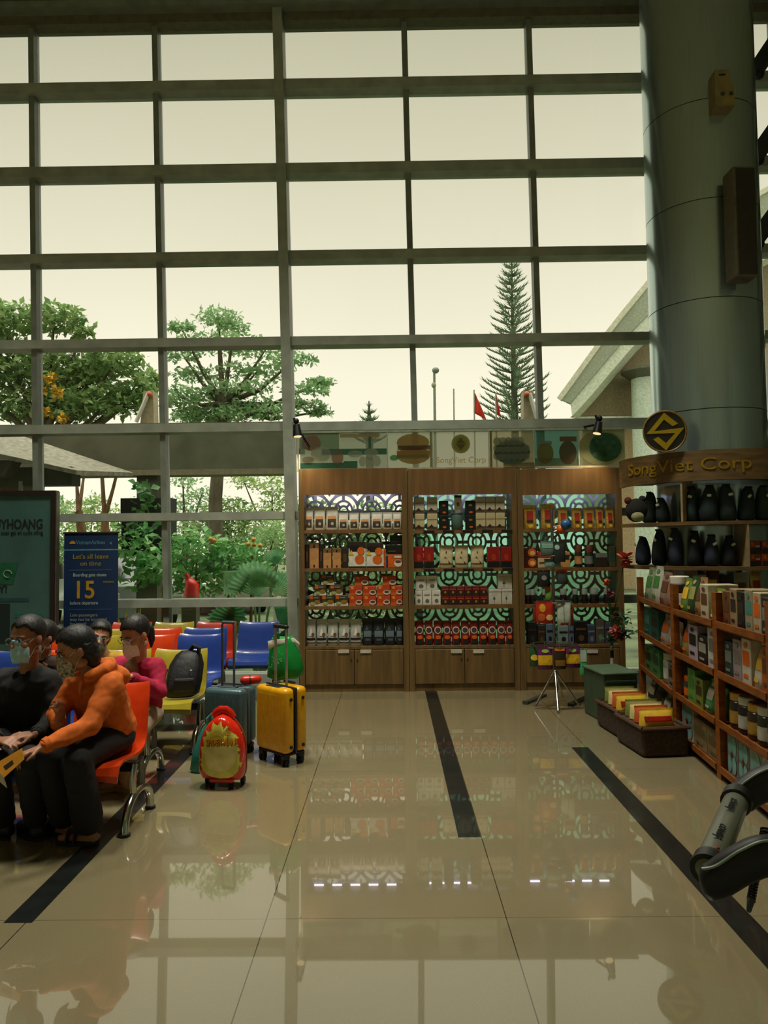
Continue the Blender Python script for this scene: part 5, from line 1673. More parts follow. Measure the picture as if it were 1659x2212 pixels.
# ---- spinner rack with hanging goods
YS = 6.86
pb = onz(1206, 1512)
spx = at(1200, 1500, YS).x
sr = thing('spinner_rack', 'slim metal spinner rack on a tripod foot in front of the cabinet with gold pouches', 'spinner rack', (spx, YS, 0))
ztop = at(1200, 1100, YS).z
MB().cyl((spx, YS, 0.22), (spx, YS, ztop), 0.014).build('pole', STEEL, sr, smooth=40, world=True)
hub = Vector((spx, YS, at(1203, 1448, YS).z))
for px, py, Yd in ((1155, 1495, -0.1), (1205, 1502, -0.28), (1252, 1494, -0.1), (1215, 1480, 0.3)):
    q = at(px, py, YS + Yd)
    e_ = Vector((q.x, q.y, 0.022))
    MB().tube([hub, hub.lerp(e_, 0.5), e_], 0.011, 8).build('leg', CHROME, sr, smooth=60, world=True)
for k, (zz, R_) in enumerate(((at(1200, 1393, YS).z, 0.22), (at(1200, 1300, YS).z, 0.16), (at(1200, 1200, YS).z, 0.16))):
    MB().tube([(spx + R_ * math.cos(2 * PI * i / 20), YS + R_ * math.sin(2 * PI * i / 20), zz) for i in range(21)], 0.006, 6).build('hoop', STEEL, sr, smooth=60, world=True)
    MB().bar((spx - R_, YS, zz), (spx + R_, YS, zz), 0.008, 0.008).bar((spx, YS - R_, zz), (spx, YS + R_, zz), 0.008, 0.008).build('cross_bar', STEEL, sr, world=True)


def hang_pack(px, yt, yb, w_px, dy, name, label, cat, m, decos, rz=0):
    a = at(px, yb, YS + dy)
    t = at(px, yt, YS + dy)
    k = (YS + dy) / FPX
    o = make_pouch(name, label, cat, w_px * k, t.z - a.z, 0.05, m, decos, a, rz)
    h = t.z - a.z
    hk = MB().tube([(0, 0.025, h - 0.01), (0, 0.025, h + 0.02), (-0.0, 0.05, h + 0.03)], 0.004, 5).build('hook', STEEL, o)
    return o


PK = [('r', 0.04, 0.2, 0.96, 0.62, C((214, 170, 30), 0.4)), ('e', 0.28, 0.72, 0.74, 0.88, C((150, 180, 50), 0.4)), ('t', 0.5, 0.1, 1.0, 0.45, c_purp)]
hang_pack(1179, 1397, 1447, 33, -0.22, 'chip_packet', 'purple and yellow packet hanging low on the spinner, first of the two', 'packet', c_purp, PK)
hang_pack(1239, 1396, 1443, 32, -0.2, 'chip_packet', 'purple and yellow packet hanging low on the spinner, second of the two', 'packet', c_purp, PK)
hang_pack(1211, 1397, 1446, 26, -0.24, 'chip_packet', 'dark packet hanging between the purple and yellow packets', 'packet', C((44, 34, 24), 0.4), [('r', 0.1, 0.15, 0.9, 0.4, C((130, 90, 30), 0.4)), ('r', 0.1, 0.8, 0.9, 0.95, c_or)])
hang_pack(1155, 1397, 1440, 20, -0.1, 'chip_packet', 'green packet hanging lowest at the outer side of the spinner', 'packet', C((40, 80, 40), 0.4), [('e', 0.1, 0.3, 0.9, 0.6, c_yel)])
hang_pack(1262, 1402, 1458, 17, -0.1, 'chip_packet', 'mint green packet hanging lowest at the column side of the spinner', 'packet', C((70, 190, 120), 0.4), [('r', 0.1, 0.5, 0.9, 0.95, C((190, 200, 190), 0.4))])
hang_pack(1178, 1300, 1346, 38, -0.18, 'snack_bag', 'red and orange bag hanging mid-height on the spinner', 'packet', C((170, 44, 20), 0.35), [('e', 0.2, 0.5, 0.55, 0.9, C((200, 150, 40), 0.4)), ('e', 0.55, 0.12, 0.95, 0.4, C((230, 190, 120), 0.4)), ('e', 0.1, 0.1, 0.5, 0.45, C((190, 90, 40), 0.4))])
hang_pack(1220, 1302, 1350, 30, -0.17, 'snack_bag', 'silver-white bag hanging mid-height on the spinner', 'packet', C((176, 186, 170), 0.35), [('r', 0.0, 0.0, 1.0, 0.1, c_red), ('r', 0.45, 0, 0.5, 1, c_grey)])
hang_pack(1236, 1312, 1352, 9, -0.12, 'snack_bag', 'narrow dark red bag hanging mid-height beside the silver-white one', 'packet', C((120, 30, 16), 0.4), [])
hang_pack(1157, 1308, 1344, 9, -0.12, 'snack_bag', 'narrow brown-red bag hanging mid-height beside the red and orange one', 'packet', C((110, 36, 20), 0.4), [])
hang_pack(1176, 1232, 1268, 28, -0.16, 'pouch_purse', 'black pouch purse hanging on the spinner', 'purse', c_blk, [('e', 0.3, 0.4, 0.7, 0.7, c_grey)])
hang_pack(1184, 1168, 1200, 30, -0.16, 'pouch_purse', 'grey-green pouch purse hanging high on the spinner', 'purse', C((84, 110, 96), 0.5), [('r', 0.1, 0.5, 0.9, 0.8, C((110, 150, 130), 0.5))])
hang_pack(1210, 1170, 1214, 26, -0.17, 'pouch_purse', 'dark green pouch purse hanging high on the spinner beside the pole', 'purse', C((30, 38, 34), 0.5), [('e', 0.1, 0.6, 0.5, 0.85, C((150, 180, 160), 0.5))])
hang_pack(1216, 1230, 1262, 22, -0.15, 'pouch_purse', 'dark purse with red band hanging at the pole of the spinner', 'purse', C((46, 58, 52), 0.5), [('r', 0.0, 0.8, 1, 1, C((190, 60, 44), 0.5))])
hang_pack(1195, 1207, 1226, 36, -0.15, 'pouch_purse', 'silvery green purse hanging under the high purses of the spinner', 'purse', C((110, 140, 128), 0.4), [('e', 0.4, 0.3, 0.7, 0.8, C((60, 110, 110), 0.5))])
o = hang_pack(1186, 1268, 1297, 15, -0.15, 'green_charm', 'green charm with an orange top hanging on the spinner', 'charm', C((100, 140, 56), 0.4), [('r', 0.0, 0.75, 1, 1, c_or)])
for px, py, r_px, m, lb in ((1222, 1133, 11, C((40, 96, 150), 0.35), 'blue ball on top of the spinner rack'), (1212, 1144, 10, C((220, 96, 20), 0.35), 'orange ball on the spinner rack below the blue one')):
    q = at(px, py, YS - (0.06 if px == 1222 else 0.02))
    t = thing('toy_ball', lb, 'ball', q)
    MB().sph((0, 0, 0), r_px * YS / FPX, 18).build('ball_shell', m, t, smooth=True)
    MB().tube([(0, 0, 0), Vector((spx, YS, q.z - 0.02)) - q], 0.004, 5).build('stick', STEEL, t)
for px0, py0, px1, py1, Y0, lb in ((1232, 1526, 1286, 1500, 6.9, 'short black bar lying on the floor beside the spinner foot'), (1134, 1522, 1176, 1504, 6.9, 'dark cardboard strip on the floor at the spinner foot')):
    a, b = onz(px0, py0), onz(px1, py1)
    t = thing('floor_bar', lb, 'bar', ((a.x + b.x) / 2, (a.y + b.y) / 2, 0))
    MB().bar((a.x, a.y, 0.012), (b.x, b.y, 0.012), 0.05, 0.024).build('bar_body', BLACK if px0 > 1200 else C((56, 52, 40), 0.6), t, world=True)
    MB().bar((a.x, a.y, 0.026), (a.x * .9 + b.x * .1, a.y * .9 + b.y * .1, 0.026), 0.055, 0.006).build('end_cap', C((40, 60, 50), 0.5), t, world=True)

# ---- flower stand with black and white pole
fs_ = thing('flower_stand', 'black and white striped pole with pink paper flowers beside the column', 'stand', (at(1323, 1465, 7.2).x, 7.2, 0))
x_ = fs_.location.x
zt_ = at(1323, 1355, 7.2).z
n_ = 9
for i in range(n_):
    z0, z1 = 0.02 + (zt_ - 0.02) * i / n_, 0.02 + (zt_ - 0.02) * (i + 1) / n_
    MB().cyl((x_, 7.2, z0), (x_, 7.2, z1), 0.017, n=10).build('pole_segment', C((190, 196, 186), 0.5) if i % 2 == 0 else BLACK, fs_, world=True)
MB().cyl((x_, 7.2, 0), (x_, 7.2, 0.022), 0.16, n=24).build('foot_plate', BLACK, fs_, world=True)
rng = random.Random(77)
for px, py, s, m in ((1328, 1364, 0.075, C((226, 110, 104), 0.7)), (1350, 1206, 0.10, C((206, 100, 92), 0.7)), (1318, 1281, 0.055, C((176, 96, 116), 0.7)), (1310, 1258, 0.04, C((216, 96, 30), 0.7)), (1340, 1372, 0.06, C((140, 84, 104), 0.7)), (1330, 1330, 0.05, C((120, 96, 66), 0.7))):
    c = at(px, py, 7.14)
    f = MB()
    for k in range(26):
        d = Vector((rng.gauss(0, 1), rng.gauss(0, 1) - 0.4, rng.gauss(0, 1))).normalized()
        a_, b_, _ = frame(d)
        f.add([c, c + d * s * .7 + a_ * s * .4, c + d * s, c + d * s * .7 - a_ * s * .4], [(0, 1, 2, 3)])
    f.sph(c, s * 0.35, 8)
    f.build('flower', m, fs_, world=True, fix=False)
    MB().tube([c, Vector((x_, 7.2, min(zt_, c.z - 0.04) if c.z < zt_ else zt_))], 0.006, 5).build('stem', C((50, 90, 50), 0.6), fs_, world=True)
f = MB()
for px, py in ((1345, 1345), (1356, 1365), (1350, 1330), (1318, 1376)):
    leaves(f, rng, at(px, py, 7.15), (0.06, 0.05, 0.06), 16, 0.08, asp=0.6)
f.build('leaf_spray', leafmat((36, 84, 60), (70, 130, 90), 0.2), fs_, world=True, fix=False)
# dark hat and toys at the shelf end
ht = thing('plush_toy', 'black plush toy with a pale belly at the shelf end beside the gold pouches', 'toy', at(1358, 1138, 6.98) + Vector((0, 0, 0.0)))
HB = at(1358, 1132, 6.98)
ht.location = (HB.x, 6.75, SZ[0] + 0.017)
MB().sph((0, 0, 0.11), (0.10, 0.08, 0.11), 16).build('body', C((26, 24, 22), 0.9), ht, smooth=True)
MB().sph((-0.01, -0.06, 0.05), (0.06, 0.04, 0.045), 12).build('belly', C((150, 150, 110), 0.8), ht, smooth=True)
MB().sph((-0.075, 0, 0.20), 0.035, 10).build('ear', C((90, 30, 26), 0.9), ht, smooth=True)
MB().sph((0.055, 0, 0.21), 0.035, 10).build('ear', C((26, 24, 22), 0.9), ht, smooth=True)

# ================================================================== WAITING-AREA BENCHES
PL = {'orange': mat((206, 62, 18), 0.28, 0, 0.06, coat=0.3), 'yellow': mat((166, 152, 44), 0.3, 0, 0.06, coat=0.3), 'blue': mat((32, 62, 140), 0.28, 0, 0.06, coat=0.3), 'red': mat((176, 40, 18), 0.28, 0, 0.06, coat=0.3)}
SW, SP = 0.425, 0.436


def seat_shell(colour, parent, x, ztop):
    prof = [(-0.305, 0.325), (-0.315, 0.355), (-0.30, 0.385), (-0.25, 0.395), (-0.12, 0.38), (0.0, 0.372), (0.07, 0.385), (0.115, 0.42), (0.135, 0.47), (0.155, 0.54), (0.175, 0.61), (0.2, ztop - 0.02), (0.222, ztop)]
    nU = 10
    top, bot = [], []
    for k, (y, z) in enumerate(prof):
        d0 = Vector((0, prof[min(k + 1, len(prof) - 1)][0] - prof[max(k - 1, 0)][0], prof[min(k + 1, len(prof) - 1)][1] - prof[max(k - 1, 0)][1])).normalized()
        nrm = Vector((0, -d0.z, d0.y))
        wk_ = SW / 2 * (0.965 if k in (0, len(prof) - 1) else 1.0) * (1.0 if z < 0.4 else 1.0 - 0.05 * (z - 0.4) / 0.32)
        ra, rb = [], []
        for i in range(nU + 1):
            u = -1 + 2 * i / nU
            up = 0.022 * abs(u) ** 3
            p = Vector((x + u * wk_, y, z)) + nrm * up
            ra.append(p)
            rb.append(p - nrm * 0.014)
        top.append(ra)
        bot.append(rb)
    mb = MB()
    rings = [a + b[::-1] for a, b in zip(top, bot)]
    mb.loft(rings)
    return mb.build('seat_shell', PL[colour], parent, smooth=35)


def bench(label, xr, yback, ypx, cols, group='benches'):
    y0 = yback - 0.222
    ztop = 1.5 - (ypx - 1176) * yback / FPX
    root = thing('airport_bench', label, 'bench', (xr, y0, 0), 0, 'airport benches')
    n = len(cols)
    for k, c in enumerate(cols):
        x = -(k + 0.5) * SP
        seat_shell(c, root, x, ztop)
        MB().rbox((x, -0.04, 0.345), (0.16, 0.2, 0.03), 0.006, 1).build('seat_bracket', BLACK, root)
    MB().rbox((-n * SP / 2, 0.03, 0.305), (n * SP - 0.05, 0.07, 0.05), 0.008, 2).build('beam', mat((60, 62, 58), 0.35, 0.7), root)
    for xl in ([-0.03, -n * SP + 0.06] if n > 1 else [-0.03]):
        pts = []
        for i in range(13):
            t = PI * i / 12
            pts.append((xl, 0.04 - 0.205 * math.cos(t), 0.012 + 0.165 * math.sin(t) ** 0.8))
        lg_ = MB().tube(pts, 0.023, 10).build('leg_arch', CHROME, root, smooth=60)
        for yy in (pts[0][1], pts[-1][1]):
            MB().cyl((xl, yy, 0.0), (xl, yy, 0.014), 0.03, n=14).build('foot_pad', BLACKRUB, lg_)
        MB().tube([(xl, -0.03, 0.17), (xl, -0.045, 0.25), (xl, -0.02, 0.33)], 0.017, 8, flat=1.6).build('leg_post', CHROME, root, smooth=60)
        MB().tube([(xl, 0.09, 0.17), (xl, 0.105, 0.25), (xl, 0.08, 0.33)], 0.017, 8, flat=1.6).build('leg_post', mat((110, 112, 106), 0.3, 0.9), root, smooth=60)
    return root


bench('bench whose orange end seat holds the woman in the orange hoodie, front row', -1.372, 4.28, 1468, ('orange', 'blue', 'yellow'))
bench('second row bench with a blue end seat under the person in magenta', -1.535, 5.0, 1442, ('blue', 'blue', 'yellow'))
bench('bench with a yellow end seat carrying the black bag', -1.415, 5.78, 1398, ('yellow', 'yellow', 'orange', 'blue'))
bench('fourth row bench, blue end seat then orange, behind the yellow seat with the black bag', -1.457, 6.55, 1366, ('blue', 'orange', 'yellow', 'orange'))
bench('fifth row bench in front of the blue banner, blue and orange backs just showing', -1.558, 7.1, 1352, ('blue', 'orange', 'yellow', 'orange'))
bench('last bench against the glass with a blue seat beside the wooden cabinets', -1.15, 7.66, 1340, ('blue', 'red', 'yellow', 'orange'))

# ---- black bag on the yellow seat
bgp = at(392, 1516, 5.52)
bk = thing('black_bag', 'slumped black backpack lying on the yellow seat', 'bag', (bgp.x, 5.50, 0.397), math.radians(12))
rings = []
rng = random.Random(5)
prof = [(0.0, 0.10, 0.075), (0.02, 0.125, 0.095), (0.12, 0.125, 0.1), (0.24, 0.115, 0.085), (0.32, 0.085, 0.06), (0.355, 0.05, 0.035)]
for z, rx, ry in prof:
    z *= 0.9
    rings.append([Vector((rx * math.copysign(abs(math.cos(t)) ** 0.75, math.cos(t)) * (1 + rng.uniform(-.08, .08)) + 0.06 * z / 0.33 + 0.008 * math.sin(6 * t), ry * math.sin(t) + 0.28 * z, z)) for t in [2 * PI * i / 20 for i in range(20)]])
o = MB().loft(rings).build('body', mat((13, 14, 18), 0.6, 0, 0.25, 20, 0.6), bk, smooth=60)
MB().tube([(0.05, 0.10, 0.30), (0.09, 0.06, 0.36), (0.13, 0.06, 0.34), (0.12, 0.08, 0.26)], 0.016, 8).build('strap', mat((16, 18, 22), 0.7), bk, smooth=60)
MB().tube([(-0.11, -0.05, 0.05), (-0.125, -0.04, 0.12), (-0.10, 0.0, 0.2)], 0.012, 8).build('side_strap', mat((60, 64, 66), 0.6), bk, smooth=60)
MB().rbox((0.075, -0.035, 0.17), (0.02, 0.03, 0.05), 0.004, 1).build('buckle', mat((90, 96, 98), 0.4), bk)
MB().rbox((0.03, -0.075, 0.09), (0.15, 0.035, 0.1), 0.015, 2).build('pocket', mat((16, 17, 22), 0.6, 0, 0.2, 24, 0.5), bk)

# ================================================================== LUGGAGE
def wheel_unit(parent, x, y, z=0.0, r=0.026, rz=0.0):
    a = Matrix.Rotation(rz, 3, 'Z')
    w = MB().rbox((x, y, z + 0.058), (0.045, 0.05, 0.03), 0.006, 1).cyl((x, y, z + 0.05), (x, y, z + 0.09), 0.016, n=10).build('caster', BLACK, parent)
    for s in (-1, 1):
        d = a @ Vector((s, 0, 0))
        p = Vector((x, y, z + r))
        MB().cyl(p + d * 0.006, p + d * 0.02, r, n=18).build('wheel', BLACKRUB, w, smooth=40)


def case_shell(parent, w, d, h, z0, m, m_zip, ribs, name='shell'):
    for s, nm in ((-1, 'front_shell'), (1, 'rear_shell')):
        dd = d / 2 - 0.008
        o = MB().rbox((0, s * (0.008 + dd / 2), z0 + h / 2), (w, dd, h), 0.035, 4).build(nm, m, parent, smooth=45)
        for i in range(ribs):
            x = -w / 2 + 0.045 + (w - 0.09) * i / (ribs - 1)
            MB().rbox((x, s * (d / 2 - 0.001), z0 + h / 2), (0.008, 0.006, h - 0.10), 0.003, 1).build('rib', m, o)
    MB().rbox((0, 0, z0 + h / 2), (w + 0.001, 0.018, h + 0.001), 0.03, 3).build('zip_band', m_zip, parent, smooth=45)


yb = at(608, 1640, 5.22)
YEL = mat((214, 156, 8), 0.35, 0, 0.06, 20, coat=0.15)
yc = thing('yellow_suitcase', 'yellow hard-shell suitcase with the green bag tied on top', 'suitcase', (yb.x, 5.22, 0), math.radians(-43))
case_shell(yc, 0.335, 0.205, 0.44, 0.085, YEL, BLACK, 16)
for x in (-0.125, 0.125):
    for y in (-0.065, 0.065):
        wheel_unit(yc, x, y, rz=0.5)
for z in (0.13, 0.25 + 0.2):
    for y in (-0.05, 0.055):
        MB().cyl((0.165, y, z), (0.174, y, z), 0.012, n=14).build('side_stud', BLACK, yc)
hd = MB().rbox((0, 0.0, 0.93), (0.15, 0.034, 0.028), 0.012, 3).build('trolley_handle', BLACK, yc, smooth=40)
for x in (-0.06, 0.06):
    MB().cyl((x, 0.0, 0.52), (x, 0.0, 0.93), 0.0095, n=10).build('handle_tube', mat((176, 178, 164), 0.35, 0.4), hd, smooth=40)
MB().rbox((0, -0.035, 0.508), (0.17, 0.10, 0.04), 0.016, 3).build('handle_housing', BLACK, yc, smooth=40)
MB().rbox((0.0, 0.075, 0.535), (0.12, 0.02, 0.016), 0.006, 2).build('top_grip', BLACK, yc)
MB().rbox((0, 0, 0.078), (0.31, 0.17, 0.016), 0.006, 1).build('base_plate', BLACK, yc)

tp = at(494, 1640, 5.36)
TEAL = mat((70, 98, 104), 0.32, 0.15, 0.08, 16, coat=0.2)
tc_ = thing('teal_suitcase', 'grey-teal hard-shell suitcase with tall handle behind the red child\'s case', 'suitcase', (tp.x, 5.42, 0), math.radians(-20))
case_shell(tc_, 0.32, 0.22, 0.40, 0.08, TEAL, mat((96, 100, 104), 0.4), 7)
for x in (-0.12, 0.12):
    for y in (-0.07, 0.07):
        wheel_unit(tc_, x, y, rz=1.0)
hd = MB().tube([(-0.05, -0.03, 0.48), (-0.05, -0.03, 0.925), (-0.038, -0.03, 0.948), (0.038, -0.03, 0.948), (0.05, -0.03, 0.925), (0.05, -0.03, 0.48)], 0.0085, 8).build('trolley_handle', mat((96, 110, 116), 0.35, 0.6), tc_, smooth=60)
MB().rbox((0, -0.03, 0.945), (0.104, 0.026, 0.022), 0.009, 2).build('handle_grip', mat((84, 96, 104), 0.5), tc_)
MB().rbox((0.0, 0.03, 0.492), (0.16, 0.022, 0.014), 0.006, 2).build('top_grip', mat((50, 66, 72), 0.4), tc_)
MB().rbox((0, -0.03, 0.482), (0.15, 0.05, 0.012), 0.005, 1).build('handle_housing', mat((40, 54, 58), 0.4), tc_)

# red roll on the teal case
rr = thing('red_pouch', 'small shiny red roll lying on the teal suitcase against the handle of the yellow one', 'pouch', (tp.x + 0.135, 5.47, 0.4805), math.radians(20))
MB().cap((-0.04, 0, 0.034), (0.05, 0, 0.034), 0.034, 0.034, 14).build('roll', mat((196, 44, 22), 0.3), rr, smooth=True)
MB().cyl((-0.01, 0, 0.034), (0.0, 0, 0.034), 0.0355, n=16).build('band', mat((60, 26, 20), 0.5), rr, smooth=40)

# green plastic bag on the yellow case
GRN = filmmat((34, 158, 70), 0.35, 0.10)
gbp = at(612, 1475, 5.25)
gb = thing('green_plastic_bag', 'full green plastic bag with a white tie on the yellow suitcase', 'bag', (gbp.x - 0.005, 5.378, 0.5435), math.radians(20))
rng = random.Random(9)
rings = []
for z, rx, ry, cx in ((0.0, 0.10, 0.07, 0.0), (0.015, 0.128, 0.085, 0.0), (0.08, 0.13, 0.088, 0.0), (0.17, 0.112, 0.07, -0.005), (0.24, 0.095, 0.045, -0.012), (0.275, 0.088, 0.03, -0.014), (0.29, 0.075, 0.014, -0.016)):
    rings.append([Vector((cx + rx * math.copysign(abs(math.cos(t)) ** 0.7, math.cos(t)) * (1 + 0.05 * math.sin(3 * t + z * 20)), ry * math.sin(t) * (1 + 0.12 * math.sin(5 * t + z * 30)), z + 0.012 * math.sin(4 * t) * (z > 0.2))) for t in [2 * PI * i / 28 for i in range(28)]])
MB().loft(rings).build('bag_body', GRN, gb, smooth=60)
MB().loft([[Vector((x0, -0.032 + dy, z)) for (x0, z) in ((-0.13, 0.245 + q), (-0.06, 0.262 + q * .8), (0.0, 0.255 + q), (0.06, 0.268 + q * .7), (0.10, 0.235 + q * .5))] for dy, q in ((0, -0.03), (-0.006, 0.0), (0.004, 0.03))], closed=False, caps=False).build('white_tie', mat((214, 212, 196), 0.6), gb, smooth=True)
MB().tube([(-0.08, -0.02, 0.28), (-0.085, -0.03, 0.31), (-0.06, -0.025, 0.325), (-0.05, -0.015, 0.285)], 0.008, 6, flat=1.5).build('loop', GRN, gb, smooth=60)
f = MB()
for i in range(26):
    f.rbox((-0.075 + rng.gauss(0, 0.028), -0.079 + 0.0, 0.13 + rng.gauss(0, 0.035)), (0.007, 0.002, 0.007), 0.001, 1)
f.build('printed_pattern', mat((150, 205, 150), 0.5), gb)

# child's red egg-shaped case
kp = onz(486, 1692)
kc = thing('child_suitcase', 'red egg-shaped child\'s suitcase with a yellow starburst print', 'suitcase', (kp.x, 4.70, 0), math.radians(-6))
RED = mat((200, 34, 14), 0.18, 0, 0.05, coat=0.8)
HK = 0.40


def egg(v):
    """half-width at height fraction v"""
    v = min(max(v, 0.0), 1.0)
    return 0.148 * (1 - max(0, (v - 0.36) / 0.64) ** 2.35) ** 0.62 * (1 - max(0, (0.16 - v) / 0.16) ** 2 * 0.22)


def egg_outline(s, n=40):
    pts = []
    N2 = n // 2
    for i in range(N2 + 1):
        v = (1 - math.cos(PI * i / N2)) / 2
        pts.append((egg(v) * s, 0.045 + HK * (0.5 + (v - 0.5) * (1 - (1 - s) * 0.75))))
    for i in range(N2 - 1, 0, -1):
        v = (1 - math.cos(PI * i / N2)) / 2
        pts.append((-egg(v) * s, 0.045 + HK * (0.5 + (v - 0.5) * (1 - (1 - s) * 0.75))))
    return pts


DOME = [(1.0, 0.0), (0.985, -0.03), (0.94, -0.055), (0.86, -0.073), (0.7, -0.085), (0.45, -0.092), (0.2, -0.094)]
MB().loft([[Vector((x, y, z)) for x, z in egg_outline(s)] for s, y in DOME]).build('front_shell', RED, kc, smooth=50)
MB().loft([[Vector((x, -y * 0.8, z)) for x, z in egg_outline(s)] for s, y in DOME]).build('rear_shell', RED, kc, smooth=50)
MB().loft([[Vector((x, y, z)) for x, z in egg_outline(1.012)] for y in (-0.008, 0.008)]).build('seam_band', mat((120, 18, 10), 0.4), kc, smooth=50)


def dome_y(x, z):
    """front surface of the shell at x, z"""
    lo, hi = 0.05, 1.0
    zc = 0.045 + HK * 0.5
    for _ in range(24):
        s = (lo + hi) / 2
        k_ = 1 - (1 - s) * 0.75
        v = 0.5 + (z - zc) / HK / k_
        inside = 0 < v < 1 and abs(x) < egg(v) * s
        if inside:
            hi = s
        else:
            lo = s
    s = hi
    for k in range(len(DOME) - 1):
        if DOME[k + 1][0] <= s <= DOME[k][0]:
            t = (DOME[k][0] - s) / (DOME[k][0] - DOME[k + 1][0])
            return DOME[k][1] + (DOME[k + 1][1] - DOME[k][1]) * t
    return DOME[-1][1]


def burst_patch(pts, cx, cz, off, m, nm, rings=7):
    mb = MB()
    vs = [Vector((cx, dome_y(cx, cz) - off, cz))]
    n = len(pts)
    for k in range(1, rings + 1):
        for (x, z) in pts:
            xx, zz = cx + (x - cx) * k / rings, cz + (z - cz) * k / rings
            vs.append(Vector((xx, dome_y(xx, zz) - off, zz)))
    fs = [(0, 1 + i, 1 + (i + 1) % n) for i in range(n)]
    for k in range(rings - 1):
        a = 1 + k * n
        fs += [(a + i, a + n + i, a + n + (i + 1) % n, a + (i + 1) % n) for i in range(n)]
    return mb.add(vs, fs).build(nm, m, kc, smooth=True)


pic = lambda X_, Y_: ((X_ - 790) / 1659 * 180 * 4.62 / FPX, 0.045 + (1600 - Y_) / 1751 * 190 * 4.62 / FPX * 0.985)
star = [(640, 500), (655, 420), (690, 450), (770, 480), (825, 390), (870, 525), (960, 420), (1020, 430), (960, 550), (1050, 610), (1110, 660), (1190, 665), (1160, 730), (1215, 790), (1120, 830), (1170, 870), (1235, 910), (1190, 980), (1250, 1060), (1240, 1180), (1215, 1300), (1150, 1400),
        (1060, 1480), (960, 1520), (800, 1535), (640, 1500), (540, 1450), (460, 1370), (420, 1290), (360, 1190), (430, 1130), (440, 1050), (415, 910), (490, 900), (455, 720), (520, 700), (545, 690), (505, 585), (590, 610), (640, 580)]
burst_patch([pic(x, y) for x, y in star], *pic(800, 1000), 0.0034, mat((208, 202, 84), 0.3, 0, 0.12, 12, coat=0.5), 'starburst_print')
pale = [(640, 880), (900, 860), (1100, 880), (1150, 1000), (1120, 1200), (1000, 1340), (800, 1380), (600, 1330), (520, 1180), (500, 1000)]
burst_patch([pic(x, y) for x, y in pale], *pic(800, 1100), 0.0048, mat((224, 214, 150), 0.3, 0, 0.1, 12, coat=0.5), 'pale_centre_print', 5)


def on_dome(dx, dz, off):
    def f_(co):
        x, z = dx + co.x, dz + co.y + 0.05 * co.x
        return Vector((x, dome_y(x, z) - off - co.z, z))
    return f_


tx_, tz_ = pic(830, 860)
lettering('SPIDER-MAN', 0.056, mat((70, 40, 14), 0.4), kc, (0.002, 0, -0.003), (0, 0, 0), 0.0006, 'title_shadow', bold=0.0026, sx=0.59, bend=on_dome(tx_, tz_, 0.0062))
lettering('SPIDER-MAN', 0.056, mat((232, 160, 16), 0.35), kc, (0, 0, 0), (0, 0, 0), 0.0008, 'title_lettering', bold=0.001, sx=0.59, bend=on_dome(tx_, tz_, 0.0082))
for q, (x, y, L) in enumerate(((760, 672, 0.05), (960, 655, 0.05))):
    px_, pz_ = pic(x, y)
    MB().rbox((px_, dome_y(px_, pz_) - 0.004, pz_), (L * 0.85, 0.002, 0.008), 0.001, 1).build('small_line', mat((206, 130, 20), 0.4), kc)
MB().tube([(-0.06, 0.0, 0.425), (-0.045, 0.0, 0.452), (-0.02, 0.0, 0.468), (0.02, 0.0, 0.468), (0.045, 0.0, 0.45), (0.062, 0.0, 0.42)], 0.013, 8, flat=2.0).build('carry_handle', RED, kc, smooth=60)
MB().rbox((0, 0.02, 0.43), (0.1, 0.05, 0.02), 0.008, 2).build('handle_socket', mat((90, 16, 10), 0.4), kc)
MB().rbox((0, 0.0, 0.042), (0.15, 0.10, 0.03), 0.008, 2).build('base_block', RED, kc)
for s in (-1, 1):
    MB().cyl((s * 0.105, 0.035, 0.026), (s * 0.125, 0.035, 0.026), 0.026, n=16).build('wheel', BLACKRUB, kc, smooth=40)
    MB().rbox((s * 0.06, -0.04, 0.014), (0.03, 0.03, 0.028), 0.006, 1).build('foot', BLACKRUB, kc)

# turquoise plastic bag leaning behind the child's case
tbp = onz(432, 1672)
tb_ = thing('turquoise_bag', 'turquoise plastic bag on the floor behind the red child\'s suitcase', 'bag', (tbp.x + 0.012, tbp.y + 0.06, 0), math.radians(10))
rings = []
for z, rx, ry, cx in ((0.0, 0.075, 0.045, 0.0), (0.02, 0.088, 0.055, 0.0), (0.12, 0.08, 0.05, 0.008), (0.22, 0.062, 0.035, 0.018), (0.28, 0.045, 0.02, 0.03), (0.31, 0.03, 0.012, 0.04)):
    rings.append([Vector((cx + rx * math.cos(t) * (1 + 0.08 * math.sin(4 * t + z * 20)), ry * math.sin(t) * (1 + 0.12 * math.sin(5 * t)), z)) for t in [2 * PI * i / 24 for i in range(24)]])
MB().loft(rings).build('bag_body', filmmat((60, 150, 140), 0.3, 0.1), tb_, smooth=60)
MB().tube([(0.03, 0, 0.30), (0.02, -0.01, 0.35), (0.045, -0.01, 0.38), (0.06, 0, 0.31)], 0.006, 6, flat=2).build('handle_loop', filmmat((90, 170, 160), 0.3, 0.1), tb_, smooth=60)

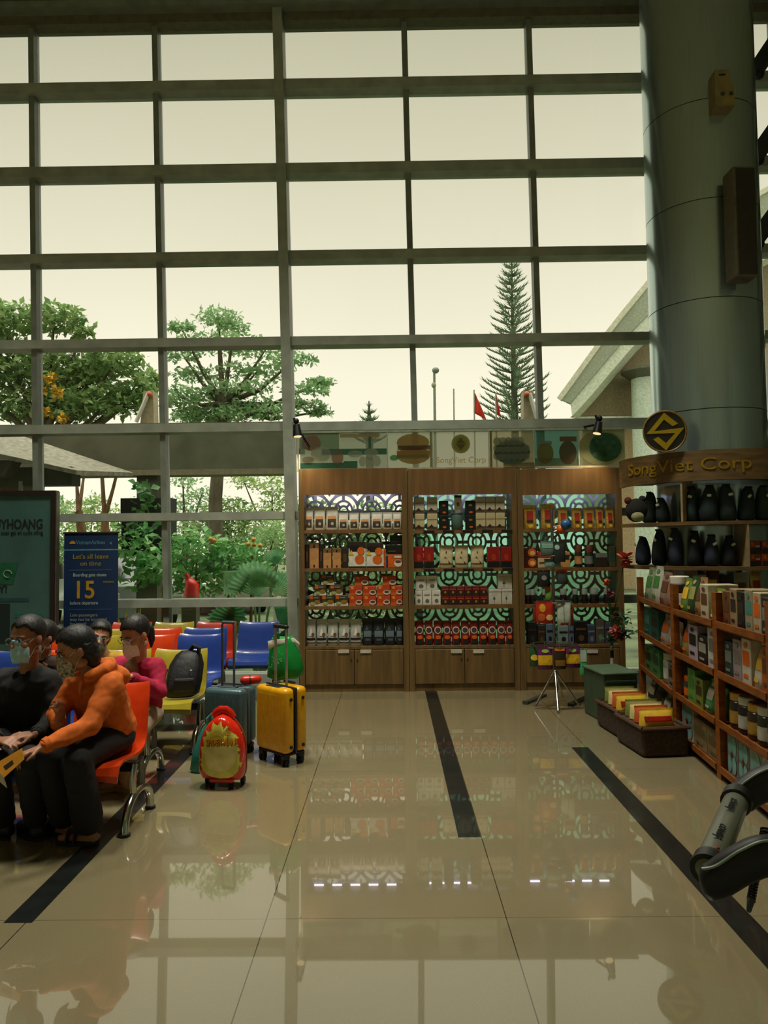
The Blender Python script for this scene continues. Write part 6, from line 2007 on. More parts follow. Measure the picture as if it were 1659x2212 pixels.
# ================================================================== PEOPLE
def remeshed(mb, name, m, parent, voxel, smooth_it=4, folds=0.0, fscale=9.0, seed=0):
    o = mb.build(name, m, parent, world=True, fix=False)
    md = o.modifiers.new('r', 'REMESH')
    md.mode = 'VOXEL'
    md.voxel_size = voxel
    ms = o.modifiers.new('s', 'SMOOTH')
    ms.factor = 0.5
    ms.iterations = smooth_it
    evaluated(o, name)
    me = o.data
    if folds:
        n0 = [v.normal.copy() for v in me.vertices]
        for v, n_ in zip(me.vertices, n0):
            q = Vector((v.co.x, v.co.y, v.co.z * 1.7)) * fscale + Vector((seed, seed * 2, 0))
            v.co += n_ * folds * (noise.noise(q) + 0.5 * noise.noise(q * 2.3))
    me.materials.clear()
    me.materials.append(m)
    me.polygons.foreach_set('use_smooth', [True] * len(me.polygons))
    me.polygons.foreach_set('material_index', [0] * len(me.polygons))
    me.update()
    return o


def hand(mb, wrist, d, pn, thumb_side, curl=0.5, k=1.0):
    d = Vector(d).normalized()
    pn = Vector(pn)
    pn = (pn - d * pn.dot(d)).normalized()
    s = d.cross(pn).normalized()
    w = Vector(wrist)
    for q in (-0.024, -0.008, 0.008, 0.024):
        mb.cap(w + s * q * 0.6 * k, w + (d * 0.08 + s * q) * k, 0.014 * k, 0.0125 * k, 8)
    Ls = (0.034, 0.039, 0.036, 0.028) if thumb_side > 0 else (0.028, 0.036, 0.039, 0.034)
    for i, q in enumerate((-0.030, -0.010, 0.010, 0.030)):
        p = w + (d * 0.08 + s * q) * k
        a = 0.1
        for j, f in enumerate((1.0, 0.72, 0.55)):
            a += curl * (0.5 + 0.35 * j) + 0.04 * i
            dr = d * math.cos(a) + pn * math.sin(a) + s * q * 2.2
            e_ = p + dr * Ls[i] * f * k
            mb.cap(p, e_, (0.0092 - 0.0008 * j) * k, (0.0086 - 0.0008 * j) * k, 8)
            p = e_
    s2 = -s * thumb_side
    p = w + (d * 0.026 + s2 * 0.022) * k
    e_ = p + (d * 0.028 + s2 * 0.028 + pn * 0.012) * k
    mb.cap(p, e_, 0.013 * k, 0.0105 * k, 8)
    mb.cap(e_, e_ + (d * 0.030 + s2 * 0.004 + pn * (0.006 + 0.01 * curl)) * k, 0.0102 * k, 0.0085 * k, 8)


def head_frame(f, tilt=0.0):
    f = Vector(f).normalized()
    r = f.cross(Vector((0, 0, 1))).normalized()
    u = r.cross(f).normalized()
    m = Matrix((r, f, u)).transposed()
    return m @ Matrix.Rotation(tilt, 3, 'Y')


def person(label, J, skin, hair_c, top_c, leg_c, shoe_c, face, tilt=0.0, hair='short', mask=None, glasses=False, collar=None, hood=False, vneck=None,
           top_r=1.0, flare=1.0, hands=(True, True), cuffs=True, shoe_kind='shoe', hk=1.0, voxel=0.007, seed=0, leg_len=1.0, under=None):
    pel = J['pelvis']
    root = thing('person', label, 'person', (pel.x, pel.y, 0))
    SK = mat(tuple(min(255, int(v * 1.14)) for v in skin), 0.5, 0, 0.06, 30)
    H = head_frame(face, tilt)
    hc = J['head']
    W = lambda x, y, z: hc + H @ Vector((x * hk, y * hk, z * hk))
    b = MB()
    # torso, neck and limbs
    b.cap(pel, J['chest'], 0.105, 0.115)
    for s in 'LR':
        b.cap(J['hip' + s], J['sh' + s].lerp(J['chest'], 0.35), 0.08, 0.085)
        b.cap(J['sh' + s], J['chest'], 0.05, 0.09)
        b.cap(J['sh' + s], J['el' + s], 0.044, 0.036)
        b.cap(J['el' + s], J['wr' + s], 0.036, 0.025)
        b.cap(J['hip' + s], J['kn' + s], 0.075, 0.052)
        b.cap(J['kn' + s], J['kn' + s].lerp(J['an' + s], 0.35), 0.05, 0.048)
        b.cap(J['kn' + s].lerp(J['an' + s], 0.35), J['an' + s], 0.046, 0.032)
        b.cap(J['an' + s], J['heel' + s], 0.032, 0.026)
        b.cap(J['heel' + s], J['toe' + s], 0.027, 0.02)
        hv = J.get('hand' + s)
        if hv:
            hand(b, J['wr' + s], hv[0], hv[1], hv[2], hv[3], 0.95)
    b.cap(J['neck'], W(0, -0.02, -0.07), 0.05 * hk, 0.047 * hk)
    # head
    def S(c, r):
        b.sph(W(*c), tuple(v * hk for v in r), 18, rot=H)
    S((0, -0.014, 0.032), (0.074, 0.090, 0.084))
    S((0, 0.018, -0.030), (0.060, 0.066, 0.078))
    S((0, 0.044, -0.086), (0.033, 0.030, 0.024))
    S((0, 0.062, 0.022), (0.050, 0.022, 0.012))
    for s in (-1, 1):
        S((s * 0.034, 0.060, -0.022), (0.022, 0.018, 0.018))
        S((s * 0.075, -0.008, -0.004), (0.011, 0.021, 0.031))
        S((s * 0.052, 0.0, -0.066), (0.02, 0.034, 0.026))
    b.cap(W(0, 0.082, 0.008), W(0, 0.102, -0.026), 0.0085 * hk, 0.012 * hk, 10)
    for s in (-1, 1):
        S((s * 0.011, 0.090, -0.030), (0.009, 0.010, 0.008))
    S((0, 0.078, -0.056), (0.022, 0.009, 0.007))
    S((0, 0.076, -0.066), (0.020, 0.009, 0.006))
    remeshed(b, 'body', SK, root, voxel, 3)
    # eyes and brows
    for s in (-1, 1):
        e_ = MB()
        e_.sph(W(s * 0.031, 0.0775, 0.004), (0.013 * hk, 0.006 * hk, 0.0065 * hk), 10, rot=H)
        e_.build('eye', mat((206, 200, 186), 0.25), root, smooth=True, world=True)
        MB().sph(W(s * 0.031, 0.083, 0.004), (0.006 * hk, 0.003 * hk, 0.006 * hk), 10, rot=H).build('iris', mat((30, 20, 14), 0.2), root, smooth=True, world=True)
        MB().tube([W(s * 0.014, 0.0865, 0.019), W(s * 0.032, 0.083, 0.026), W(s * 0.050, 0.070, 0.020)], [0.003 * hk, 0.004 * hk, 0.002 * hk], 6).build('eyebrow', mat(hair_c, 0.8), root, world=True)
    MB().sph(W(0, 0.086, -0.0605), (0.017 * hk, 0.003 * hk, 0.002 * hk), 10, rot=H).build('mouth', mat((150, 84, 74), 0.5), root, world=True)
    # hair
    bm = bmesh.new()
    bmesh.ops.create_icosphere(bm, subdivisions=4, radius=1)
    cut = []
    rg = random.Random(seed)
    for fc in bm.faces:
        c = fc.calc_center_median()
        p = Vector((c.x * 0.081, c.y * 0.099 - 0.018, c.z * 0.094 + 0.034))
        y = p.y
        if hair == 'short':
            lim = 0.080 + 0.006 * math.sin(p.x * 90) if y > 0.045 else (0.012 + (y + 0.0) * 1.4 if y > -0.02 else -0.045)
        else:
            lim = 0.078 - abs(p.x) * 0.25 if y > 0.045 else (0.0 + max(0, y) * 1.3 if y > -0.03 else -0.075)
        lim += 0.009 * noise.noise(Vector((p.x * 40, p.y * 40, seed)))
        if p.z < lim:
            cut.append(fc)
    bmesh.ops.delete(bm, geom=cut, context='FACES')
    hm = MB()
    bm.verts.index_update()
    vs = []
    for v in bm.verts:
        k_ = 1 + (0.02 if hair == 'short' else 0.03) * noise.noise(v.co * 7 + Vector((seed, 0, 0)))
        vs.append(W(v.co.x * 0.081 * k_, v.co.y * 0.099 * k_ - 0.018, v.co.z * 0.094 * k_ + 0.034))
    hm.add(vs, [[v.index for v in f_.verts] for f_ in bm.faces])
    bm.free()
    HM = mat(hair_c, 0.55, 0, 0.25, 60, 0.4, stretch=(1, 1, 0.2))
    o = hm.build('hair', HM, root, smooth=True, world=True)
    md = o.modifiers.new('t', 'SOLIDIFY')
    md.thickness = 0.010
    md.offset = -0.6
    if hair == 'bob':
        t = MB()
        t.sph(W(0, -0.045, 0.0), (0.084 * hk, 0.072 * hk, 0.09 * hk), 18, rot=H)
        t.sph(W(0, -0.06, -0.05), (0.074 * hk, 0.052 * hk, 0.085 * hk), 18, rot=H)
        for s in (-1, 1):
            t.cap(W(s * 0.070, -0.035, 0.02), W(s * 0.060, -0.05, -0.10), 0.022 * hk, 0.012 * hk, 8)
        remeshed(t, 'hair_length', HM, root, 0.008, 5, 0.005, 34)
    elif hair == 'bun':
        MB().sph(W(0, -0.135, 0.02), (0.045 * hk, 0.04 * hk, 0.045 * hk), 14).build('hair_bun', HM, root, smooth=True, world=True)
    elif hair == 'tail':
        MB().tube([W(0, -0.11, 0.0), W(0.02, -0.135, -0.05), W(0.02, -0.125, -0.11), W(0.015, -0.10, -0.15)], [0.03 * hk, 0.03 * hk, 0.022 * hk, 0.006], 10).build('ponytail', HM, root, smooth=True, world=True)
    # mask
    if mask:
        mc, kind = mask
        g = []
        nA, nZ = 16, 10
        for j in range(nZ + 1):
            v = j / nZ
            z = -0.112 + 0.112 * v
            row = []
            for i in range(nA + 1):
                a = (-1 + 2 * i / nA)
                wd = 0.063 if kind != 'kn' else 0.060
                x = math.sin(a * 1.2) * wd * (0.80 + 0.2 * math.sin(PI * min(1, v * 1.15)))
                yb_ = 0.024 + math.cos(a * 1.2) * 0.062
                nose = (0.026 if kind != 'kn' else 0.040) * math.exp(-(a / (0.42 if kind != 'kn' else 0.30)) ** 2) * (0.35 + 0.65 * math.sin(PI * min(1.0, 0.15 + v * 0.9)))
                pleat = 0.0022 * math.sin(v * 19) if kind == 'pleat' else 0
                zz = z + (0.012 * (1 - abs(a)) if j == nZ else 0) - 0.01 * (abs(a) ** 2) * (v < 0.5)
                row.append(W(x, yb_ + nose + pleat, zz))
            g.append(row)
        o = MB().loft(g, closed=False, caps=False).build('face_mask', mat(mc, 0.75, 0, 0.05, 60) if kind != 'print' else mat(mc, 0.75, 0, 0.3, 60, c2=(70, 66, 56)), root, smooth=True, world=True)
        md = o.modifiers.new('t', 'SOLIDIFY')
        md.thickness = 0.003
        for s in (-1, 1):
            MB().tube([W(s * 0.058, 0.045, -0.01), W(s * 0.074, 0.01, 0.012), W(s * 0.080, -0.02, 0.02)], 0.0016, 5).build('mask_strap', mat((206, 206, 196), 0.7), root, world=True)
            MB().tube([W(s * 0.056, 0.045, -0.09), W(s * 0.070, 0.012, -0.04), W(s * 0.080, -0.02, -0.02)], 0.0016, 5).build('mask_strap', mat((206, 206, 196), 0.7), root, world=True)
    if glasses:
        gl = MB()
        for s in (-1, 1):
            gl.tube([W(s * 0.033 + 0.023 * math.cos(t), 0.095 - 0.006 * abs(math.cos(t)), 0.002 + 0.018 * math.sin(t)) for t in [2 * PI * i / 16 for i in range(17)]], 0.0018, 5)
            gl.tube([W(s * 0.056, 0.090, 0.004), W(s * 0.076, 0.03, 0.01), W(s * 0.080, -0.015, 0.006)], 0.0018, 5)
        gl.tube([W(-0.01, 0.096, 0.006), W(0.01, 0.096, 0.006)], 0.0018, 5)
        gl.build('glasses_frame', mat((150, 150, 140), 0.3, 0.8), root, world=True)
    # clothes: top
    T = MB()
    k = top_r
    ch, nk = J['chest'], J['neck']
    T.cap(pel + Vector((0, 0, -0.03)), ch, 0.135 * k, 0.135 * k)
    for s in 'LR':
        T.cap(J['hip' + s] + Vector((0, 0, 0.01)), J['sh' + s].lerp(ch, 0.3), 0.098 * k, 0.102 * k)
        T.cap(J['sh' + s], nk.lerp(ch, 0.25), 0.068 * k, 0.066 * k)
        T.cap(J['sh' + s], J['el' + s], 0.069 * k, 0.058 * k)
        w2 = J['el' + s].lerp(J['wr' + s], 0.93)
        T.cap(J['el' + s], w2, 0.057 * k, 0.040 * k)
    TM = mat(top_c, 0.85, 0, 0.10, 30, 0.15)
    remeshed(T, 'top', TM, root, 0.011, 5, 0.007, 11.0, seed)
    if cuffs:
        for s in 'LR':
            a_, b_ = J['el' + s].lerp(J['wr' + s], 0.88), J['el' + s].lerp(J['wr' + s], 0.985)
            MB().cyl(a_, b_, 0.041 * k, 0.036 * k, 14).build('cuff', TM, root, smooth=40, world=True)
    if hood:
        D = Vector((face[0], face[1], 0)).normalized()
        hd_ = MB()
        pts = []
        for i in range(13):
            t = -2.3 + 4.6 * i / 12
            pts.append(nk + Vector((0, 0, 0.012)) - D * (0.085 * math.cos(t)) + Vector((-D.y, D.x, 0)) * 0.085 * math.sin(t) + Vector((0, 0, -0.03 * (1 - math.cos(t)) + 0.02)))
        hd_.tube(pts, [0.03 + 0.012 * math.sin(PI * i / 12) for i in range(13)], 10)
        hd_.sph(nk - D * 0.12 + Vector((0, 0, -0.035)), (0.08, 0.06, 0.06), 14)
        remeshed(hd_, 'hood', TM, root, 0.010, 4, 0.005, 14, seed)
    if collar:
        D = Vector((face[0], face[1], 0)).normalized()
        pts = [nk + Vector((0, 0, 0.012)) - D * (0.062 * math.cos(t)) + Vector((-D.y, D.x, 0)) * 0.062 * math.sin(t) + Vector((0, 0, -0.02 * (1 - math.cos(t)))) for t in [-2.5 + 5.0 * i / 14 for i in range(15)]]
        MB().tube(pts, 0.018, 8, flat=1.4).build('collar', mat(collar, 0.85), root, smooth=60, world=True)
    if under:
        D = Vector((face[0], face[1], 0)).normalized()
        u_ = MB()
        u_.sph(nk.lerp(ch, 0.42) + D * 0.058, (0.05, 0.045, 0.085), 16)
        remeshed(u_, 'shirt_front', mat(under, 0.8, 0, 0.15, 40), root, 0.008, 3)
    # trousers
    L = MB()
    L.cap(J['hipL'], J['hipR'], 0.105, 0.105)
    for s in 'LR':
        L.cap(J['hip' + s], J['kn' + s], 0.098, 0.074)
        hem = J['kn' + s].lerp(J['an' + s], 0.90 * leg_len)
        L.cap(J['kn' + s], hem, 0.072, 0.060 * flare)
    remeshed(L, 'trousers', mat(leg_c, 0.85, 0, 0.12, 20, 0.1), root, 0.012, 5, 0.006, 9.0, seed + 3)
    for s in 'LR':
        h_, t_ = J['heel' + s], J['toe' + s]
        d = (t_ - h_)
        d.z = 0
        d.normalize()
        q = Vector((-d.y, d.x, 0))
        sole = MB()
        n_ = 18
        ring = []
        for i in range(n_):
            a = 2 * PI * i / n_
            c_ = (h_ + t_) / 2
            L_ = (t_ - h_).length / 2 + 0.03
            w_ = 0.040 + 0.008 * math.cos(a)
            ring.append(Vector((c_.x, c_.y, 0)) + d * (L_ * math.cos(a)) + q * (w_ * math.sin(a)))
        sole.loft([[p + Vector((0, 0, 0.001)) for p in ring], [p + Vector((0, 0, 0.02)) for p in ring]])
        so = sole.build('sole', mat(shoe_c, 0.6), root, world=True)
        if shoe_kind == 'shoe':
            u2 = MB().cap(h_ + Vector((0, 0, 0.018)), t_ + Vector((0, 0, 0.012)), 0.043, 0.036).cap(h_ + Vector((0, 0, 0.02)), J['an' + s], 0.044, 0.042)
            remeshed(u2, 'shoe_upper', mat(shoe_c, 0.5), root, 0.009, 4)
        else:
            m_ = h_.lerp(t_, 0.62)
            for f_ in (0.5, 0.74):
                m_ = h_.lerp(t_, f_)
                MB().tube([m_ + q * (0.040 * math.cos(a)) + Vector((0, 0, -0.012 + 0.045 * math.sin(a))) for a in [PI * i / 8 for i in range(9)]], 0.008, 6, flat=2.2).build('sandal_strap', mat(shoe_c, 0.5), root, smooth=60, world=True)
    return root


def foot(an, toe_px, back=0.05):
    """ankle, heel and toe resting on the floor"""
    t = onz(*toe_px)
    d = Vector((t.x - an.x, t.y - an.y, 0))
    L = max(d.length, 1e-3)
    d = d / L * 0.145
    heel = Vector((an.x, an.y, 0.030)) - d.normalized() * back * 0.5
    return Vector((an.x, an.y, 0.085)), heel, Vector((heel.x, heel.y, 0.027)) + d * 1.15


def legs(J, s, hip, knee, ankle, toe_px):
    J['hip' + s], J['kn' + s] = hip, knee
    J['an' + s], J['heel' + s], J['toe' + s] = foot(ankle, toe_px)


# woman in the orange hoodie
J = dict(pelvis=at(243, 1568, 4.08), chest=at(222, 1496, 3.97), neck=at(200, 1452, 3.92), head=at(162, 1404, 3.86),
         shL=at(238, 1482, 3.87), shR=at(172, 1466, 4.04), elL=at(196, 1566, 3.74), wrL=at(92, 1613, 3.55), elR=at(120, 1545, 3.98), wrR=at(127, 1566, 3.79))
J['handL'] = ((-0.16, -0.10, -0.05), (-0.02, -0.02, -0.2), -1, 0.5)
J['handR'] = ((0.02, -0.02, 0.16), (-0.16, 0.05, 0.0), 1, 0.9)
legs(J, 'L', at(252, 1588, 4.06), at(168, 1640, 3.68), at(192, 1770, 3.80), (120, 1822))
legs(J, 'R', at(214, 1588, 4.12), at(104, 1632, 3.72), at(143, 1760, 3.90), (100, 1798))
person('person in an orange hoodie leaning forward on the orange seat, holding out a yellow booklet', J, (150, 104, 78), (14, 12, 12), (204, 98, 14), (15, 13, 13), (24, 18, 16), (-0.78, -0.56, -0.32), hair='bob', mask=((206, 202, 184), 'print'),
       hood=True, flare=1.5, leg_len=0.95, shoe_kind='sandal', voxel=0.0062, seed=1, top_r=0.98)

# man in black
J = dict(pelvis=at(44, 1570, 4.14), chest=at(52, 1500, 4.10), neck=at(62, 1448, 4.06), head=at(58, 1379, 4.00),
         shL=at(106, 1474, 4.05), shR=at(-2, 1474, 4.12), elL=at(112, 1562, 4.0), wrL=at(78, 1586, 3.76), elR=at(-36, 1560, 4.0), wrR=at(-8, 1600, 3.72))
J['handL'] = ((-0.16, -0.07, 0.0), (0.0, 0.06, -0.16), -1, 0.35)
J['handR'] = ((0.14, -0.06, 0.02), (0.0, 0.06, -0.16), 1, 0.4)
legs(J, 'L', at(72, 1596, 4.10), at(62, 1640, 3.70), at(78, 1772, 3.86), (66, 1808))
legs(J, 'R', at(14, 1596, 4.10), at(-14, 1648, 3.68), at(10, 1772, 3.88), (-8, 1800))
person('person in black jacket and trousers with short hair and a pale blue mask', J, (142, 98, 74), (16, 14, 13), (17, 17, 16), (15, 14, 14), (14, 14, 14), (-0.30, -0.93, -0.10), hair='short', mask=((168, 222, 244), 'pleat'),
       glasses=True, collar=(20, 20, 19), voxel=0.0062, seed=2, top_r=1.04, flare=1.1)

# person in magenta
J = dict(pelvis=at(302, 1532, 4.88), chest=at(302, 1474, 4.84), neck=at(300, 1424, 4.80), head=at(291, 1371, 4.74),
         shL=at(338, 1442, 4.78), shR=at(258, 1438, 4.88), elL=at(344, 1494, 4.70), wrL=at(284, 1463, 4.47), elR=at(236, 1486, 4.72), wrR=at(246, 1476, 4.50))
J['handL'] = ((-0.16, -0.02, 0.0), (0, 0.02, 0.16), -1, 0.35)
J['handR'] = ((0.02, -0.12, 0.06), (0.1, 0.0, 0.1), 1, 0.4)
legs(J, 'L', at(318, 1540, 4.86), at(288, 1584, 4.42), at(268, 1680, 4.60), (252, 1705))
legs(J, 'R', at(284, 1540, 4.90), at(246, 1584, 4.46), at(232, 1682, 4.60), (206, 1712))
person('person in a magenta cardigan and glasses looking down at a phone', J, (164, 118, 88), (18, 15, 14), (172, 18, 62), (176, 160, 140), (160, 136, 40), (-0.46, -0.80, -0.38), hair='tail', mask=((240, 238, 232), 'kn'), glasses=True, under=(168, 140, 112),
       voxel=0.0068, seed=3, top_r=0.93, leg_len=0.7, shoe_kind='sandal')

# person in yellow print behind them
J = dict(pelvis=at(238, 1500, 5.60), chest=at(234, 1452, 5.50), neck=at(226, 1418, 5.44), head=at(214, 1376, 5.40),
         shL=at(264, 1424, 5.42), shR=at(192, 1430, 5.52), elL=at(270, 1470, 5.36), wrL=at(248, 1490, 5.22), elR=at(180, 1475, 5.40), wrR=at(205, 1492, 5.22))
J['handL'] = ((-0.14, -0.1, -0.02), (0, 0.0, -0.16), -1, 0.4)
J['handR'] = ((0.14, -0.1, -0.02), (0, 0.0, -0.16), 1, 0.4)
legs(J, 'L', at(254, 1508, 5.58), at(256, 1540, 5.24), at(256, 1620, 5.3), (252, 1640))
legs(J, 'R', at(218, 1508, 5.60), at(214, 1540, 5.24), at(214, 1620, 5.3), (208, 1640))
person('person in a yellow patterned shirt and grey mask peering between the other two', J, (166, 122, 96), (24, 20, 18), (190, 150, 44), (40, 40, 46), (30, 28, 28), (0.40, -0.90, -0.05), tilt=-0.22, hair='bob', mask=((110, 118, 122), 'pleat'), voxel=0.0075, seed=4, top_r=0.92)

# person mostly hidden behind the man in black
J = dict(pelvis=at(95, 1520, 4.90), chest=at(95, 1462, 4.88), neck=at(95, 1418, 4.86), head=at(90, 1378, 4.84),
         shL=at(130, 1434, 4.84), shR=at(60, 1434, 4.9), elL=at(134, 1480, 4.8), wrL=at(112, 1505, 4.62), elR=at(52, 1480, 4.8), wrR=at(74, 1505, 4.62))
J['handL'] = ((-0.1, -0.14, -0.02), (0, 0.0, -0.16), -1, 0.4)
J['handR'] = ((0.1, -0.14, -0.02), (0, 0.0, -0.16), 1, 0.4)
legs(J, 'L', at(114, 1535, 4.88), at(116, 1572, 4.5), at(116, 1680, 4.58), (112, 1700))
legs(J, 'R', at(76, 1535, 4.88), at(72, 1572, 4.5), at(72, 1680, 4.58), (66, 1700))
person('person almost hidden behind the one in black, only dark hair and an ear showing', J, (156, 110, 84), (22, 18, 16), (60, 44, 40), (30, 30, 34), (24, 24, 24), (-0.5, -0.86, -0.1), hair='bun', mask=((150, 160, 160), 'pleat'), voxel=0.0085, seed=5, top_r=0.85, hk=0.94)

# booklet and phone
b0, b1, b2, b3 = at(47, 1616, 3.46), at(52, 1640, 3.44), at(8, 1680, 3.40), at(-14, 1652, 3.42)
bc = (b0 + b1 + b2 + b3) / 4
bo = thing('booklet', 'yellow folded booklet held out by the person in the orange hoodie', 'booklet', bc)
nrm = (b1 - b0).cross(b3 - b0).normalized() * 0.004
MB().add([b0, b1, b2, b3, b0 + nrm, b1 + nrm, b2 + nrm, b3 + nrm], [(0, 1, 2, 3), (7, 6, 5, 4), (0, 4, 5, 1), (1, 5, 6, 2), (2, 6, 7, 3), (3, 7, 4, 0)]).build('cover', mat((216, 146, 34), 0.5), bo, world=True)
sd = -1 if nrm.y > 0 else 1
L2 = lambda u, v, o_: b0.lerp(b3, u).lerp(b1.lerp(b2, u), v) + (nrm if nrm.y < 0 else Vector((0, 0, 0))) + nrm.normalized() * (o_ if nrm.y < 0 else -o_)
MB().add([L2(.42, .42, .001), L2(.42, .72, .001), L2(.78, .72, .001), L2(.78, .42, .001)], [(0, 1, 2, 3)]).build('printed_panel', mat((40, 34, 26), 0.5), bo, world=True)
w0 = b2 + Vector((0.0, -0.005, -0.004))
MB().add([b2, b3, b3 + Vector((0.0, 0.01, -0.06)), b2 + Vector((0.01, 0.01, -0.05)), b2 + Vector((0, .004, 0)), b3 + Vector((0, .004, 0)), b3 + Vector((0.0, 0.014, -0.06)), b2 + Vector((0.01, 0.014, -0.05))], [(0, 1, 2, 3), (7, 6, 5, 4), (0, 4, 5, 1), (1, 5, 6, 2), (2, 6, 7, 3), (3, 7, 4, 0)]).build('page', mat((196, 192, 180), 0.6), bo, world=True)
pp = at(247, 1457, 4.44)
ph = thing('phone', 'dark phone in the hands of the person in magenta', 'phone', pp)
rotp = Matrix.Rotation(math.radians(-50), 3, 'X') @ Matrix.Rotation(math.radians(30), 3, 'Z')
MB().rbox((0, 0, 0), (0.072, 0.009, 0.145), 0.004, 2, rot=rotp).build('phone_body', BLACK, ph)
MB().rbox(rotp @ Vector((0, 0.0055, 0)), (0.064, 0.001, 0.13), 0.0004, 1, rot=rotp).build('screen', mat((60, 90, 110), 0.1), ph)

# ================================================================== SIGNS
YL = 7.3
lx0, lx1 = at(118, 1200, YL).x - 1.15, at(118, 1200, YL).x
lz = at(60, 1060, YL).z
ls = thing('lightbox_sign', 'tall black-framed teal advertising stand with dark lettering, cut by the picture\'s left edge', 'sign', ((lx0 + lx1) / 2, YL, 0))
w = lx1 - lx0
FR = mat((30, 18, 14), 0.45)
for x0, x1, z0, z1, nm in ((-w / 2, -w / 2 + 0.045, 0.05, lz, 'frame_side'), (w / 2 - 0.045, w / 2, 0.05, lz, 'frame_side'), (-w / 2 + 0.045, w / 2 - 0.045, lz - 0.045, lz, 'frame_top'), (-w / 2 + 0.045, w / 2 - 0.045, 0.05, 0.12, 'frame_bottom')):
    MB().span((x0, 0, z0), (x1, 0.09, z1)).build(nm, FR, ls)
MB().span((w / 2, 0.01, 0.05), (w / 2 + 0.012, 0.08, lz - 0.01)).build('edge_trim', mat((110, 108, 92), 0.4, 0.5), ls)
MB().span((-w / 2 + 0.045, 0.02, 0.12), (w / 2 - 0.045, 0.07, lz - 0.045)).build('poster_face', mat((58, 96, 92), 0.4, 0, 0.12, 3), ls)
MB().rbox((0, 0.045, 0.025), (w, 0.4, 0.05), 0.01, 2).build('foot_plate', FR, ls)
INK = mat((14, 26, 30), 0.5)
xr = at(91, 1130, YL).x - ls.location.x
zt = at(50, 1142, YL).z
lettering('DUYHOANG', 0.135, INK, ls, (xr, 0.018, zt), align='RIGHT', bold=0.003, sx=0.72)
zt = at(50, 1155, YL).z
lettering('an toàn giá trị cuộc sống', 0.058, INK, ls, (xr, 0.018, zt), align='RIGHT', sx=0.82)
GR = mat((20, 92, 60), 0.4)
a, b = at(-30, 1216, YL), at(36, 1262, YL)
MB().prism([(a.x - ls.location.x, b.z), (b.x - ls.location.x - 0.05, b.z), (b.x - ls.location.x - 0.02, (a.z + b.z) / 2), (b.x - ls.location.x, a.z), (a.x - ls.location.x, a.z)], 0.016, 0.021).build('green_print', GR, ls)
MB().tube([(at(15, 1240, YL).x - ls.location.x + 0.04 * math.cos(t), 0.013, at(15, 1240, YL).z + 0.035 * math.sin(t)) for t in [2 * PI * i / 20 for i in range(17)]], 0.006, 6).build('round_print', mat((110, 150, 130), 0.5), ls)
lettering('Y!', 0.10, INK, ls, (at(14, 1280, YL).x - ls.location.x, 0.018, at(14, 1280, YL).z), align='RIGHT', bold=0.002)
a, b = at(-30, 1293, YL), at(60, 1299, YL)
MB().span((a.x - ls.location.x, 0.016, b.z), (b.x - ls.location.x, 0.021, a.z)).build('line_print', mat((30, 74, 76), 0.5), ls)
a, b = at(-40, 1305, YL), at(18, 1390, YL)
MB().span((a.x - ls.location.x, 0.016, b.z), (b.x - ls.location.x, 0.021, a.z)).build('dark_print', mat((12, 34, 32), 0.5), ls)
for y, x1 in ((1330, 90), (1348, 96)):
    a, b = at(30, y - 4, YL), at(x1, y + 4, YL)
    MB().span((a.x - ls.location.x, 0.016, b.z), (b.x - ls.location.x, 0.021, a.z)).build('text_print', mat((26, 100, 84), 0.5), ls)

YB = 7.84
bx0, bx1 = at(138, 1260, YB).x, at(255, 1260, YB).x
bz = at(196, 1152, YB).z
rb = thing('rollup_banner', 'blue roll-up banner with yellow 15 about boarding gate closing', 'banner', ((bx0 + bx1) / 2, YB, 0))
w = bx1 - bx0
NAVY = mat((26, 54, 96), 0.5, 0, 0.08, 4)
MB().span((-w / 2, -0.002, 0.09), (w / 2, 0.002, bz)).build('printed_sheet', NAVY, rb)
MB().rbox((0, 0, bz + 0.006), (w + 0.02, 0.026, 0.022), 0.006, 2).build('top_rail', mat((60, 54, 40), 0.4), rb)
MB().rbox((0, 0.02, 0.045), (w + 0.03, 0.16, 0.09), 0.02, 3).build('base_cassette', mat((150, 152, 146), 0.4, 0.6), rb)
MB().cyl((0, 0.02, 0.08), (0, 0.02, bz), 0.01).build('support_pole', STEEL, rb)
BX = lambda px, py: (at(px, py, YB).x - rb.location.x, at(px, py, YB).z)
YW = mat((206, 160, 30), 0.5)
YD = mat((160, 150, 62), 0.5)
PW = mat((170, 190, 186), 0.5)
CY = mat((96, 160, 176), 0.5)


def btxt(t, px, py, size, m, align='CENTER', bold=0.0, sx=1.0):
    x, z = BX(px, py)
    lettering(t, size, m, rb, (x, -0.004, z), depth=0.0008, align=align, bold=bold, sx=sx)


x, z = BX(157, 1175)
MB().prism([(x + 0.036 * math.cos(a) * (1.0 if i % 2 else 0.8), z + 0.036 * math.sin(a) * (1.0 if i % 2 else 0.8)) for i, a in enumerate([PI * i / 16 for i in range(17)])], -0.005, -0.003).build('sun_emblem', YW, rb)
btxt('VietnamAirlines', 165, 1176, 0.060, CY, 'LEFT', 0.0, 0.80)
x, z = BX(240, 1173)
MB().prism([(x - 0.02, z), (x + 0.012, z + 0.016), (x + 0.004, z), (x + 0.012, z - 0.018)], -0.005, -0.003).build('bird_emblem', CY, rb)
a, b = BX(138, 1187), BX(255, 1188.4)
MB().span((a[0], -0.004, b[1]), (b[0], -0.0015, a[1])).build('line_print', CY, rb)
btxt("Let's all leave", 196, 1207, 0.072, YD, bold=0.0005)
btxt('on time', 196, 1222, 0.072, YD, bold=0.0005)
for yy in (1231, 1316):
    a, b = BX(150, yy), BX(242, yy + 0.8)
    MB().span((a[0], -0.004, b[1]), (b[0], -0.0015, a[1])).build('line_print', mat((70, 100, 130), 0.5), rb)
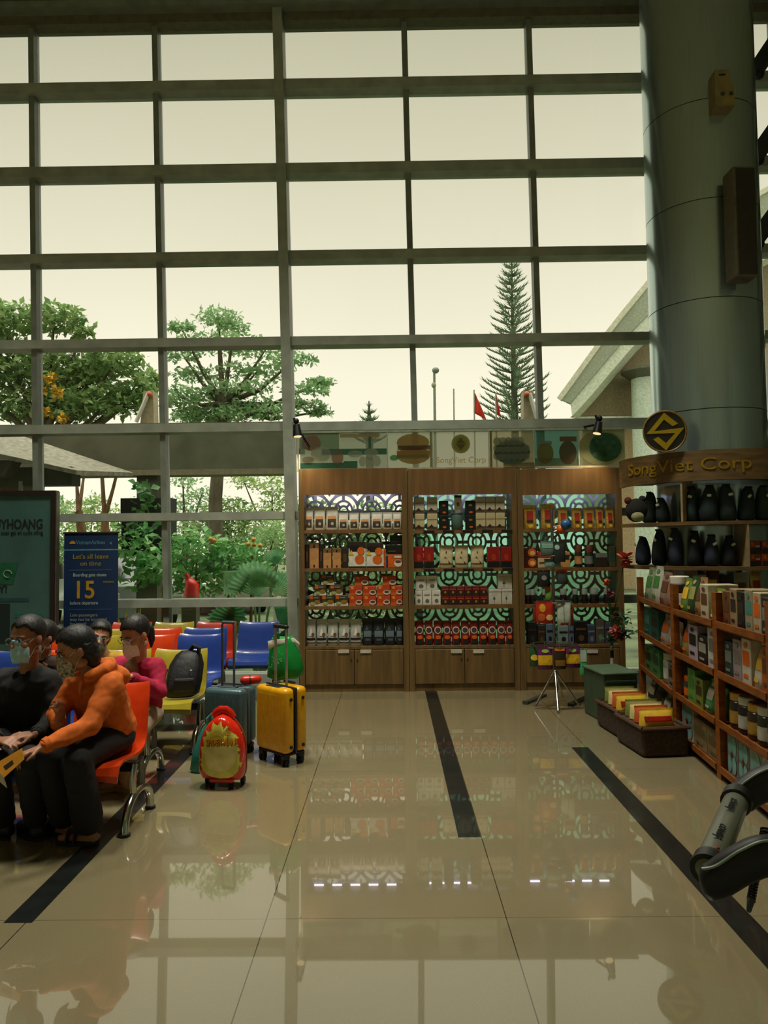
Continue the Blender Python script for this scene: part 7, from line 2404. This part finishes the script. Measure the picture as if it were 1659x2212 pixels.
btxt('Boarding gate closes', 194, 1245, 0.049, PW, bold=0.0008, sx=0.88)
btxt('15', 182, 1292, 0.262, YW, bold=0.0035, sx=0.93)
btxt('minutes', 247, 1259, 0.042, YD, 'RIGHT', 0.0, 0.9)
btxt('before departure', 151, 1306, 0.049, PW, 'LEFT', 0.0008, 0.88)
btxt('Late passengers', 151, 1332, 0.049, PW, 'LEFT', 0.0, 0.95)
btxt('may not be accepted', 151, 1341.5, 0.049, PW, 'LEFT', 0.0, 0.95)
btxt('for travel', 151, 1351, 0.049, PW, 'LEFT', 0.0, 0.95)

# ================================================================== LUGGAGE TROLLEY at the picture's right edge
tr = thing('luggage_trolley', 'luggage trolley handle with grey printed grip and black curved arms', 'trolley', (0.98, 1.25, 0))
HB = mat((6, 6, 6), 0.5)
GREY = mat((128, 132, 116), 0.35, 0.1, 0.06)
g0, g1 = at(1532, 1872, 1.16), at(1592, 1728, 1.36)
d = (g1 - g0).normalized()
MB().cap(g0, g1, 0.022, 0.022, 20).build('grip_sleeve', GREY, tr, smooth=50, world=True)
for p_, q_ in ((g0 - d * 0.012, g0 + d * 0.012), (g1 - d * 0.014, g1 + d * 0.012)):
    MB().cyl(p_, q_, 0.026, n=20).build('grip_collar', mat((36, 40, 36), 0.4), tr, smooth=40, world=True)


def arm(pts, r, nm='side_arm'):
    P_ = []
    n = len(pts)
    for i in range(n - 1):
        a, b = pts[i], pts[i + 1]
        pa = pts[max(i - 1, 0)]
        pb = pts[min(i + 2, n - 1)]
        for k in range(6):
            t = k / 6
            P_.append(0.5 * ((2 * a) + (b - pa) * t + (2 * pa - 5 * a + 4 * b - pb) * t * t + (3 * a - pa - 3 * b + pb) * t ** 3))
    P_.append(pts[-1])
    m_ = len(P_)
    rr = [r[0] + (r[1] - r[0]) * i / (m_ - 1) for i in range(m_)]
    for q_, k_ in ((0, 0.35), (1, 0.62), (2, 0.80), (3, 0.92)):
        rr[q_] *= k_
    o = MB().tube(P_, rr, 16, flat=1.25).build(nm, HB, tr, smooth=60, world=True)
    return o, P_


o1, A1 = arm([at(1512, 1908, 1.12), at(1545, 1902, 1.115), at(1600, 1868, 1.11), at(1660, 1848, 1.11), at(1740, 1870, 1.12), at(1800, 1990, 1.14)], (0.020, 0.026))
o2, A2 = arm([at(1588, 1738, 1.38), at(1612, 1716, 1.385), at(1650, 1694, 1.39), at(1710, 1680, 1.40), at(1790, 1720, 1.42), at(1830, 1830, 1.44)], (0.022, 0.030))


def edge_line(P_, off, nm):
    MB().tube([p + Vector(off) for p in P_], 0.0022, 5).build(nm, mat((120, 140, 116), 0.4), tr, smooth=60, world=True)


edge_line(A1[1:], (-0.004, -0.012, 0.026), 'edge_trim')
edge_line(A2[1:], (-0.004, -0.012, 0.029), 'edge_trim')
c0, c1 = at(1652, 1790, 1.30), at(1622, 1945, 1.24)
pts = []
turns = 26
ax = (c1 - c0)
a_, b_, dd = frame(ax)
for i in range(turns * 8 + 1):
    t = i / (turns * 8)
    pts.append(c0 + ax * t + (a_ * math.cos(2 * PI * i / 8) + b_ * math.sin(2 * PI * i / 8)) * 0.0055)
MB().tube(pts, 0.0022, 5).build('coil_cable', HB, tr, smooth=60, world=True)
MB().cap(c1, c1 + ax.normalized() * 0.016, 0.007, 0.004, 10).build('cable_plug', mat((60, 70, 66), 0.4), tr, smooth=60, world=True)
# lettering along the grip
view = (CAM - (g0 + g1) / 2).normalized()
side = d.cross(view).normalized()
nn = side.cross(d).normalized()
Rm = Matrix((d, -side if (-side).x < 0 else side, nn)).transposed()
if Rm.determinant() < 0:
    Rm = Matrix((d, -(Rm.col[1]), nn)).transposed()
for t, k_ in (('banca', 0.72), ('banco', 0.30)):
    c_ = g0.lerp(g1, k_) + nn * 0.0236
    o = lettering(t, 0.019, mat((26, 34, 30), 0.5), tr, (0, 0, 0), (0, 0, 0), 0.0004, 'grip_lettering', bold=0.0004)
    o.matrix_basis = Matrix.Translation(c_ - tr.location) @ Rm.to_4x4()
MB().sph(g0.lerp(g1, 0.10) + nn * 0.0215, (0.004, 0.004, 0.002), 10).build('red_mark', mat((170, 40, 30), 0.5), tr, world=True)
# the rest of the trolley, outside the picture
E1, E2 = A1[-1], A2[-1]
for E_ in (E1, E2):
    MB().tube([E_, Vector((E_.x + 0.05, E_.y, 0.6)), Vector((E_.x + 0.02, E_.y, 0.12))], 0.016, 10).build('upright', STEEL, tr, smooth=60, world=True)
MB().rbox(((E1.x + E2.x) / 2 + 0.32, (E1.y + E2.y) / 2, 0.16), (0.72, 0.5, 0.03), 0.012, 2).build('platform', STEEL, tr, world=True)
for x, y in ((0.02, -0.2), (0.02, 0.2), (0.62, 0.0)):
    c = Vector(((E1.x + E2.x) / 2 + x, (E1.y + E2.y) / 2 + y, 0.07))
    MB().cyl(c + Vector((0, -0.02, 0)), c + Vector((0, 0.02, 0)), 0.07, n=20).build('wheel', BLACKRUB, tr, smooth=40, world=True)
    MB().span(c + Vector((-0.02, -0.03, 0.0)), c + Vector((0.02, 0.03, 0.085))).build('wheel_fork', STEEL, tr, world=True)
